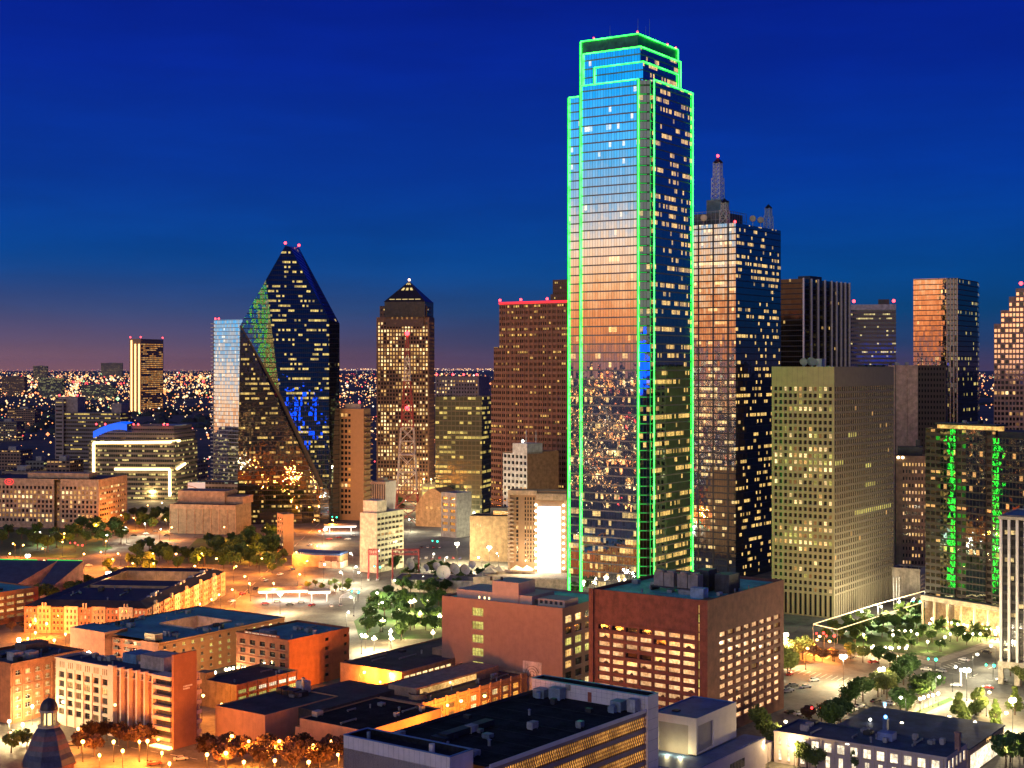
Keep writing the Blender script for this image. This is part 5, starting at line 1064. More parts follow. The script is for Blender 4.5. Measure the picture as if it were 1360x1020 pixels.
# ---- brick apartment building round a courtyard
b = Bld('courtyard_building', 'brick apartment building with a teal lit roof round an open courtyard', 'apartment building', 210, 575, 93, 378, ytop=854, a=34)
zt = b.z; yl = b.ul(187); yl2 = b.ul(139); OB2 = mat('courtyard brick', (.36, .14, .055), .85, 0, .12)
mb = MB(); b.plain(mb, 'L', 0, yl, 0, zt); L1 = segs(b, mb, 'L', 0, zt - 1.5, [(yl2, dict(v=(1, zt - 1.5), c=4, r=5, wf=.4, hf=.55, d=.4))], off=4, start=yl)[0]; mb.wallq((0, yl), (4, yl), 0, zt); mb.wallq((4, yl2), (0, yl2), 0, zt); b.plain(mb, 'L', yl2, b.wl, 0, zt + 1); b.plain(mb, 'R', 0, 12, zt, zt + 1, yl2) if False else None; mb.wallq((0, yl2), (12, yl2), zt - 2, zt + 1)
b.back(mb, 0, zt); b.build(mb, 'wall', REDBRICK)
mb = MB(); R1 = segs(b, mb, 'R', 0, zt, [(1, None), (b.wr - 1, dict(v=(.8, zt - 1.0), c=14, r=5, wf=.30, hf=.46, d=.3)), (b.wr, None)])[1]; mb.box(0, b.wr, -.3, -.003, zt - 1.2, zt - .9); mb.box(0, b.wr, -.4, 0, zt - .3, zt); b.build(mb, 'wall', OB2)
b.win(R1, lambda i, j, s: random.choice(['lime', 'grey', 'dim', 'dark', 'lime']), 1); b.win(L1, runs(.5, BRICKW, 98), 1, WHITEM); b.finish()
mb = MB()
for j in range(5):
    for k in range(3): u = yl + (yl2 - yl) * (k + .5) / 3; mb.box(2.6, 4, u - 1.4, u + 1.4, 1 + j * 2.9, 1.25 + j * 2.9); mb.box(2.6, 2.7, u - 1.4, u + 1.4, 1.25 + j * 2.9, 2.1 + j * 2.9)
b.build(mb, 'balcony', mat('balcony iron', (.10, .08, .07)))
TR_ = mat('teal lit roof', (.10, .28, .29), .6, 0, .3, .1); X0, X1, Y0, Y1 = b.wr * .42, b.wr * .72, b.wl * .22, b.wl * .62  # roof colour carries the blue and green light it reflects
mb = MB()
for (x0, x1, y0, y1) in ((.4, b.wr - .4, .4, Y0), (.4, b.wr - .4, Y1, b.wl - .4), (.4, X0, Y0, Y1), (X1, b.wr - .4, Y0, Y1)): mb.poly([(max(x0, 4.2) if y1 > yl and x0 < 4 else x0, y0, zt - .35), (x1, y0, zt - .35), (x1, y1, zt - .35), (max(x0, 4.2) if y1 > yl and x0 < 4 else x0, y1, zt - .35)])
b.build(mb, 'roof', TR_)
mb = MB()
for p, q in (((X0, Y0), (X1, Y0)), ((X1, Y0), (X1, Y1)), ((X1, Y1), (X0, Y1)), ((X0, Y1), (X0, Y0))): mb.wallq(p, q, 0, zt + .3)
mb.poly([(X0, Y0, .3), (X1, Y0, .3), (X1, Y1, .3), (X0, Y1, .3)]); b.build(mb, 'courtyard_wall', mat('courtyard plaster', (.5, .36, .28)))
mb = MB(); mb.ball((X0 + 4, Y1 - 1, zt - 2.5), .6, 8, 5); b.build(mb, 'courtyard_lamp', mat('amber lamp glow', (1, .5, .1), emit=(1, .42, .10), es=10, sampled=False)); ld = bpy.data.lights.new('courtyard_light', 'POINT'); ld.energy = 2500; ld.color = (1, .5, .18); ld.shadow_soft_size = .5; link('courtyard_light', ld, b.root, ((X0 + X1) / 2, (Y0 + Y1) / 2, zt - 3))
mb = MB(); mb.poly([(0, yl2, zt + 1), (12, yl2, zt + 1), (12, b.wl, zt + 1), (0, b.wl, zt + 1)]); b.build(mb, 'corner_roof', TR_); unit(b, 2, 6, 4, 10, zt - .35, 3.0, mat('stair head tan', (.4, .3, .2))); clutter(b, 3, b.wr - 3, 1, Y0 - 1.5, zt - .35, 14, 99); clutter(b, 8, b.wr - 3, Y1 + 1, b.wl - 3, zt - .35, 14, 100)
# ---- white building with brown stair tower
b = Bld('white_brown_building', 'cream office building with white fins, banded balconies and a blank brown stair tower', 'office building', 229, 475, 74, 264, ytop=900, a=35)
zt = b.z; ul = b.ul; CR = mat('warm white stone', (.62, .47, .36), .75, 0, .08); BR = mat('brown infill brick', (.26, .11, .06))
mb = MB(); L1 = segs(b, mb, 'L', 0, zt - 3.2, [(ul(143), dict(v=(.5, zt - 3.2), c=1, r=1, wf=.02, hf=.02, d=.1))], off=.3, start=ul(151))[0] if False else []
L1 = segs(b, mb, 'L', 0, zt, [(ul(76), dict(v=(3.2, zt - 4.2), c=6, r=5, wf=.62, hf=.68, d=.5)), (b.wl, None)], start=ul(145))[0]
mb.box(-.5, 0, ul(152), ul(145), 0, zt + .6); b.plain(mb, 'L', 0, ul(229) if False else 0, 0, 1); b.back(mb, 0, zt); b.plain(mb, 'R', 0, b.wr, 0, zt)
for k in range(6): u = ul(146) + (ul(77) - ul(146)) * (k + .0) / 6; mb.box(-.35, 0, u - .25, u + .25, 0, zt - 3.6)
mb.box(-.4, 0, ul(145), b.wl, zt - .5, zt); b.build(mb, 'wall', CR)
mb = MB()
for k in range(6):
    for q in range(3): u = ul(145) + (ul(77) - ul(145)) * (k + .28 + .22 * q) / 6; mb.box(-.05, -.003, u - .22, u + .22, zt - 3.3, zt - 1.2)
b.build(mb, 'slit_window', PANE['dim'])
b.win(L1, lambda i, j, s: random.choice(['dim', 'dark', 'warm', 'dark', 'dim', 'grey']) if j > 1 else random.choice(['dark', 'dark', 'dim']), 2)
mb = MB(); L2 = segs(b, mb, 'L', 0, zt - 3, [(ul(152), dict(v=(3, zt - 3.4), c=5, r=5, wf=.34, hf=.12, d=.2))], off=.8, start=ul(205))[0]; b.build(mb, 'infill', BR); b.win(L2, 'dark', False)
mb = MB(); L3 = segs(b, mb, 'L', zt - 3, zt, [(ul(152), dict(v=(zt - 2.8, zt - .6), c=5, r=1, wf=.74, hf=.9, d=1))], off=.4, start=ul(205))[0]
for k in range(6): u = ul(205) + (ul(152) - ul(205)) * k / 5; mb.box(-.9, .8, u - .35, u + .35, 2.5, zt + .5)
b.build(mb, 'fin', CR); b.win(L3, 'dark', False); b.finish()
mb = MB(); ya, yb = ul(228), ul(205)
for k in range(7): v = 2.6 + k * (zt - 3.4) / 6; mb.box(-1.2, b.wr * .4, ya - .6, yb, v - .1, v + 1.1)
b.build(mb, 'balcony_band', CR); mb = MB(); mb.box(.6, b.wr * .5, ya, yb, 0, zt - .2); b.build(mb, 'balcony_glass', PANE['grey'])
mb = MB(); mb.box(-.5, b.ur(258), -1.2, ya - .6, 0, b.zy(0, 0, 869)); b.build(mb, 'stair_tower', mat('stair tower brick', (.28, .12, .065), .85, 0, .10))
mb = MB(); zs = b.zy(0, 0, 915); x0 = b.ur(240)
for j in range(2): 
    x = x0
    for k in range(7 - 2 * j): mb.box(x, x + .42, -1.26, -1.2, zs - j * .8, zs - j * .8 + .5); x += .58
b.build(mb, 'wall_lettering', mat('faded white lettering', ()))
mb = MB()
for k in range(6): v = 3 + k * 3.3; mb.box(b.ur(258) - .02, b.wr + .4, -1.0, -.02, v, v + 1.4)
mb.box(b.ur(258), b.ur(259.5), -.6, 0, 0, zt); mb.box(b.wr - .4, b.wr, -.6, 0, 0, zt); b.build(mb, 'side_balcony', CR)
zr = b.roof(mat('dark blue tar', (.035, .05, .075), .65, 0, .4, .15), CR, .8); mb = MB(); mb.box(7, 16, ul(196), ul(165), zr, zr + 4.6); b.build(mb, 'penthouse', mat('penthouse tan', (.5, .38, .3))); mb = MB(); mb.box(10, 18, ul(150), ul(132), zr, zr + 3.2); b.build(mb, 'plant_room', mat('plant room blue', (.10, .22, .36))); clutter(b, 2, 16, ul(140), ul(80), zr, 8, 101)
mb = MB(); mb.box(-2.2, 3, ya - 1, yb, 0.2, .5); mb.ball((-2, (ya + yb) / 2, 2.9), .5, 8, 5); b.build(mb, 'entrance_lamp', mat('amber lamp glow', ()))
mb = MB(); u = ul(118, -.6); mb.ball((-1, ul(156), 11), .5, 8, 5); b.build(mb, 'wall_lamp', mat('wall lamp', ()))
# ---- old brick corner building left
b = Bld('brick_corner_building', 'old red brick office with arched lit windows and a flat roof, at the left edge', 'office building', 14, 508, -50, 110, ytop=881, a=34)
zt = b.z; mb = MB(); R1 = segs(b, mb, 'R', 0, zt, [(1, None), (b.wr - 1, dict(v=(1, zt - 2.4), c=7, r=6, wf=.50, hf=.58, d=.4)), (b.wr, None)])[1]; b.plain(mb, 'L', 0, b.wl, 0, zt); b.back(mb, 0, zt); mb.box(0, b.wr, -.5, -.003, zt - .9, zt); mb.box(0, b.wr, -.3, -.003, zt - 8.6, zt - 8.2)
for k in range(8): x = 1 + (b.wr - 2) * k / 7; mb.box(x - .35, x + .35, -.25, -.002, 0, zt - 2.4)
b.build(mb, 'wall', mat('corner red brick', (.32, .11, .05))); b.win(R1, lambda i, j, s: random.choice(['dim', 'dim', 'warm', 'dark']), 1, WHITEM); b.finish(); zr = b.roof(mat('grey gravel roof', (.10, .095, .10), .9, 0, .4, .3), mat('corner red brick', ()), 1.0)
unit(b, 6, 10, 6, 10, zr, 3, mat('unit pale', ())); unit(b, 11, 15, 4, 8, zr, 2.6, mat('unit pale', ())); unit(b, 14, 24, 10, 16, zr, 4.2, mat('plant dark brown', (.12, .09, .08))); clutter(b, 3, b.wr - 3, 2, b.wl - 6, zr, 12, 102)
# ---- townhouses with the long dark roof
b = Bld('terrace_block', 'long brick and cream terrace block with a dark roof round two light wells', 'apartment block', 195, 677, 32, 298, z=12.8, a=6)
zt = b.z
def bayed(side, n, L, seed):
    R = random.Random(seed); o = []; u = 0.0
    for k in range(n):
        mb = MB(); w = L / n; c = 3 if side == 'L' else 2; m_ = [mat('terrace brick', (.42, .17, .08)), mat('terrace cream', (.66, .48, .30)), mat('terrace brick', ()), mat('terrace tan', (.52, .32, .17))][k % 4]
        o += segs(b, mb, side, 0, zt - (0 if k % 2 else .6), [(u + .5, None), (u + w - .5, dict(v=(.8, zt - 1), c=c, r=4, wf=.40, hf=.56, d=.3)), (u + w, None)], off=(-.5 if k % 2 else 0), start=u)[1]
        if k % 2: (mb.wallq((-.5, u), (.2, u), 0, zt), mb.wallq((-.5, u + w), (.2, u + w), 0, zt)) if side == 'L' else (mb.wallq((u, -.5), (u, .2), 0, zt), mb.wallq((u + w, -.5), (u + w, .2), 0, zt))
        b.build(mb, 'wall', m_); u += w
        if k % 3 == 1:
            mb = MB(); q = u - w / 2
            for dq in (-.9, .5): (mb.box(-.6, .4, q + dq, q + dq + .5, zt - 1, zt + 1.6) if side == 'L' else mb.box(q + dq, q + dq + .5, -.6, .4, zt - 1, zt + 1.6))
            b.build(mb, 'chimney', mat('terrace cream', ()))
    return o
b.win(bayed('L', 9, b.wl, 1) , runs(.28, BRICKW, 103), 1); b.win(bayed('R', 16, b.wr, 2), runs(.2, BRICKW, 104), 1); b.finish()
mb = MB(); b.back(mb, 0, zt); b.build(mb, 'wall', mat('terrace brick', ()))
DR = mat('slate black roof', (.02, .02, .024), .6, 0, .4, .2); mb = MB(); rw = 9.0; hh = 3.2; wr, wl = b.wr, b.wl
O_ = [(0, 0), (wr, 0), (wr, wl), (0, wl)]; I_ = [(rw, rw), (wr - rw, rw), (wr - rw, wl - rw), (rw, wl - rw)]; M_ = [(5, 5), (wr - 5, 5), (wr - 5, wl - 5), (5, wl - 5)]
for i in range(4):
    j = (i + 1) % 4; mb.poly([O_[i] + (zt - .3,), O_[j] + (zt - .3,), M_[j] + (zt + hh - 1,), M_[i] + (zt + hh - 1,)]); mb.poly([M_[i] + (zt + hh - 1,), M_[j] + (zt + hh - 1,), I_[j] + (zt + 1.4,), I_[i] + (zt + 1.4,)])
for (x0, x1) in ((rw, wr * .40), (wr * .47, wr * .62), (wr * .90, wr - rw)): 
    if x1 > x0: mb.poly([(x0, rw, zt + 1.35), (x1, rw, zt + 1.35), (x1, wl - rw, zt + 1.35), (x0, wl - rw, zt + 1.35)])
b.build(mb, 'roof', DR)
mb = MB()
for (x0, x1) in ((wr * .40, wr * .47), (wr * .62, wr * .90)):
    for p, q in (((x0, rw), (x1, rw)), ((x1, rw), (x1, wl - rw)), ((x1, wl - rw), (x0, wl - rw)), ((x0, wl - rw), (x0, rw))): mb.wallq(p, q, 0, zt + 1.35)
    mb.poly([(x0, rw, .2), (x1, rw, .2), (x1, wl - rw, .2), (x0, wl - rw, .2)])
b.build(mb, 'light_well', mat('terrace tan', ())); ld = bpy.data.lights.new('well_light', 'POINT'); ld.energy = 5000; ld.color = (1, .6, .25); ld.shadow_soft_size = .5; link('well_light', ld, b.root, (wr * .76, wl * .5, 9))
clutter(b, rw, wr * .4, rw + 2, wl - rw - 2, zt + 1.35, 10, 105); clutter(b, 6, wr - 6, 3.5, 6, zt + hh - 1.6, 16, 106)
# ---- brick office at the left edge, and the saw tooth shed
b = Bld('brick_office', 'brick office with broad lit windows at the left edge above the old corner building', 'office building', -36, 690, -120, 51, ytop=792, a=34)
mb = MB(); R1 = segs(b, mb, 'R', 0, b.z, [(1, None), (b.wr - 2, dict(v=(2, b.z - 1.6), c=6, r=4, wf=.72, hf=.44, d=.35)), (b.wr, None)])[1]; b.plain(mb, 'L', 0, b.wl, 0, b.z); b.back(mb, 0, b.z); b.build(mb, 'wall', mat('left office brick', (.36, .13, .05))); b.win(R1, lambda i, j, s: 'warm' if i > 1 and j > 0 and random.random() < .7 else 'dim', 2); b.finish(); b.roof(TEAL, mat('left office brick', ()), .6); clutter(b, 4, b.wr - 3, 3, 14, b.z - .6, 5, 107)
c = gp(0, 776); D = 800.0
t = thing('sawtooth_shed', 'saw tooth shed with two dark sloped roofs and a green glow along the ridge', 'shed', ((20 - 680) / F * D, D, 0), RAD(-6))
mb = MB(); rf = MB(); zr_, zl = at(0, 747, D).z, at(0, 770, D).z
for (x0, x1) in ((-28, 20), (20.2, 35)):
    w = 18
    rf.poly([(x0, -14, zl), (x1 - (12 if x0 < 0 else 6) * 1.0, -14, zl), (x1, 10, zr_), (x0, 10, zr_)]); e = x1 - (12 if x0 < 0 else 6)
    mb.poly([(e, -14, 0), (x1, 10, 0), (x1, 10, zr_), (e, -14, zl)]); mb.wallq((x0, -14), (e, -14), 0, zl - .02); mb.wallq((x1, 10), (x0, 10), 0, zr_); mb.poly([(x0, -14, 0), (x0, 10, 0), (x0, 10, zr_), (x0, -14, zl)])
    rf.box(x0, e, -14.5, -14, zl - .6, zl + .1)
rf.build('roof', mat('shed roof', (.05, .08, .12), .5, .1, .2), t); mb.build('wall', mat('shed wall', (.52, .36, .26)), t)
mb = MB(); mb.box(-20, 8, 10.3, 10.6, zr_ - .5, zr_ + .35); mb.box(14, 34, 10.3, 10.6, zr_ - .5, zr_ + .35); mb.build('ridge_light', mat('green ridge light', (.02, .3, .08), .4, 0, 0, emit=(0, .8, .10), es=.9), t)

# ---- centre: broadcasting yard, deck, office slab
b = Bld('slab_office', 'pale olive slab office with long window bands beside the orange lit street', 'office building', 500, 880, 478, 536, ytop=682, a=30)
mb = MB(); R1 = segs(b, mb, 'R', 0, b.z, [(.8, None), (b.wr - .8, dict(v=(2, b.z - 2), c=7, r=10, wf=.86, hf=.50, d=.4)), (b.wr, None)])[1]; b.back(mb, 0, b.z); b.build(mb, 'wall', mat('slab olive', (.56, .54, .36))); mb = MB(); b.plain(mb, 'L', 0, b.wl, 0, b.z); b.build(mb, 'end_wall', mat('slab end cream', (.66, .56, .42))); b.win(R1, runs(.16, WARM, 108), 2); b.finish(); zr = b.roof(mat('slab roof pale', (.36, .34, .28)), mat('slab end cream', ()), .6)
mb = MB(); mb.box(2, 12, 1, b.wl - 1, zr, zr + 8); b.build(mb, 'penthouse', mat('slab end cream', ()))
b = Bld('parking_deck', 'open parking deck with yellow lamps along its top behind the broadcast dishes', 'parking garage', 632, 1180, 560, 660, ytop=645, a=20)
mb = MB(); o = segs(b, mb, 'L', 0, b.z, [(b.wl, dict(v=(1, b.z - 1), c=8, r=6, wf=.9, hf=.5, d=1))])[0]; o2 = segs(b, mb, 'R', 0, b.z, [(b.wr, dict(v=(1, b.z - 1), c=6, r=6, wf=.7, hf=.5, d=1))])[0]; b.back(mb, 0, b.z); b.build(mb, 'wall', mat('deck concrete', (.40, .33, .20))); b.win(o, 'lime', False); b.win(o2, 'dim', False); b.finish(60)
mb = MB(); mb.poly([(0, 0, b.z), (b.wr, 0, b.z), (b.wr, b.wl, b.z), (0, b.wl, b.z)]); b.build(mb, 'roof', mat('deck top', (.45, .38, .24)))
mb = MB()
for k in range(22): mb.ball((2 + (k % 3) * b.wr / 3.3, b.wl * (k + .5) / 22, b.z + 4), .75, 6, 4)
for k in range(22): mb.cyl((2 + (k % 3) * b.wr / 3.3, b.wl * (k + .5) / 22, b.z), (2 + (k % 3) * b.wr / 3.3, b.wl * (k + .5) / 22, b.z + 4), .08, n=4)
b.build(mb, 'deck_lamp', mat('yellow lamp glow', (1, .8, .3), emit=(1, .76, .28), es=7, sampled=False), kind='stuff'); ld = bpy.data.lights.new('deck_light', 'POINT'); ld.energy = 30000; ld.color = (1, .78, .3); ld.shadow_soft_size = 1; link('deck_light', ld, b.root, (b.wr / 2, b.wl / 2, b.z + 9))
b = Bld('blue_roof_office', 'pale block with a blue roof and orange lit balconies in front of the parking deck', 'building', 606, 1060, 586, 626, ytop=655, a=40)
mb = MB(); o = segs(b, mb, 'L', 0, b.z, [(b.wl, dict(v=(3, b.z - 2), c=2, r=6, wf=.7, hf=.5, d=1))])[0]; b.plain(mb, 'R', 0, b.wr, 0, b.z); b.back(mb, 0, b.z); b.build(mb, 'wall', mat('pale green grey', (.46, .46, .40))); b.win(o, 'amber', 1); b.finish(); b.roof(BLUEROOF, WHITEP, .4)
b = Bld('tan_dome_building', 'tan windowless building with a rounded shoulder left of the blue roofed block', 'building', 588, 1130, 552, 592, ytop=665, a=25)
mb = MB(); n = 10; A = [(0, 0, 0), (0, 0, b.z - 3)] + [(0, b.wl * (.05 + .95 * i / n), b.z - 3 + 14 * math.sin(math.pi * (.25 + .75 * i / n)) - 2) for i in range(n + 1)] + [(0, b.wl, 0)]
mb.poly(A); K_ = [(p[0] + 25, p[1], p[2]) for p in A]
for i in range(len(A) - 1): mb.poly([A[i], A[i + 1], K_[i + 1], K_[i]])
b.build(mb, 'wall', mat('dome tan', (.46, .27, .12))); mb = MB()
for px in (567, 573, 583): mb.box(-.2, 0, b.ul(px) - .8, b.ul(px) + .8, b.z - 7, b.z - 5)
b.build(mb, 'small_window', PANE['warm'])
b = Bld('striped_office', 'low white office with dark vertical stripes beside the lattice tower', 'building', 512, 1230, 491, 526, ytop=640, a=25)
mb = MB(); o = segs(b, mb, 'L', 0, b.z, [(b.wl, dict(v=(2, b.z - 1.5), c=7, r=1, wf=.45, hf=.95, d=.6))])[0]; b.plain(mb, 'R', 0, b.wr, 0, b.z); b.back(mb, 0, b.z); b.build(mb, 'wall', WHITEP); b.win(o, 'dark', False); b.finish(); b.roof(TEAL, WHITEP, .4); mb = MB(); mb.box(3, 9, 3, 9, b.z - .4, b.z + 3); b.build(mb, 'penthouse', GREYC)
b = Bld('low_tan_hall', 'long low tan hall with small lit windows, left of the bright hotel screen', 'building', 690, 930, 624, 720, ytop=686, a=8, wr=18)
mb = MB(); o = segs(b, mb, 'L', 0, b.z, [(b.ul(640), None), (b.ul(628), dict(v=(b.z - 8, b.z - 4), c=3, r=1, wf=.4, hf=.5, d=.3)), (b.wl, None)])[1]; b.plain(mb, 'R', 0, 18, 0, b.z); b.back(mb, 0, b.z); b.build(mb, 'wall', mat('hall tan', (.26, .17, .09))); b.win(o, 'warm', False); b.finish(); b.roof(TAR, TAN, .4)
mb = MB(); mb.box(4, 14, 2, b.ul(650), b.z - .4, b.z + 5); b.build(mb, 'penthouse', DARKM); mb = MB(); mb.box(3.8, 4, 3, b.ul(654), b.z + .6, b.z + 3); b.build(mb, 'lit_ribbon', PANE['amber'])
b = Bld('yard_building', 'low white walled studio building under the satellite dishes', 'building', 640, 800, 520, 680, ytop=772, a=8, wr=26)
mb = MB(); b.plain(mb, 'L', 0, b.wl, 0, b.z); b.plain(mb, 'R', 0, 26, 0, b.z); b.back(mb, 0, b.z); b.build(mb, 'wall', mat('studio cream', (.62, .54, .40))); b.roof(mat('studio roof', (.16, .14, .14), .8, 0, .3, .2), mat('studio cream', ()), .4); yb_ = b
b = Bld('blue_roof_shed', 'tan building with a ribbed bright blue roof at the edge of the orange lit street', 'building', 452, 905, 388, 462, ytop=738, a=12)
mb = MB(); b.plain(mb, 'L', 0, b.wl, 0, b.z); b.plain(mb, 'R', 0, b.wr, 0, b.z); b.back(mb, 0, b.z); b.build(mb, 'wall', mat('shed tan', (.46, .28, .14))); mb = MB(); mb.poly([(-.5, -.5, b.z), (b.wr, -.5, b.z + 1), (b.wr, b.wl, b.z + 1.5), (-.5, b.wl, b.z)])
for k in range(22): mb.box(-.4, b.wr, b.wl * k / 22, b.wl * k / 22 + .3, b.z + .05, b.z + 1.3)
b.build(mb, 'roof', mat('bright blue roof', (.10, .20, .5), .45, .1, .1))
b = Bld('pink_box_house', 'small pinkish block with a dark roof and pale garage doors beside the fuel station', 'building', 452, 900, 423, 462, ytop=747, a=14)
mb = MB(); b.plain(mb, 'L', 0, b.wl, 0, b.z); b.plain(mb, 'R', 0, b.wr, 0, b.z); b.back(mb, 0, b.z); b.build(mb, 'wall', mat('pink box plaster', (.62, .46, .34))); b.roof(TAR, TAR, .4); mb = MB(); mb.box(3, 9, 3, b.wl - 3, b.z - .4, b.z + 3); b.build(mb, 'plant_room', BROWNBRICK)
for u in (2.2, 6.6):
    mb = MB(); mb.box(-.12, -.004, u, u + 3.4, .2, 4.4); b.build(mb, 'garage_door', mat('garage door pale', (.66, .58, .46)))
b = Bld('tan_slab_flats', 'narrow tan slab of flats beside the orange lit street, below the prism tower', 'apartment building', 376, 960, 368, 390, ytop=683, a=62)
mb = MB(); L_ = segs(b, mb, 'L', 0, b.z, [(b.wl, dict(v=(3, b.z - 2), c=3, r=8, wf=.6, hf=.55, d=.4))])[0]; b.plain(mb, 'R', 0, b.wr, 0, b.z); b.back(mb, 0, b.z); b.build(mb, 'wall', mat('slab tan', ())); b.win(L_, runs(.15, WARM, 77), False); b.finish(); b.roof(TAR, TAN)
# courthouse turret at the bottom left corner
c = at(65, 960, 415)
t = thing('courthouse_turret', 'domed turret with banded slate roof and open lantern, bottom left corner', 'turret', (c.x, c.y, 0))
z_ = lambda py: H - (py - HY) / F * 415; mb = MB(); mb.cyl((0, 0, 0), (0, 0, z_(1013)), 7.2, 7.2, 8); mb.cyl((0, 0, z_(1014)), (0, 0, z_(1012)), 7.8, 7.8, 8); mb.build('drum', mat('turret sandstone', (.42, .16, .08)), t)
prof = [(1013, 7.7, 0), (1004, 7.1, 0), (998, 6.4, 1), (992, 5.9, 2), (986, 5.4, 1), (980, 4.9, 2), (974, 4.3, 1), (969, 3.6, 0), (965, 2.9, 0)]; mb = MB()
for (p, q) in zip(prof, prof[1:]): mb.cyl((0, 0, z_(p[0])), (0, 0, z_(q[0])), p[1], q[1], 8, p[2], False)
mb.build('roof', [mat('slate blue', (.06, .065, .09), .5), mat('slate grey', (.12, .11, .11), .5), mat('slate maroon', (.22, .10, .08), .55)], t)
mb = MB(); mb.cyl((0, 0, z_(965)), (0, 0, z_(962)), 3.1, 3.1, 12); mb.cyl((0, 0, z_(945)), (0, 0, z_(942)), 2.6, 2.6, 12)
for k in range(8): a = 2 * math.pi * k / 8; mb.cyl((2.1 * math.cos(a), 2.1 * math.sin(a), z_(962)), (2.1 * math.cos(a), 2.1 * math.sin(a), z_(945)), .32, n=6)
mb.build('lantern', mat('lantern stone', (.55, .42, .28)), t)
mb = MB(); mb.cyl((0, 0, z_(962)), (0, 0, z_(946)), 1.3, n=10); mb.build('lantern_glow', mat('lantern lamp', (1, .9, .4), emit=(1, .82, .30), es=1.8), t)
mb = MB(); n = 6
for k in range(n): a0, a1 = math.pi / 2 * k / n, math.pi / 2 * (k + 1) / n; mb.cyl((0, 0, z_(942) + 3.2 * math.sin(a0)), (0, 0, z_(942) + 3.2 * math.sin(a1)), 2.5 * math.cos(a0), 2.5 * math.cos(a1), 14, caps=False)
mb.cyl((0, 0, z_(942) + 3.1), (0, 0, z_(942) + 4.6), .25, .05, 6); mb.build('dome', mat('dome lead', (.07, .06, .06), .5, .3), t)
# ================================================================== streets, lots, lawns
def sheet(name, pts, m, z, kind='structure', **t):
    mb = MB(); mb.poly([tuple(gp(px, py))[:2] + (z,) for px, py in pts]); return mb.build(name, m, kind=kind, **t)
def world_sheet(name, pts, m, z):
    mb = MB(); mb.poly([(x, y, z) for x, y in pts]); return mb.build(name, m, kind='structure')
PAVE = mat('city paving', (.15, .14, .12), .85, 0, .35, .06); ASPH = mat('asphalt', (.115, .11, .10), .7, 0, .35, .08); LOT = mat('pale concrete lot', (.20, .19, .165), .85, 0, .22, .05)
LAWN = mat('lawn', (.028, .080, .014), .9, 0, .4, .25); PAINT = mat('road paint', (.72, .70, .62), .7, 0, .15, 1.5); SIDE = mat('pale sidewalk', (.34, .31, .26), .85, 0, .2, .2); CURB = mat('kerb stone', (.4, .38, .34))
world_sheet('pavement', [(-330, 380), (330, 380), (560, 1500), (-620, 1500)], PAVE, .02)
# right hand junction
sheet('road', [(1322, 852), (1362, 866), (1258, 900), (1168, 966), (1066, 1016), (1000, 1000), (1135, 940), (1222, 886)], ASPH, .030)
sheet('road', [(1036, 853), (1062, 834), (1126, 864), (1235, 880), (1362, 904), (1362, 926), (1236, 904), (1118, 884), (1050, 872)], ASPH, .034)
sheet('road', [(1050, 842), (1066, 832), (1232, 786), (1250, 792), (1090, 846)], ASPH, .026)
sheet('sidewalk', [(1066, 856), (1128, 866), (1250, 886), (1250, 880), (1130, 860), (1080, 850)], SIDE, .05)
sheet('sidewalk', [(1246, 882), (1334, 852), (1334, 846), (1244, 876)], SIDE, .054)
sheet('sidewalk', [(1100, 838), (1228, 796), (1232, 800), (1110, 845)], SIDE, .046)
sheet('parking_lot', [(1041, 884), (1072, 876), (1166, 898), (1158, 922), (1110, 958), (1041, 962)], LOT, .042)
sheet('plaza', [(1150, 985), (1240, 925), (1362, 930), (1362, 990), (1290, 1000)], LOT, .042)
sheet('lawn', [(1085, 848), (1150, 826), (1232, 812), (1336, 820), (1334, 843), (1246, 874), (1128, 858)], LAWN, .045)
sheet('lawn', [(1210, 948), (1262, 926), (1268, 929), (1216, 953)], LAWN, .060)
sheet('lawn', [(1160, 905), (1192, 890), (1200, 894), (1168, 912)], LAWN, .060)
# left and centre
sheet('parking_lot', [(166, 722), (176, 704), (262, 700), (256, 716), (214, 733)], LOT, .042)
sheet('parking_lot', [(468, 862), (590, 850), (590, 884), (540, 893), (462, 885)], LOT, .042)
sheet('parking_lot', [(545, 702), (690, 694), (690, 745), (560, 750), (535, 735)], LOT, .040)
sheet('road', [(290, 822), (300, 800), (400, 752), (440, 676), (470, 676), (452, 700), (430, 765), (320, 815)], ASPH, .030)
sheet('road', [(-10, 752), (-10, 740), (140, 744), (250, 752), (300, 770), (290, 780), (200, 765)], ASPH, .030)
sheet('road', [(-10, 960), (60, 915), (100, 960), (300, 1000), (330, 1022), (60, 1024), (-10, 1000)], ASPH, .030)
sheet('fuel_court', [(336, 806), (350, 786), (466, 788), (470, 808)], LOT, .042)
sheet('fuel_court', [(408, 720), (424, 698), (486, 696), (482, 722)], LOT, .042)
sheet('road', [(455, 812), (470, 802), (545, 760), (560, 752), (580, 752), (520, 795), (480, 822)], ASPH, .030)
sheet('lawn', [(478, 850), (470, 825), (540, 775), (592, 770), (592, 848)], LAWN, .045)
sheet('lawn', [(0, 738), (0, 705), (120, 700), (150, 728), (100, 742)], LAWN, .045)
sheet('lawn', [(230, 748), (262, 715), (375, 712), (375, 752)], LAWN, .045)
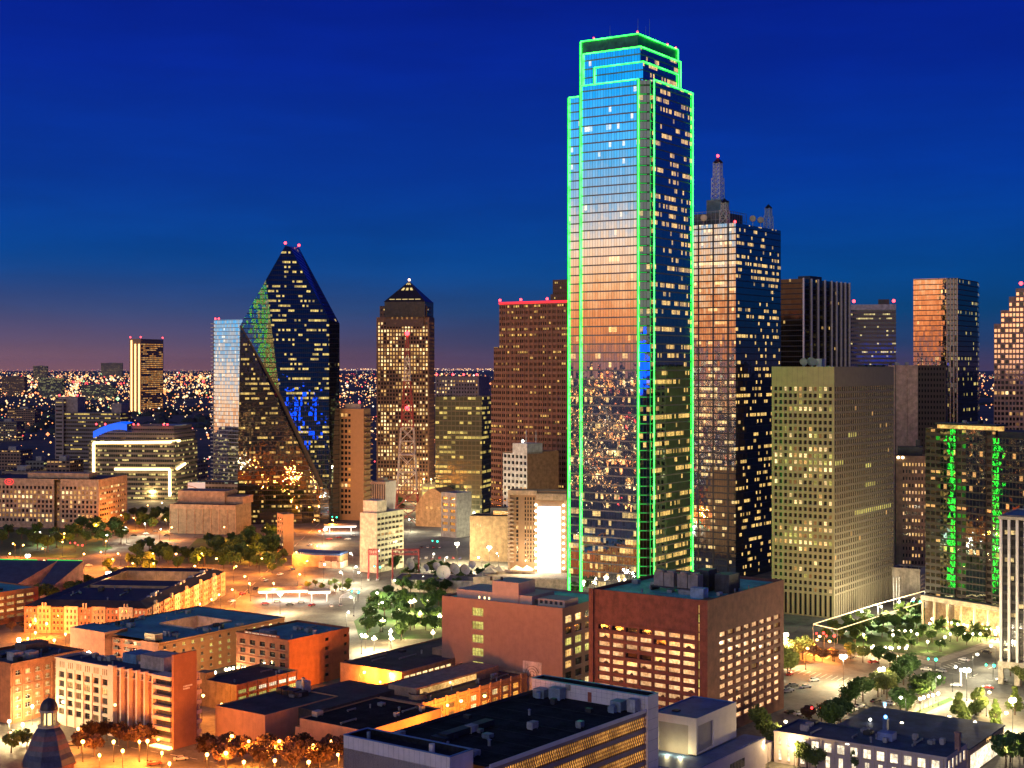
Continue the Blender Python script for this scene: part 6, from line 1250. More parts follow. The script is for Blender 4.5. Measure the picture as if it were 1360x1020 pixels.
# painted markings
mb = MB(); O_ = gp(1041, 960)
def line(p, q, w=.16, z=.06):
    a, c = gp(*p), gp(*q); d = (c - a); d.normalize(); s = Vector((-d.y, d.x, 0)) * w; mb.poly([(a.x - s.x, a.y - s.y, z), (c.x - s.x, c.y - s.y, z), (c.x + s.x, c.y + s.y, z), (a.x + s.x, a.y + s.y, z)])
for k in range(14): t = k / 13; line((1092 + 54 * t, 946 - 32 * t), (1078 + 54 * t, 941 - 31 * t))
for k in range(14): t = k / 13; line((1108 + 50 * t, 951 - 33 * t), (1094 + 54 * t, 946.6 - 32 * t))
for k in range(12): t = k / 11; line((1062 + 80 * t, 889 + 14 * t), (1052 + 82 * t, 894 + 14 * t))
line((1092, 946), (1146, 914), .12); 
mb.build('road_marking', PAINT, kind='structure')
mb = MB()
for k in range(9): t = k / 9; line((1350 - 230 * t, 871 + 108 * t), (1350 - 230 * (t + .05), 871 + 108 * (t + .05)), .14, .05)
for k in range(12): t = k / 12; line((1060 + 300 * t, 858 + 54 * t), (1060 + 300 * (t + .03), 858 + 54 * (t + .03)), .14, .05)
for k in range(6): line((1212 + k * 6, 897 - k * .3), (1206 + k * 6, 900 - k * .3), .35, .05)
for k in range(14): t = k / 14; line((306 + 132 * t, 804 - 122 * t), (306 + 132 * (t + .035), 804 - 122 * (t + .035)), .16, .05)
for k in range(16): t = k / 16; line((10 + 250 * t, 748 + 12 * t), (10 + 250 * (t + .03), 748 + 12 * (t + .03)), .16, .05)
for k in range(8): line((1248 + k * 5, 886 - k * 1.6), (1256 + k * 5, 888.5 - k * 1.6), .4, .05)
for k in range(7): line((1072 + k * 5, 866 + k * 1.0), (1067 + k * 5, 869 + k * 1.0), .35, .05)
for k in range(9): line((70 + k * 26, 975 + k * 4.5), (80 + k * 26, 977 + k * 4.5), .16, .05)
mb.build('road_marking', PAINT, kind='structure')

# ================================================================== street lamps
SOD, WARMW, WHT = (1.0, .27, .03), (1.0, .70, .30), (1.0, .88, .58)
def glow(name, col, es): return mat(name, (.8, .8, .8), .4, 0, 0, emit=col, es=es, sampled=False)
LK = {'sodium': (glow('sodium lamp glow', (1, .50, .12), 9), SOD, 22000), 'warm': (glow('warm globe glow', (1, .82, .50), 9), WARMW, 10000), 'white': (glow('white lamp glow', (1, .95, .80), 10), WHT, 14000), 'flood': (glow('flood lamp glow', (1, .92, .68), 14), (1., .80, .44), 80000)}
def point(name, par, loc, e, col, r=.5):
    d = bpy.data.lights.new(name, 'POINT'); d.energy = e; d.color = col; d.shadow_soft_size = r; return link(name, d, par, loc)
def lamp_proto(kind, style, h, label, group):
    t = thing('street_lamp' if style != 'flood' else 'flood_mast', label, 'street lamp' if style != 'flood' else 'floodlight', (0, -500, 0), 0, group); gm, col, e = LK[kind]
    mb = MB(); mb.cyl((0, 0, 0), (0, 0, .5), .25, n=8); mb.cyl((0, 0, .5), (0, 0, h), .13, .08, 6)
    if style == 'arm': mb.cyl((0, 0, h), (1.6, 0, h + .5), .07, n=5)
    elif style == 'flood': mb.box(-1.0, 1.0, -.1, .1, h - .2, h)
    mb.build('pole', DARKM, t)
    mb = MB()
    if style == 'arm': mb.ball((1.9, 0, h + .42), .62, 10, 6, sz=.75); lp = (1.9, 0, h - .9)
    elif style == 'globe': mb.ball((0, 0, h + .5), .58, 10, 6); lp = (0, 0, h - .5)
    elif style == 'cluster':
        for dx, dy, dz in ((.9, 0, 0), (-.9, 0, 0), (0, .9, 0), (0, -.9, 0), (0, 0, .9)): mb.ball((dx, dy, h + .4 + dz), .45, 8, 5)
        lp = (0, 0, h - .7)
    else: mb.ball((-.75, 0, h + .5), .85, 10, 6); mb.ball((.75, 0, h + .5), .85, 10, 6); lp = (0, 0, h - 1.0)
    mb.build('lamp_head', gm, t); point('lamp_light', t, lp, e, col, .4); return t
GRP = 'street lamps of the city blocks'
def lamps(kind, style, h, label, pts, group=GRP, e=None, rz=None):
    """pts: the pixel of each lamp head"""
    proto = None; R = random.Random(len(label))
    for (px, py) in pts:
        hh = h + .5; p = gp(px, py, hh); a = R.uniform(0, 6.28) if rz is None else rz
        if proto is None:
            proto = lamp_proto(kind, style, h, label, group); proto.location = (p.x, p.y, 0); proto.rotation_euler = (0, 0, a)
            if e:
                for ch in proto.children:
                    if ch.type == 'LIGHT': ch.data.energy = e
        else: q = R.uniform(.72, 1.12); dup(proto, (p.x, p.y, 0), a, None, (q, q, 1))
lamps('flood', 'flood', 13, 'glaring white flood mast beside the saw tooth shed', [(37, 738)])
lamps('flood', 'flood', 13, 'glaring white flood mast behind the long dark terrace roof', [(144, 761)], e=75600)
lamps('flood', 'flood', 13, 'glaring white flood mast in the bright lot left of the hotel screen', [(607, 722)], e=90000)
lamps('flood', 'flood', 12, 'smaller warm flood mast nearest the hotel tower in the bright lot', [(650, 727)], e=36000)
lamps('flood', 'flood', 12, 'bright flood lamp behind the cream office with the brown stair tower', [(117, 868)], e=63000)
lamps('flood', 'flood', 12, 'bright amber flood mast at the left edge beyond the old brick corner building', [(25, 850)], e=126000)
lamps('flood', 'flood', 12, 'white flood mast at the corner of the brown parking garage', [(1043, 843)], e=50400)
lamps('flood', 'flood', 11, 'white flood mast on the plaza right of the road junction', [(1284, 890), (1345, 930)], e=54600)
lamps('flood', 'flood', 11, 'white flood mast over the parking lot beside the brown garage', [(1120, 872)], e=54600)
lamps('flood', 'flood', 10, 'white flood mast lighting the yellow green tree by the parking lot', [(1171, 889)], e=42000)
lamps('flood', 'flood', 10, 'white flood mast by the white tents of the fuel courts', [(372, 788), (432, 703)], e=54600)
lamps('sodium', 'arm', 9, 'orange sodium lamp along the wide orange street', [(293, 790), (312, 783), (333, 775), (268, 802), (284, 796), (405, 745), (418, 725), (428, 705), (395, 762), (362, 775), (438, 672), (390, 733), (443, 690)], e=31500)
lamps('sodium', 'arm', 9, 'orange sodium lamp among the trees in front of the tan gridded offices', [(83, 708), (83, 720), (27, 724), (125, 697), (164, 684), (198, 671), (136, 733), (105, 745), (150, 742), (10, 735), (60, 745), (200, 748)], e=23100)
lamps('white', 'arm', 9, 'white lamp along the far car park below the tan gridded offices', [(56, 707), (142, 711), (168, 704), (193, 695), (212, 703), (170, 700)])
lamps('warm', 'globe', 7, 'yellow lamp in the row before the low tan office', [(234, 692), (262, 692), (286, 692), (310, 692)], e=18900)
lamps('sodium', 'globe', 6, 'amber globe lamp at the street corner below the brick terrace', [(47, 840), (62, 828), (47, 822), (37, 848), (87, 842), (40, 830), (72, 850)], e=29400)
lamps('sodium', 'globe', 6, 'amber globe lamp before the cream and brown office', [(104, 968), (151, 985), (163, 997), (185, 985), (196, 984), (215, 1000), (110, 985), (132, 1003), (225, 1014)], e=18900)
lamps('sodium', 'globe', 6, 'amber globe lamp under the row of trees at the bottom', [(275, 1002), (324, 1012), (300, 1000), (365, 1010), (410, 1012), (440, 985)], e=18900)
lamps('warm', 'globe', 6, 'bright globe lamp on the square left of the domed turret', [(16, 935), (43, 938), (12, 958), (30, 962), (5, 905)], e=29400)
lamps('warm', 'globe', 5, 'yellow lamp in the row at the foot of the courtyard building', [(268, 897), (276, 895), (286, 893), (300, 889), (305, 888), (310, 887)], e=7350)
lamps('warm', 'cluster', 5, 'clustered globe lamp among the trees of the lamp lit grove', [(485, 845), (497, 848), (519, 838), (520, 848), (545, 800), (550, 798), (568, 800), (584, 818), (530, 812), (536, 833), (558, 815), (575, 840), (508, 824), (490, 812), (562, 768)], e=11550)
lamps('white', 'globe', 8, 'tall white lamp pillar on the square beside the grove', [(480, 843), (518, 842), (544, 864)], e=18900)
lamps('white', 'arm', 9, 'white lamp round the broadcast car park', [(621, 695), (636, 692), (601, 694), (620, 682), (662, 735), (575, 735), (522, 770), (503, 800), (470, 793), (460, 812)], e=16800)
lamps('warm', 'globe', 4, 'small globe lamp along the park paths', [(1147, 843), (1186, 843), (1218, 842), (1235, 828), (1262, 819), (1272, 829), (1292, 835), (1250, 852), (1255, 846), (1232, 852), (1160, 858), (1205, 858), (1325, 834), (1182, 860)], e=5460)
lamps('warm', 'globe', 3, 'knee high globe lamp in the rows edging the park lawn', [(1140 + k * 9, 860 + (k % 2)) for k in range(8)] + [(1262 + k * 10, 842) for k in range(7)] + [(1186 + k * 8, 838) for k in range(4)], e=1050)
lamps('warm', 'globe', 4, 'globe lamp before the lit podium of the dark apartment tower', [(1238, 822), (1248, 824), (1258, 826), (1264, 827), (1280, 830), (1285, 831), (1299, 834), (1305, 834), (1310, 836), (1316, 836), (1321, 838), (1327, 838)], e=6300)
lamps('sodium', 'arm', 8, 'orange lamp at the crossing beside the gridded tower', [(1061, 846), (1080, 850), (1095, 845), (1108, 852), (1070, 862)], e=18900)
lamps('warm', 'globe', 4, 'warm globe lamp in the row along the kerb of the wide road', [(1222, 928), (1227, 926), (1233, 924), (1239, 923), (1246, 921)], e=5250)
lamps('white', 'arm', 8, 'white lamp along the sidewalk of the gridded tower', [(1150, 812), (1172, 806), (1195, 800), (1210, 795)], e=29400)
lamps('warm', 'arm', 8, 'warm lamp round the lower right plaza', [(1262, 950), (1290, 960), (1330, 945), (1205, 960), (1345, 985), (1310, 920)], e=16800)
lamps('warm', 'arm', 8, 'warm lamp in the lane beside the brown garage', [(1046, 960), (1020, 985), (1055, 985)], e=6500)
lamps('sodium', 'arm', 8, 'amber lamp in the alley between the low brick roofs', [(268, 925), (300, 935), (592, 935), (620, 930), (650, 925), (585, 955)], e=10500)

lamps('sodium', 'arm', 9, 'orange lamp in the streets between the terrace and the prism tower', [(120, 690), (180, 688), (222, 690), (110, 735), (235, 735), (180, 748), (255, 752), (310, 752), (345, 742), (372, 702), (330, 765), (415, 690), (452, 672), (40, 752), (85, 752), (20, 790), (70, 792), (225, 700), (350, 700), (300, 700), (270, 735), (325, 725), (20, 722), (60, 728), (140, 718), (160, 735), (290, 742), (200, 735), (345, 715), (385, 688)], e=27000)  # extra lamps added to warm up the dull ground here
lamps('white', 'arm', 9, 'white lamp in the streets round the slab office', [(468, 735), (480, 760), (545, 690), (560, 676), (580, 664), (650, 700), (668, 712), (640, 740), (470, 752), (430, 750), (455, 760), (590, 740), (610, 668), (640, 664), (500, 788)], e=20000)  # added lamps that lift the dim ground around the slab office
lamps('warm', 'arm', 9, 'warm lamp in the streets below the olive glass block', [(650, 655), (640, 648), (660, 660), (500, 664), (480, 660), (540, 664), (556, 655), (655, 672), (240, 655), (200, 652), (215, 668)], e=24000)  # added to lighten the ground and the foot of the offices
lamps('white', 'arm', 9, 'white lamp along the wide road by the junction', [(1292, 868), (1322, 858), (1243, 898), (1203, 926), (1150, 955), (1265, 886), (1120, 985)], e=11000)  # added so the road surface reads brighter
lamps('sodium', 'arm', 9, 'amber lamp in the street behind the red brick warehouse', [(478, 893), (500, 905), (520, 893), (474, 915)], e=34000)  # added to brighten the warehouse's orange side wall
lamps('sodium', 'arm', 8, 'amber lamp at the foot of the orange stucco boxes', [(300, 978), (335, 985), (372, 982), (410, 990), (450, 1000), (520, 990), (560, 975), (596, 958)], e=20000)  # lamps put in to light the stucco walls
lamps('sodium', 'arm', 9, 'orange lamp in front of the left brick buildings', [(60, 880), (20, 900), (75, 905), (95, 925)], e=24000)  # added to turn the ground at the left more orange

# ================================================================== traffic lights, overhead line, lattice tower, dishes, gantries
def signal(px, py, col, label, h=6.0):
    p = gp(px, py, h); t = thing('traffic_light', label, 'traffic light', (p.x, p.y, 0), random.uniform(-.3, .3), 'traffic lights')
    mb = MB(); mb.cyl((0, 0, 0), (0, 0, h + .6), .14, n=6); mb.cyl((0, 0, h + .3), (-3.4, 0, h + .5), .09, n=5); mb.build('pole', DARKM, t)
    mb = MB(); mb.box(-.35, .35, -.5, -.14, h - .9, h + .7); mb.box(-3.7, -3.1, -.3, .06, h - .6, h + .9); mb.build('signal_head', mat('signal casing', (.03, .03, .02), .5, 0, 0), t)
    zc = {'red': .5, 'green': -.5}[col]; mb = MB(); mb.ball((0, -.55, h + zc), .62, 8, 6); mb.ball((-3.4, -.35, h + .2 + zc * .6), .45, 8, 6); mb.build('signal_lens', mat('signal ' + col, (.1, .1, .1), .4, 0, 0, emit={'red': (1, .03, .03), 'green': (.02, 1, .50)}[col], es=6), t)
for (px, py, c, lb) in ((1242, 874, 'green', 'green traffic light at the corner of the park'), (1319, 882, 'green', 'green traffic light on the plaza side of the junction'), (1093, 842, 'red', 'red traffic light at the crossing below the gridded tower'), (1108, 846, 'red', 'second red traffic light at the orange crossing, right of the first'), (1222, 798, 'green', 'green traffic light at the corner of the dark apartment tower'),
                        (100, 722, 'red', 'left red traffic light of the pair before the gridded offices'), (110, 725, 'red', 'right red traffic light of the pair before the gridded offices'), (1091, 942, 'red', 'bright red traffic light in front of the parking lot'), (1167, 946, 'red', 'red traffic light beside the low mauve building'), (505, 752, 'green', 'green traffic light at the top of the grove'), (476, 785, 'green', 'green traffic light on the fuel court corner'), (581, 718, 'green', 'green traffic light by the flood mast of the bright lot'), (513, 668, 'green', 'green traffic light above the slab office'), (447, 686, 'green', 'green traffic light on the orange street'), (525, 661, 'red', 'red traffic light behind the slab office'), (626, 669, 'green', 'green traffic light beside the blue roofed block')): signal(px, py, c, lb)
t = thing('overhead_line', 'glowing overhead tram wires on slender posts along the gridded tower', 'tram wires', tuple(gp(1080, 846)))
o = t.location.copy(); hs = 9.0; A = gp(1080, 829, hs); B = gp(1166, 802, hs); C = gp(1228, 785, hs); A2 = gp(1112, 836, 6.5); B2 = gp(1228, 799, 6.5)
WIRE = mat('glowing wire', (.8, .6, .3), .4, 0, 0, emit=(1, .72, .35), es=2.2, sampled=False)  # the wires glow by themselves, imitating lamp light on them
mb = MB()
for p, q in ((A, B), (B, C), (A, A2), (A2, B2)): mb.cyl(p - o, q - o, .20, n=5)
mb.build('wire', WIRE, t)
for p in (A, A2, B, gp(1195, 794, hs), C):
    mb = MB(); q = p - o; mb.cyl((q.x, q.y, 0), (q.x, q.y, q.z + .3), .16, n=6); mb.build('post', STEEL, t)
for (px) in (1187, 1190.5, 1194):
    p = gp(px, 808); t = thing('flagpole', 'white flagpole in the row of three beside the gridded tower', 'flagpole', tuple(p), 0, 'three flagpoles'); mb = MB(); mb.cyl((0, 0, 0), (0, 0, 16), .22, .14, 8); mb.build('pole', mat('lit white pole', (.8, .78, .7), .5), t); mb = MB(); mb.ball((0, 0, 16.2), .3, 8, 5); mb.cyl((0, 0, 0), (0, 0, .5), .6, n=8); mb.build('finial', STEEL, t)
# radio mast
D = 1150.0; p = at(541, 700, D); t = thing('lattice_tower', 'white and red lattice radio tower in front of the pyramid topped tower', 'radio tower', (p.x, p.y, 0)); zt = H + 48 / F * D
WH, RD = mat('mast white paint', (.62, .54, .46), .5), mat('mast red paint', (.36, .06, .05), .5)
lv = [(0, 9.5), (.18, 7.8), (.36, 6.3), (.50, 5.0), (.62, 3.8), (.74, 2.6), (.86, 1.6), (1.0, .5)]; mats = [RD, WH, WH, RD, RD, WH, RD]
mb = MB()
for i in range(len(lv) - 1): lattice(mb, 0, 0, zt * lv[i][0], zt * lv[i + 1][0], lv[i][1], lv[i + 1][1], 2, .26, 0 if mats[i] is RD else 1)
mb.build('lattice', [RD, WH], t)
for zz in (.60, .985):
    mb = MB(); mb.ball((0, -1.5, zt * zz), 1.9, 10, 6); mb.build('beacon', mat('red mast lamp', (.5, .02, .02), .4, 0, 0, emit=(1, .03, .04), es=10), t)
for zz in (.36, .74):
    mb = MB(); w = 6.6 if zz < .5 else 3; mb.box(-w, w, -w, w, zt * zz, zt * zz + .6); mb.build('platform', WH, t)
# satellite dishes on the studio roof
def dish(px, py, r, label, zb, tilt=.5):
    p = gp(px, py, zb + r); t = thing('satellite_dish', label, 'satellite dish', (p.x, p.y, zb), random.uniform(-.5, .5), 'satellite dishes on the studio roof'); mb = MB(); d = Vector((.35, -.75, tilt)).normalized(); c = Vector((0, 0, r * 1.1)); pr = c - d * r * .35; n = 4; a_ = 0
    for k in range(n):
        f0, f1 = k / n, (k + 1) / n; mb.cyl(pr + d * r * .38 * f0 * f0, pr + d * r * .38 * f1 * f1, max(.02, r * f0), r * f1, 18, caps=False)
    mb.build('reflector', mat('dish white', (.66, .64, .60), .5, 0, .06), t); mb = MB(); mb.cyl((0, 0, 0), pr, .3, .2, 8); mb.box(-.9, .9, -.9, .9, 0, .3); mb.build('mount', STEEL, t); mb = MB(); mb.cyl(pr, pr + d * r * .8, .06, n=5); mb.ball(pr + d * r * .8, .25, 6, 4); mb.build('feed_horn', STEEL, t)
zy = yb_.z - .4
for i, (px, py, r, lb) in enumerate(((589, 757, 4.0, 'widest white satellite dish, beside the box on the studio roof'), (604, 752, 3.4, 'white satellite dish second from the right on the studio roof'), (618, 753, 3.2, 'white satellite dish at the right end of the studio roof'), (545, 745, 3.4, 'white satellite dish under the red steel gantry'), (580, 748, 2.4, 'small white satellite dish behind the widest one'), (566, 750, 2.2, 'small white satellite dish left of the widest one'), (627, 746, 2.2, 'small white satellite dish behind the rightmost one'))): dish(px, py + 4, r, lb, zy, .3 + .1 * (i % 3))
for (x0, x1, lb) in ((489, 501, 'smaller dark red steel gantry by the slab office'), (521, 556, 'larger dark red steel gantry over the studio yard')):
    D = 850.0; p, q = at(x0, 0, D), at(x1, 0, D); w = q.x - p.x; t = thing('steel_gantry', lb, 'gantry', (p.x, D, 0)); h = at(0, 730, D).z; mb = MB()
    for x in (0, w):
        for y in (0, 5): mb.cyl((x, y, 0), (x, y, h), .35, n=5)
        for k in range(6): mb.cyl((x, 0, h * k / 6), (x, 5, h * (k + 1) / 6), .18, n=4)
    for y in (0, 5):
        for z0 in (h - 3, h - .3): mb.cyl((0, y, z0), (w, y, z0), .3, n=5)
        for k in range(8): mb.cyl((w * k / 8, y, h - 3 if k % 2 else h - .3), (w * (k + 1) / 8, y, h - .3 if k % 2 else h - 3), .16, n=4)
    mb.build('frame', mat('gantry red steel', (.28, .05, .05), .5), t)
    for x in (0, w): 
        mb = MB(); mb.box(x - .8, x + .8, -.8, 5.8, 0, .8); mb.build('footing', GREYC, t)
# fuel courts: white lit canopies
for (px, py, w, d, lb) in ((376, 797, 26, 14, 'long white lit fuel canopy at the near court on the orange street'), (424, 799, 12, 9, 'small white lit canopy beside the long fuel canopy'), (452, 708, 24, 13, 'white lit fuel canopy at the far court below the balcony tower')):
    p = gp(px, py); t = thing('fuel_canopy', lb, 'canopy', (p.x, p.y, 0), RAD(8), 'fuel canopies'); mb = MB(); mb.box(-w / 2, w / 2, -d / 2, d / 2, 5.2, 6.3); mb.build('roof', mat('canopy grey', (.30, .28, .25), .6), t)
    mb = MB(); mb.box(-w / 2 + .4, w / 2 - .4, -d / 2 + .4, d / 2 - .4, 5.0, 5.19); mb.build('ceiling_light', mat('canopy light', (1, 1, 1), emit=(1, .95, .82), es=9), t)
    mb = MB(); mb.box(-w / 2 - .05, w / 2 + .05, -d / 2 - .15, -d / 2 - .01, 5.2, 6.3); mb.build('fascia', mat('canopy fascia', (.8, .75, .65), .5, 0, 0, emit=(1, .9, .7), es=.7), t)
    for x in (-w / 3, w / 3):
        mb = MB(); mb.box(x - .25, x + .25, -.25, .25, 0, 5.0); mb.build('column', WHITEM, t); mb = MB(); mb.box(x - .5, x + .5, .9, 1.7, .15, 1.9); mb.build('pump', mat('pump red', (.5, .08, .06), .4), t)
p = gp(462, 800); t = thing('white_tent', 'white pitched tent beside the small fuel canopy', 'tent', (p.x, p.y, 0)); mb = MB()
for x in (-4, 4):
    for y in (-4, 4): mb.cyl((x, y, 0), (x, y, 3), .1, n=5)
mb.build('pole', WHITEM, t); mb = MB(); A = [(-4.2, -4.2, 3), (4.2, -4.2, 3), (4.2, 4.2, 3), (-4.2, 4.2, 3)]
for k in range(4): mb.poly([A[k], A[(k + 1) % 4], (0, 0, 5.6)])
mb.build('canvas', mat('tent canvas', (.8, .78, .72)), t)
for (px, py, lb) in ((1175, 948, 'blue topped white information pillar beside the low mauve building'), (1276, 900, 'slender white pillar on the plaza beside the junction')):
    p = gp(px, py + 10); t = thing('lit_pillar', lb, 'pillar', tuple(p)); mb = MB(); mb.box(-.32, .32, -.32, .32, 0, 5.5); mb.build('shaft', WHITEM, t); mb = MB(); mb.box(-.45, .45, -.45, .45, 5.5, 6.6); mb.build('cap', mat('pillar blue cap', (.1, .3, .9), emit=(.15, .45, 1), es=2.5, sampled=False) if px < 1200 else mat('pillar white cap', (1, 1, 1), emit=(1, .95, .85), es=3, sampled=False), t)

# ================================================================== trees
def leafmat(name, c, c2):
    m, g, p = newmat(name); oi = g.n('ShaderNodeObjectInfo').outputs['Random']; pos = g.n('ShaderNodeTexCoord').outputs['Object']
    a = g.noise(pos, .9, 3.0, .7); f = g.m('ADD', g.m('MULTIPLY', g.rng(a, .3, .7), .7), g.m('MULTIPLY', oi, .3)); g.put(p.inputs['Base Color'], g.mix(f, c, c2)); p.inputs['Roughness'].default_value = .65
    g.put(p.inputs['Subsurface Weight'], 0.0); return m
LEAF = {'dark': leafmat('dark leaves', (.018, .055, .010), (.065, .14, .022)), 'olive': leafmat('olive leaves', (.05, .095, .016), (.15, .20, .035)), 'rust': leafmat('rusty leaves', (.03, .014, .007), (.085, .038, .015)), 'lime': leafmat('light green leaves', (.09, .13, .025), (.28, .30, .07))}
BARK = mat('bark', (.09, .06, .045), .9, 0, .3, 2.0)
def tree_proto(kind, h, w, seed, shape='round', n=1700):
    R = random.Random(seed); t = thing('tree', 'tree', 'tree', (0, -500, 0)); mb = MB(); th = h * (.34 if shape == 'round' else .18)
    mb.cyl((0, 0, 0), (0, 0, th), .26, .18, 7); mb.cyl((0, 0, th), (.1, .1, h * .8), .18, .05, 6)
    tips = []
    for k in range(7):
        a = 6.283 * k / 7 + R.uniform(-.3, .3); z0 = th * R.uniform(.85, 1.2); e = (w * .62 * math.cos(a) * R.uniform(.6, 1), w * .62 * math.sin(a) * R.uniform(.6, 1), th + (h - th) * R.uniform(.3, .8)); mb.cyl((0, 0, z0), e, .10, .03, 5); tips.append(e)
    mb.build('trunk', BARK, t)
    mb = MB(); cl = []
    for k in range(17):
        if shape == 'round':
            while True:
                q = Vector((R.uniform(-1, 1), R.uniform(-1, 1), R.uniform(-1, 1)))
                if .25 < q.length < 1: break
            cl.append((Vector((q.x * w * .72, q.y * w * .72, th + (h - th) * (.52 + .42 * q.z))), w * R.uniform(.26, .44)))
        else:
            f = R.random(); a = R.uniform(0, 6.28); rr = w * (1 - f) * R.uniform(.3, .9); cl.append((Vector((rr * math.cos(a), rr * math.sin(a), th + (h - th) * f)), w * (.18 + .34 * (1 - f))))
    for k in range(n):
        c, r = R.choice(cl); d = Vector((R.gauss(0, 1), R.gauss(0, 1), R.gauss(0, 1))).normalized(); p = c + d * r * (R.random() ** .45); s = R.uniform(.24, .50)
        u = Vector((R.gauss(0, 1), R.gauss(0, 1), R.gauss(0, 1))).normalized(); v = u.orthogonal().normalized() * s; u = u * s * .7; mb.poly([p - u, p + v, p + u, p - v])
    mb.build('crown', LEAF[kind], t); return t
TP = {}
def trees(kind, pts, label, group, hs=(6, 10), shape='round'):
    R = random.Random(len(pts) * 7 + len(label))
    for i, (px, py) in enumerate(pts):
        key = (kind, shape, i % 3); h = R.uniform(*hs); p = gp(px, py); sc_ = h / 8.0; rz = R.uniform(0, 6.28)
        if key not in TP:
            o = tree_proto(kind, 8.0, 3.6 if shape == 'round' else 2.6, hash(key) % 97 if False else (i % 3) * 11 + len(kind) + len(shape), shape); TP[key] = o; o.location = (p.x, p.y, 0); o.rotation_euler = (0, 0, rz); o.scale = (sc_,) * 3
        else: o = dup(TP[key], (p.x, p.y, 0), rz, None, (sc_ * R.uniform(.9, 1.2), sc_ * R.uniform(.9, 1.2), sc_))
        o['label'] = label; o['group'] = group
def scat(n, poly, seed, mind=5.0):
    R = random.Random(seed); out = []; xs, ys = [p[0] for p in poly], [p[1] for p in poly]; P = []
    for _ in range(n * 60):
        x, y = R.uniform(min(xs), max(xs)), R.uniform(min(ys), max(ys)); c = False
        for (ax, ay), (bx, by) in zip(poly, poly[1:] + poly[:1]):
            if (ay > y) != (by > y) and x < (bx - ax) * (y - ay) / (by - ay) + ax: c = not c
        if not c: continue
        g_ = gp(x, y)
        if all((g_ - q).length > mind for q in P): P.append(g_); out.append((x, y))
        if len(out) >= n: break
    return out
trees('dark', scat(46, [(476, 842), (492, 806), (545, 772), (590, 770), (590, 848), (540, 852)], 1, 4.6), 'dark leafy tree in the lamp lit grove left of the plain tan building', 'trees of the lamp lit grove', (6, 9.5))
trees('olive', scat(12, [(505, 800), (545, 768), (592, 766), (592, 790), (530, 805)], 2, 7), 'olive tree at the far edge of the lamp lit grove', 'olive trees of the grove', (5, 8))
trees('dark', scat(34, [(262, 752), (270, 724), (320, 716), (372, 718), (372, 758), (300, 757)], 3, 6), 'dark tree in the thick clump below the prism tower', 'trees below the prism tower', (8, 13))
trees('dark', scat(14, [(90, 724), (90, 706), (160, 704), (168, 726), (120, 735)], 4, 8), 'dark tree in front of the tan gridded offices', 'trees before the gridded offices', (8, 13))
trees('dark', scat(12, [(0, 732), (0, 712), (75, 712), (80, 735)], 5, 9), 'dark tree behind the saw tooth shed', 'trees behind the shed', (7, 12))
trees('olive', scat(10, [(128, 768), (150, 745), (215, 750), (215, 772), (160, 776)], 6, 7), 'bushy tree behind the long dark terrace roof', 'trees behind the terrace', (6, 10))
trees('dark', scat(12, [(50, 808), (52, 790), (115, 780), (115, 796)], 7, 5), 'dark tree between the brick office and the terrace', 'trees by the terrace', (6, 9))
trees('dark', scat(26, [(170, 758), (180, 728), (262, 738), (262, 758)], 21, 6), 'dark tree between the far car park and the road behind the shed', 'trees by the far car park', (6, 10))
trees('dark', scat(22, [(165, 700), (170, 686), (228, 686), (228, 700), (200, 706)], 22, 7), 'dark tree at the far end of the far car park', 'trees behind the far car park', (7, 11))
trees('olive', scat(16, [(320, 745), (372, 700), (392, 706), (380, 770), (330, 775)], 23, 7), 'olive tree at the edge of the orange street below the narrow slab of flats', 'trees along the orange street', (5, 8))
trees('dark', scat(16, [(560, 760), (650, 756), (665, 772), (590, 790)], 24, 6), 'dark tree below the satellite dishes', 'trees below the dishes', (6, 9))
trees('dark', scat(18, [(640, 700), (685, 668), (690, 690), (620, 692), (600, 676)], 25, 7), 'dark tree around the long low tan hall', 'trees round the tan hall', (6, 9))
trees('rust', [(272, 1012), (290, 1015), (305, 1010), (322, 1016), (338, 1011), (352, 1017), (368, 1012), (384, 1018), (398, 1012), (414, 1018), (428, 1013), (442, 1010), (458, 1014), (300, 1022), (345, 1024), (390, 1026), (425, 1027)], 'russet tree in the row below the orange stucco boxes', 'trees along the bottom street', (7, 9.5))
trees('rust', [(118, 992), (130, 988), (142, 984), (158, 990), (170, 994), (186, 996), (200, 990), (125, 1005), (108, 1000)], 'russet tree at the foot of the cream and brown office', 'trees before the cream office', (6, 9))
trees('olive', [(25, 990), (36, 996), (15, 1000)], 'green tree beside the domed turret', 'trees by the turret', (5, 7))
trees('rust', [(75, 836), (85, 832), (30, 838), (15, 840), (98, 838)], 'small amber lit tree on the corner below the brick terrace', 'trees on the amber corner', (4, 6))
trees('dark', scat(62, [(1105, 848), (1150, 828), (1232, 814), (1334, 822), (1332, 842), (1250, 868), (1140, 858)], 8, 4.6), 'dark tree in the park below the apartment tower', 'trees in the park', (4, 7.5))
trees('olive', scat(16, [(1090, 852), (1110, 838), (1228, 806), (1240, 814), (1130, 850)], 9, 5), 'light tree along the sidewalk of the gridded tower', 'trees along the tower sidewalk', (5, 8))
trees('lime', [(1130, 876), (1146, 880), (1310, 852), (1298, 848)], 'small bright green tree by the park road', 'bright trees by the park road', (6, 8))
trees('dark', [(1167, 882), (1182, 886)], 'small dark tree by the park road', 'dark trees by the park road', (6, 8))
trees('lime', [(1044, 880), (1050, 890), (1046, 898), (1056, 878), (1066, 876)], 'bright green tree in the clump at the garage corner', 'trees at the garage corner', (8, 11))
trees('rust', [(1082, 878), (1092, 880), (1106, 878)], 'brown tree at the head of the parking lot', 'brown trees at the parking lot', (5, 7))
trees('lime', [(1166, 926), (1174, 922), (1178, 928)], 'floodlit yellow green tree between parking lot and road', 'floodlit trees by the parking lot', (9, 11))
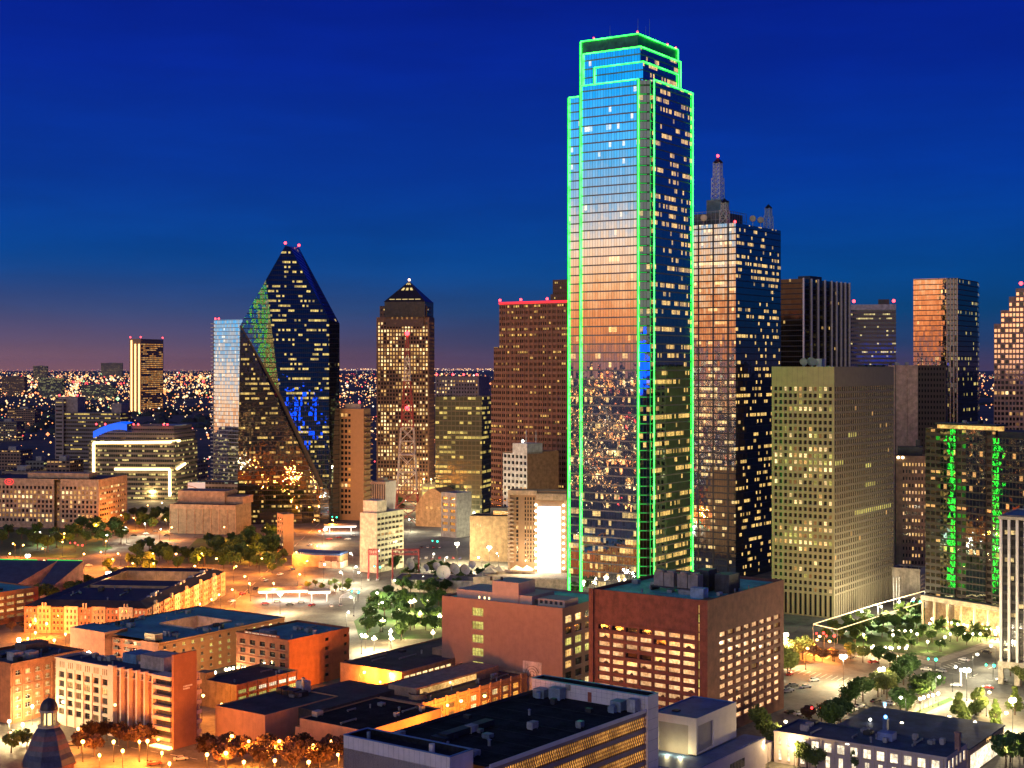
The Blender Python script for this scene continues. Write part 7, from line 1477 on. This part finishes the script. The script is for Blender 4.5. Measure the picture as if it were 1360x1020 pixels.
trees('dark', [(1190, 918), (1200, 910), (1208, 902), (1232, 928), (1240, 921), (1222, 934), (1204, 952), (1196, 946), (1126, 942), (1136, 938), (1146, 932), (1108, 972), (1116, 964), (1100, 968)], 'dark leafy tree on the strip between parking lot and road', 'dark trees between lot and road', (8, 11.5))
trees('rust', [(1074, 962), (1098, 956)], 'reddish tree by the red traffic light at the parking lot', 'reddish trees by the lot', (5, 7))
trees('olive', [(1274, 962), (1302, 946), (1322, 966), (1348, 950), (1296, 950)], 'open green tree standing on the pale plaza', 'trees on the plaza', (9, 12), 'cone')
trees('dark', [(1342, 1012), (1352, 1004), (1336, 1020), (1360, 1015)], 'dark tree in the bottom right corner', 'trees in the bottom right corner', (8, 11))
trees('olive', [(1016, 984), (1030, 992), (1040, 1002), (1022, 1004), (1060, 1018), (1072, 1022), (1010, 974), (1130, 1028), (1084, 1026)], 'leafy green tree before the low mauve building', 'trees before the mauve building', (6, 9))
trees('lime', [(1350, 902), (1342, 898), (1356, 912)], 'light green tree at the foot of the ribbed building', 'trees at the ribbed building', (7, 9))
trees('dark', scat(12, [(500, 760), (520, 752), (560, 758), (640, 778), (600, 785), (540, 775)], 10, 6), 'dark tree below the studio wall', 'trees below the studio', (6, 9))
trees('dark', scat(10, [(470, 690), (480, 676), (500, 668), (560, 672), (520, 690)], 12, 7), 'dark tree beside the slab office', 'trees by the slab office', (6, 9))
trees('rust', scat(8, [(400, 690), (432, 672), (470, 676), (440, 690)], 13, 7), 'amber lit tree at the far end of the orange street', 'trees on the orange street', (6, 9))
trees('olive', scat(9, [(400, 785), (410, 776), (470, 778), (470, 786)], 14, 6), 'small bush like tree behind the fuel court', 'trees by the fuel court', (3, 5))

# past the 290 nearest the trees are too small to tell apart: one mesh of tree cover
import numpy as np
ALLT = sorted([o for o in bpy.data.objects if o.get('category') == 'tree'], key=lambda o: o.location.y)
V_, L_, T_, M_, ms, nv = [], [], [], [], [], 0
for o in ALLT[290:]:
    mw = np.array(Matrix.LocRotScale(o.location, o.rotation_euler, o.scale))
    for ch in list(o.children):
        me = ch.data; n = len(me.vertices); co = np.empty(n * 3); me.vertices.foreach_get('co', co); co = co.reshape(n, 3)
        lv = np.empty(len(me.loops), np.int32); me.loops.foreach_get('vertex_index', lv); lt = np.empty(len(me.polygons), np.int32); me.polygons.foreach_get('loop_total', lt)
        m_ = me.materials[0]
        if m_ not in ms: ms.append(m_)
        V_.append(co @ mw[:3, :3].T + mw[:3, 3]); L_.append(lv + nv); T_.append(lt); M_.append(np.full(len(lt), ms.index(m_), np.int32)); nv += n
        bpy.data.objects.remove(ch)
    bpy.data.objects.remove(o)
if V_:
    V_, L_, T_, M_ = np.concatenate(V_), np.concatenate(L_), np.concatenate(T_), np.concatenate(M_)
    me = bpy.data.meshes.new('far tree cover'); me.vertices.add(len(V_)); me.vertices.foreach_set('co', V_.astype(np.float32).ravel()); me.loops.add(len(L_)); me.loops.foreach_set('vertex_index', L_)
    me.polygons.add(len(T_)); me.polygons.foreach_set('loop_start', np.concatenate(([0], np.cumsum(T_)[:-1])).astype(np.int32)); me.polygons.foreach_set('material_index', M_)
    for m_ in ms: me.materials.append(m_)
    me.update(calc_edges=True); me.validate(); link('tree_cover', me, None, kind='stuff', label='small far trees between the streets and car parks')

# ================================================================== cars
def car_proto(col, name):
    t = thing('parked_car', 'car', 'car', (0, -500, 0)); pm = mat('car paint ' + name, col, .3, .1, 0)
    prof = [(-2.25, .35), (-2.2, .85), (-1.5, .95), (-.95, 1.42), (.7, 1.45), (1.35, .98), (2.15, .85), (2.25, .4)]; mb = MB()
    A = [(x, -.85 if z < 1 else -.7, z) for x, z in prof]; B = [(x, .85 if z < 1 else .7, z) for x, z in prof]
    mb.poly(A); mb.poly(B[::-1])
    for i in range(len(A) - 1): mb.poly([A[i], A[i + 1], B[i + 1], B[i]])
    mb.build('body', pm, t); mb = MB()
    for s in (-1, 1): mb.poly([(-1.4, .84 * s, .98), (1.25, .84 * s, .98), (.66, .72 * s, 1.40), (-.9, .72 * s, 1.38)])
    mb.poly([(-1.48, -.72, .99), (-1.48, .72, .99), (-1.0, .64, 1.41), (-1.0, -.64, 1.41)]); mb.poly([(1.36, -.72, 1.01), (1.36, .72, 1.01), (.76, .64, 1.44), (.76, -.64, 1.44)]); mb.build('window_glass', mat('car glass', (.02, .02, .025), .08, 0, 0), t)
    for x in (-1.4, 1.4):
        for y in (-.8, .8): mb = MB(); mb.cyl((x, y - .1, .33), (x, y + .1, .33), .33, n=10); mb.build('wheel', mat('tyre', (.02, .02, .02), .8, 0, 0), t)
    for y in (-.6, .6):
        mb = MB(); mb.box(2.18, 2.28, y - .2, y + .2, .6, .78); mb.build('headlight', mat('car headlight', (.9, .9, .85), .2, 0, 0), t); mb = MB(); mb.box(-2.28, -2.2, y - .2, y + .2, .62, .8); mb.build('taillight', mat('car taillight', (.5, .03, .03), .3, 0, 0), t)
    return t
CP = {}; CC = {'white': (.75, .74, .72), 'silver': (.42, .42, .43), 'black': (.02, .02, .022), 'red': (.38, .03, .03), 'blue': (.05, .09, .22), 'grey': (.16, .16, .17)}
def cars(pts, where, group):
    for (px, py, c, rz) in pts:
        p = gp(px, py); lb = '%s car %s' % (c, where)
        if c not in CP: CP[c] = car_proto(CC[c], c); o = CP[c]; o.location = (p.x, p.y, .06); o.rotation_euler = (0, 0, RAD(rz))
        else: o = dup(CP[c], (p.x, p.y, .06), RAD(rz))
        o['label'] = lb; o['group'] = group
cars([(1049, 897, 'red', 60), (1081, 905, 'silver', 20), (1070, 914, 'white', 20), (1053, 912, 'grey', 20), (1048, 918, 'white', 20), (1045, 920, 'silver', 20)], 'in the parking lot beside the brown garage', 'cars in the garage side lot')
cars([(1132, 945, 'white', 35), (1142, 940, 'silver', 35), (1163, 933, 'black', 35), (1172, 950, 'grey', 35)], 'at the kerb of the wide road', 'cars on the wide road')
cars([(1062, 950, 'white', 20), (1050, 948, 'black', 20), (1070, 953, 'grey', 20)], 'in the street by the red traffic light', 'cars by the red light')
cars([(1322, 970, 'silver', 30), (1300, 985, 'grey', 30), (1270, 912, 'white', 160), (1230, 891, 'white', 165), (1312, 915, 'red', 160), (1330, 905, 'white', 160), (1345, 940, 'black', 20)], 'on or beside the pale plaza', 'cars by the plaza')
cars([(178, 712, 'black', 10), (194, 710, 'white', 10), (207, 707, 'grey', 10), (222, 712, 'black', 10), (230, 708, 'silver', 10), (200, 718, 'blue', 10), (186, 722, 'white', 10), (240, 703, 'grey', 10), (212, 726, 'silver', 30), (203, 735, 'white', 30)], 'in the far car park below the gridded offices', 'cars in the far car park')
R = random.Random(5); cs = list(CC)
cars([(468 + k * 10.5, 880 + (k % 3) * 1.2, R.choice(cs), 80) for k in range(12)], 'in the row along the near edge of the grove square', 'cars along the grove square')
cars([(512, 872, 'red', 5), (530, 866, 'silver', 5), (560, 872, 'white', 5)], 'crossing the grove square', 'cars crossing the grove square')
cars([(548 + k * 9, 742 + (k % 2), R.choice(cs), 90) for k in range(8)] + [(600 + k * 11, 700 + (k % 2) * 2, R.choice(cs), 90) for k in range(7)] + [(560 + k * 8, 728, R.choice(cs), 90) for k in range(4)], 'in the bright broadcast car park', 'cars in the bright lot')
cars([(352, 803, 'red', 20), (368, 800, 'white', 10), (385, 804, 'black', 5), (400, 801, 'silver', 10), (414, 805, 'red', 60), (440, 806, 'white', 100), (452, 805, 'grey', 100)], 'at the near fuel court', 'cars at the near fuel court')
cars([(437, 717, 'red', 10), (450, 715, 'red', 30), (462, 717, 'white', 10), (470, 712, 'silver', 10)], 'at the far fuel court', 'cars at the far fuel court')
cars([(20, 975, 'white', 30), (70, 962, 'black', 120), (95, 990, 'grey', 10), (240, 1010, 'silver', 20), (205, 1016, 'red', 20)], 'in the amber street by the domed turret', 'cars in the amber street')
cars([(R.uniform(0, 1) * 100 + 300 + k * 3, 0, 'white', 0) for k in range(0)] + [(308, 800, 'white', 60), (322, 790, 'red', 60), (340, 783, 'black', 60), (352, 772, 'silver', 60), (372, 764, 'white', 60), (388, 757, 'grey', 60), (400, 742, 'black', 70), (412, 725, 'white', 70), (425, 705, 'red', 70)], 'on the wide orange street', 'cars on the orange street')
cars([(1075, 858, 'white', 20), (1095, 866, 'black', 15), (1128, 874, 'silver', 15), (1160, 881, 'red', 15), (1196, 888, 'grey', 15), (1280, 878, 'white', 140), (1310, 868, 'black', 140), (1250, 893, 'silver', 140), (1215, 915, 'blue', 140), (1180, 936, 'white', 140)], 'driving through the junction by the park', 'cars at the junction')
cars([(20, 748, 'white', 0), (48, 750, 'red', 0), (80, 750, 'black', 0), (118, 752, 'silver', 0), (160, 756, 'white', 10), (205, 760, 'grey', 10), (245, 768, 'black', 20)], 'on the road behind the saw tooth shed', 'cars behind the shed')
cars([(1195, 806, 'white', 40), (1204, 803, 'silver', 40), (1212, 801, 'black', 40)], 'parked at the foot of the low limestone building', 'cars by the limestone building')

# ================================================================== the plain beyond: lights to the horizon, woods, low blocks
R = random.Random(11)
def octa(mb, c, s, m):
    P = [(c[0] + s, c[1], c[2]), (c[0], c[1] + s, c[2]), (c[0] - s, c[1], c[2]), (c[0], c[1] - s, c[2]), (c[0], c[1], c[2] + s), (c[0], c[1], c[2] - s)]
    for i in range(4): mb.poly([P[i], P[(i + 1) % 4], P[4]], [(0, 0)] * 3, m); mb.poly([P[(i + 1) % 4], P[i], P[5]], [(0, 0)] * 3, m)
LM = [glow('far amber light', (1, .42, .09), 2.2), glow('far warm light', (1, .62, .24), 2.2), glow('far white light', (1, .86, .62), 2.2), glow('far orange light', (1, .26, .05), 2.4), glow('far red light', (1, .05, .04), 3), glow('far green light', (.5, 1, .4), 1.5)]
LW = [glow(n_ + ' west', c_, 5.5) for n_, c_ in (('far amber', (1, .42, .09)), ('far warm', (1, .62, .24)), ('far white', (1, .86, .62)), ('far orange', (1, .26, .05)), ('far red', (1, .05, .04)), ('far green', (.5, 1, .4)))]
WT = [0] * 36 + [1] * 30 + [2] * 6 + [3] * 22 + [4] * 4 + [5] * 2
def field(name, n, az0, az1, r0, r1, center=(0, 0), seed=0, pw=1.0, size=1.0, clusters=0, mats=None):
    mb = MB(); Q = random.Random(seed); cs = [(Q.uniform(az0, az1), r0 * (r1 / r0) ** Q.random(), RAD(Q.choice([35, 125, 35, 125, 5, 80])), Q.uniform(.06, .22), Q.choice(WT)) for _ in range(clusters)]
    for k in range(n):
        on_line = clusters and Q.random() < .65; dx = dy = 0.0; mi = Q.choice(WT)
        if on_line: a, r, da, ln, m0 = Q.choice(cs); q = round(Q.uniform(-1, 1) * 14) / 14 * ln * r; dx, dy = q * math.sin(da), q * math.cos(da); mi = m0 if Q.random() < .8 else mi
        else: a = Q.uniform(az0, az1); r = r0 * (r1 / r0) ** (Q.random() ** pw)
        x, y = center[0] + r * math.sin(RAD(a)) + dx, center[1] + r * math.cos(RAD(a)) + dy
        if abs(x) < .36 * y + 40 and y < 1450: continue
        d = math.hypot(x, y); s = max(.55, min(d, 14000) * .00050) * size * math.exp(Q.gauss(-.15, .45)); octa(mb, (x, y, (8 if on_line else Q.uniform(4, 12)) + s + (0 if on_line else (Q.random() ** 6) * 40)), s, mi)
    mb.build(name, mats or LM, kind='stuff', label='countless small city lights scattered over the dark plain')
field('city_lights', 5200, -24, 24, 2300, 26000, seed=1, pw=.55, clusters=170, size=.85)
field('city_lights', 1500, -22, -2.5, 1500, 9000, seed=2, clusters=70, size=.95)
field('city_lights', 1400, -21, -9, 4500, 20000, seed=12, clusters=60, size=.9)
field('city_lights', 3600, 225, 322, 330, 2800, seed=9, pw=.9, clusters=90, size=1.5, mats=LW)
field('city_lights', 4200, 205, 318, 260, 18000, seed=3, pw=.62, clusters=150, size=2.1, mats=LW)       # the west side of town, seen mirrored in the glass
field('city_lights', 700, 60, 120, 900, 12000, seed=4, pw=.8, clusters=40)
field('city_lights', 1800, 150, 225, 200, 8000, seed=6, pw=.8, clusters=40, size=1.4, mats=LW)
# the bright avenue running to the horizon, left
mb = MB(); Q = random.Random(8)
for k in range(150):
    f = Q.random(); px, py = 92 + 26 * f ** 1.6 + Q.gauss(0, 4 * (1 - f) + .8), 528 - 33 * f; p = gp(px, py, 6); octa(mb, p, 3.6 * Q.uniform(.5, 1.3), Q.choice([1, 2, 2, 1, 0, 3]))
for k in range(60):
    f = Q.random(); p = gp(225 + 55 * f + Q.gauss(0, 2), 622 - 14 * f + Q.gauss(0, 1.2), 4); octa(mb, p, Q.uniform(.5, 1.0), Q.choice([1, 2, 1, 0, 4]))
for k in range(260):
    p = gp(Q.uniform(430, 660), 489.6 + abs(Q.gauss(0, 1.6)), 8); octa(mb, p, p.y * .00034 * Q.uniform(.5, 1.3), Q.choice([0, 1, 1, 2, 0]))
for k in range(420):
    p = gp(Q.uniform(0, 310), 490.5 + abs(Q.gauss(0, 3.5)), 8); octa(mb, p, min(p.y, 20000) * .00034 * Q.uniform(.5, 1.4), Q.choice(WT))
mb.build('city_lights', LM, kind='stuff', label='bright avenue and horizon lights beyond the towers')
# woods
mb = MB()
for k in range(900):
    a = R.uniform(-23, 22); r = 1500 * (9000 / 1500) ** R.random(); x, y = r * math.sin(RAD(a)), r * math.cos(RAD(a)); 
    if math.sin(x * .004) + math.cos(y * .0021 + x * .001) < .2: continue
    for q in range(3): mb.ball((x + R.uniform(-30, 30), y + R.uniform(-60, 60), 1), R.uniform(9, 20), 7, 4, sz=R.uniform(.5, .85))
mb.build('distant_woods', leafmat('far leaves', (.008, .014, .008), (.03, .04, .018)), kind='stuff', label='dark woods on the plain toward the horizon')
# low blocks on the plain
FB = [facade_mat('far block %d' % k, wall=w, bay=4, floor=4, wf=.7, hf=.5, glass=(.03, .03, .04), metal=.2, lit=l, col=c, es=1.4, jit=0, seed=200 + k) for k, (w, l, c) in enumerate((((.22, .17, .14), .50, (1, .7, .28)), ((.30, .18, .12), .55, (1, .55, .2)), ((.16, .16, .15), .46, (.9, .85, .35))))]
SPOTS = [(150, 482, 134, 162, 3600, 0, 'dim block with lit rows on the horizon left of the golden striped tower'), (148, 511, 108, 150, 2500, 2, 'block with lit window rows just left of the golden striped tower'), (30, 500, 2, 32, 3300, 1, 'reddish block on the plain at the far left'), (60, 486, 44, 62, 5200, 0, 'low tower on the horizon at the far left'), (80, 502, 50, 82, 3000, 2, 'olive lit block right of the reddish one at the far left'), (45, 543, 10, 46, 2300, 1, 'low building with lit top left of the grey offices'), (20, 560, -10, 22, 2000, 0, 'low dark block at the left edge beside the wood'), (26, 598, -6, 28, 1650, 1, 'brown block at the left edge above the gridded offices'), (55, 612, 34, 58, 1480, 2, 'small block with yellow windows above the gridded offices'), (90, 612, 62, 93, 1380, 1, 'pink low flats beside the gold outlined office'), (40, 625, 2, 42, 1330, 0, 'pale low block directly behind the gridded offices'), (475, 560, 455, 478, 2200, 0, 'small block behind the balcony tower'), (640, 520, 618, 645, 1900, 1, 'reddish block right of the pink office with beacons'), (250, 612, 236, 262, 1500, 0, 'low block behind the billboard')]
for i, (n_, yt, l_, r_, D, k, lb) in enumerate(SPOTS):
    if D > 1600: D = 241250 / (yt + (20 if i in (0, 1, 3) else 26) - HY)
    b = Bld('distant_block', lb, 'building', r_, D, l_, r_ + 3, ytop=yt, a=12, wr=26, group='low blocks on the plain'); mb = MB(); poly_walls(mb, [(0, b.wl), (0, 0), (26, 0), (26, b.wl)], 0, b.z); b.build(mb, 'wall', FB[k]); b.roof(TAR, TAR, .5)
    mb = MB(); mb.box(6, 14, b.wl * .3, b.wl * .6, b.z - .4, b.z + 4); b.build(mb, 'penthouse', GREYC)

# the ball shaped lookout the picture is taken from: only its reflection shows, as blue patches in the glass
t = thing('lookout_ball', 'ball shaped lookout tower studded with blue lamps, seen only mirrored in the glass towers', 'tower', (0, -34, 0))
mb = MB(); mb.cyl((0, 0, 0), (0, 0, 104), 5, n=16); mb.build('shaft', GREYC, t)
m, g, p = newmat('blue lamp ball'); pos = g.n('ShaderNodeTexCoord').outputs['Object']; v = g.n('ShaderNodeTexVoronoi'); g.put(v.inputs['Vector'], pos); v.inputs['Scale'].default_value = .28
g.put(p.inputs['Base Color'], (.03, .03, .05)); g.put(p.inputs['Emission Color'], (.004, .07, 1.0)); g.put(p.inputs['Emission Strength'], g.m('MULTIPLY', g.m('LESS_THAN', v.outputs['Distance'], .95), 18.0)); m.cycles.emission_sampling = 'NONE'
mb = MB(); mb.ball((0, 0, 128), 25, 24, 14); mb.build('ball', m, t)

# ================================================================== the evening air
m = bpy.data.materials.new('evening haze'); m.use_nodes = True; nt = m.node_tree; nt.nodes.clear(); g = G(nt)
v = g.n('ShaderNodeVolumePrincipled'); v.inputs['Color'].default_value = (.62, .74, .95, 1); v.inputs['Density'].default_value = 8e-6; v.inputs['Anisotropy'].default_value = .2
o = g.n('ShaderNodeOutputMaterial'); nt.links.new(v.outputs[0], o.inputs['Volume'])
mb = MB(); mb.box(-46000, 46000, -46000, 46000, -1, 330); mb.build('haze', m, kind='stuff', label='thin evening haze over the plain')
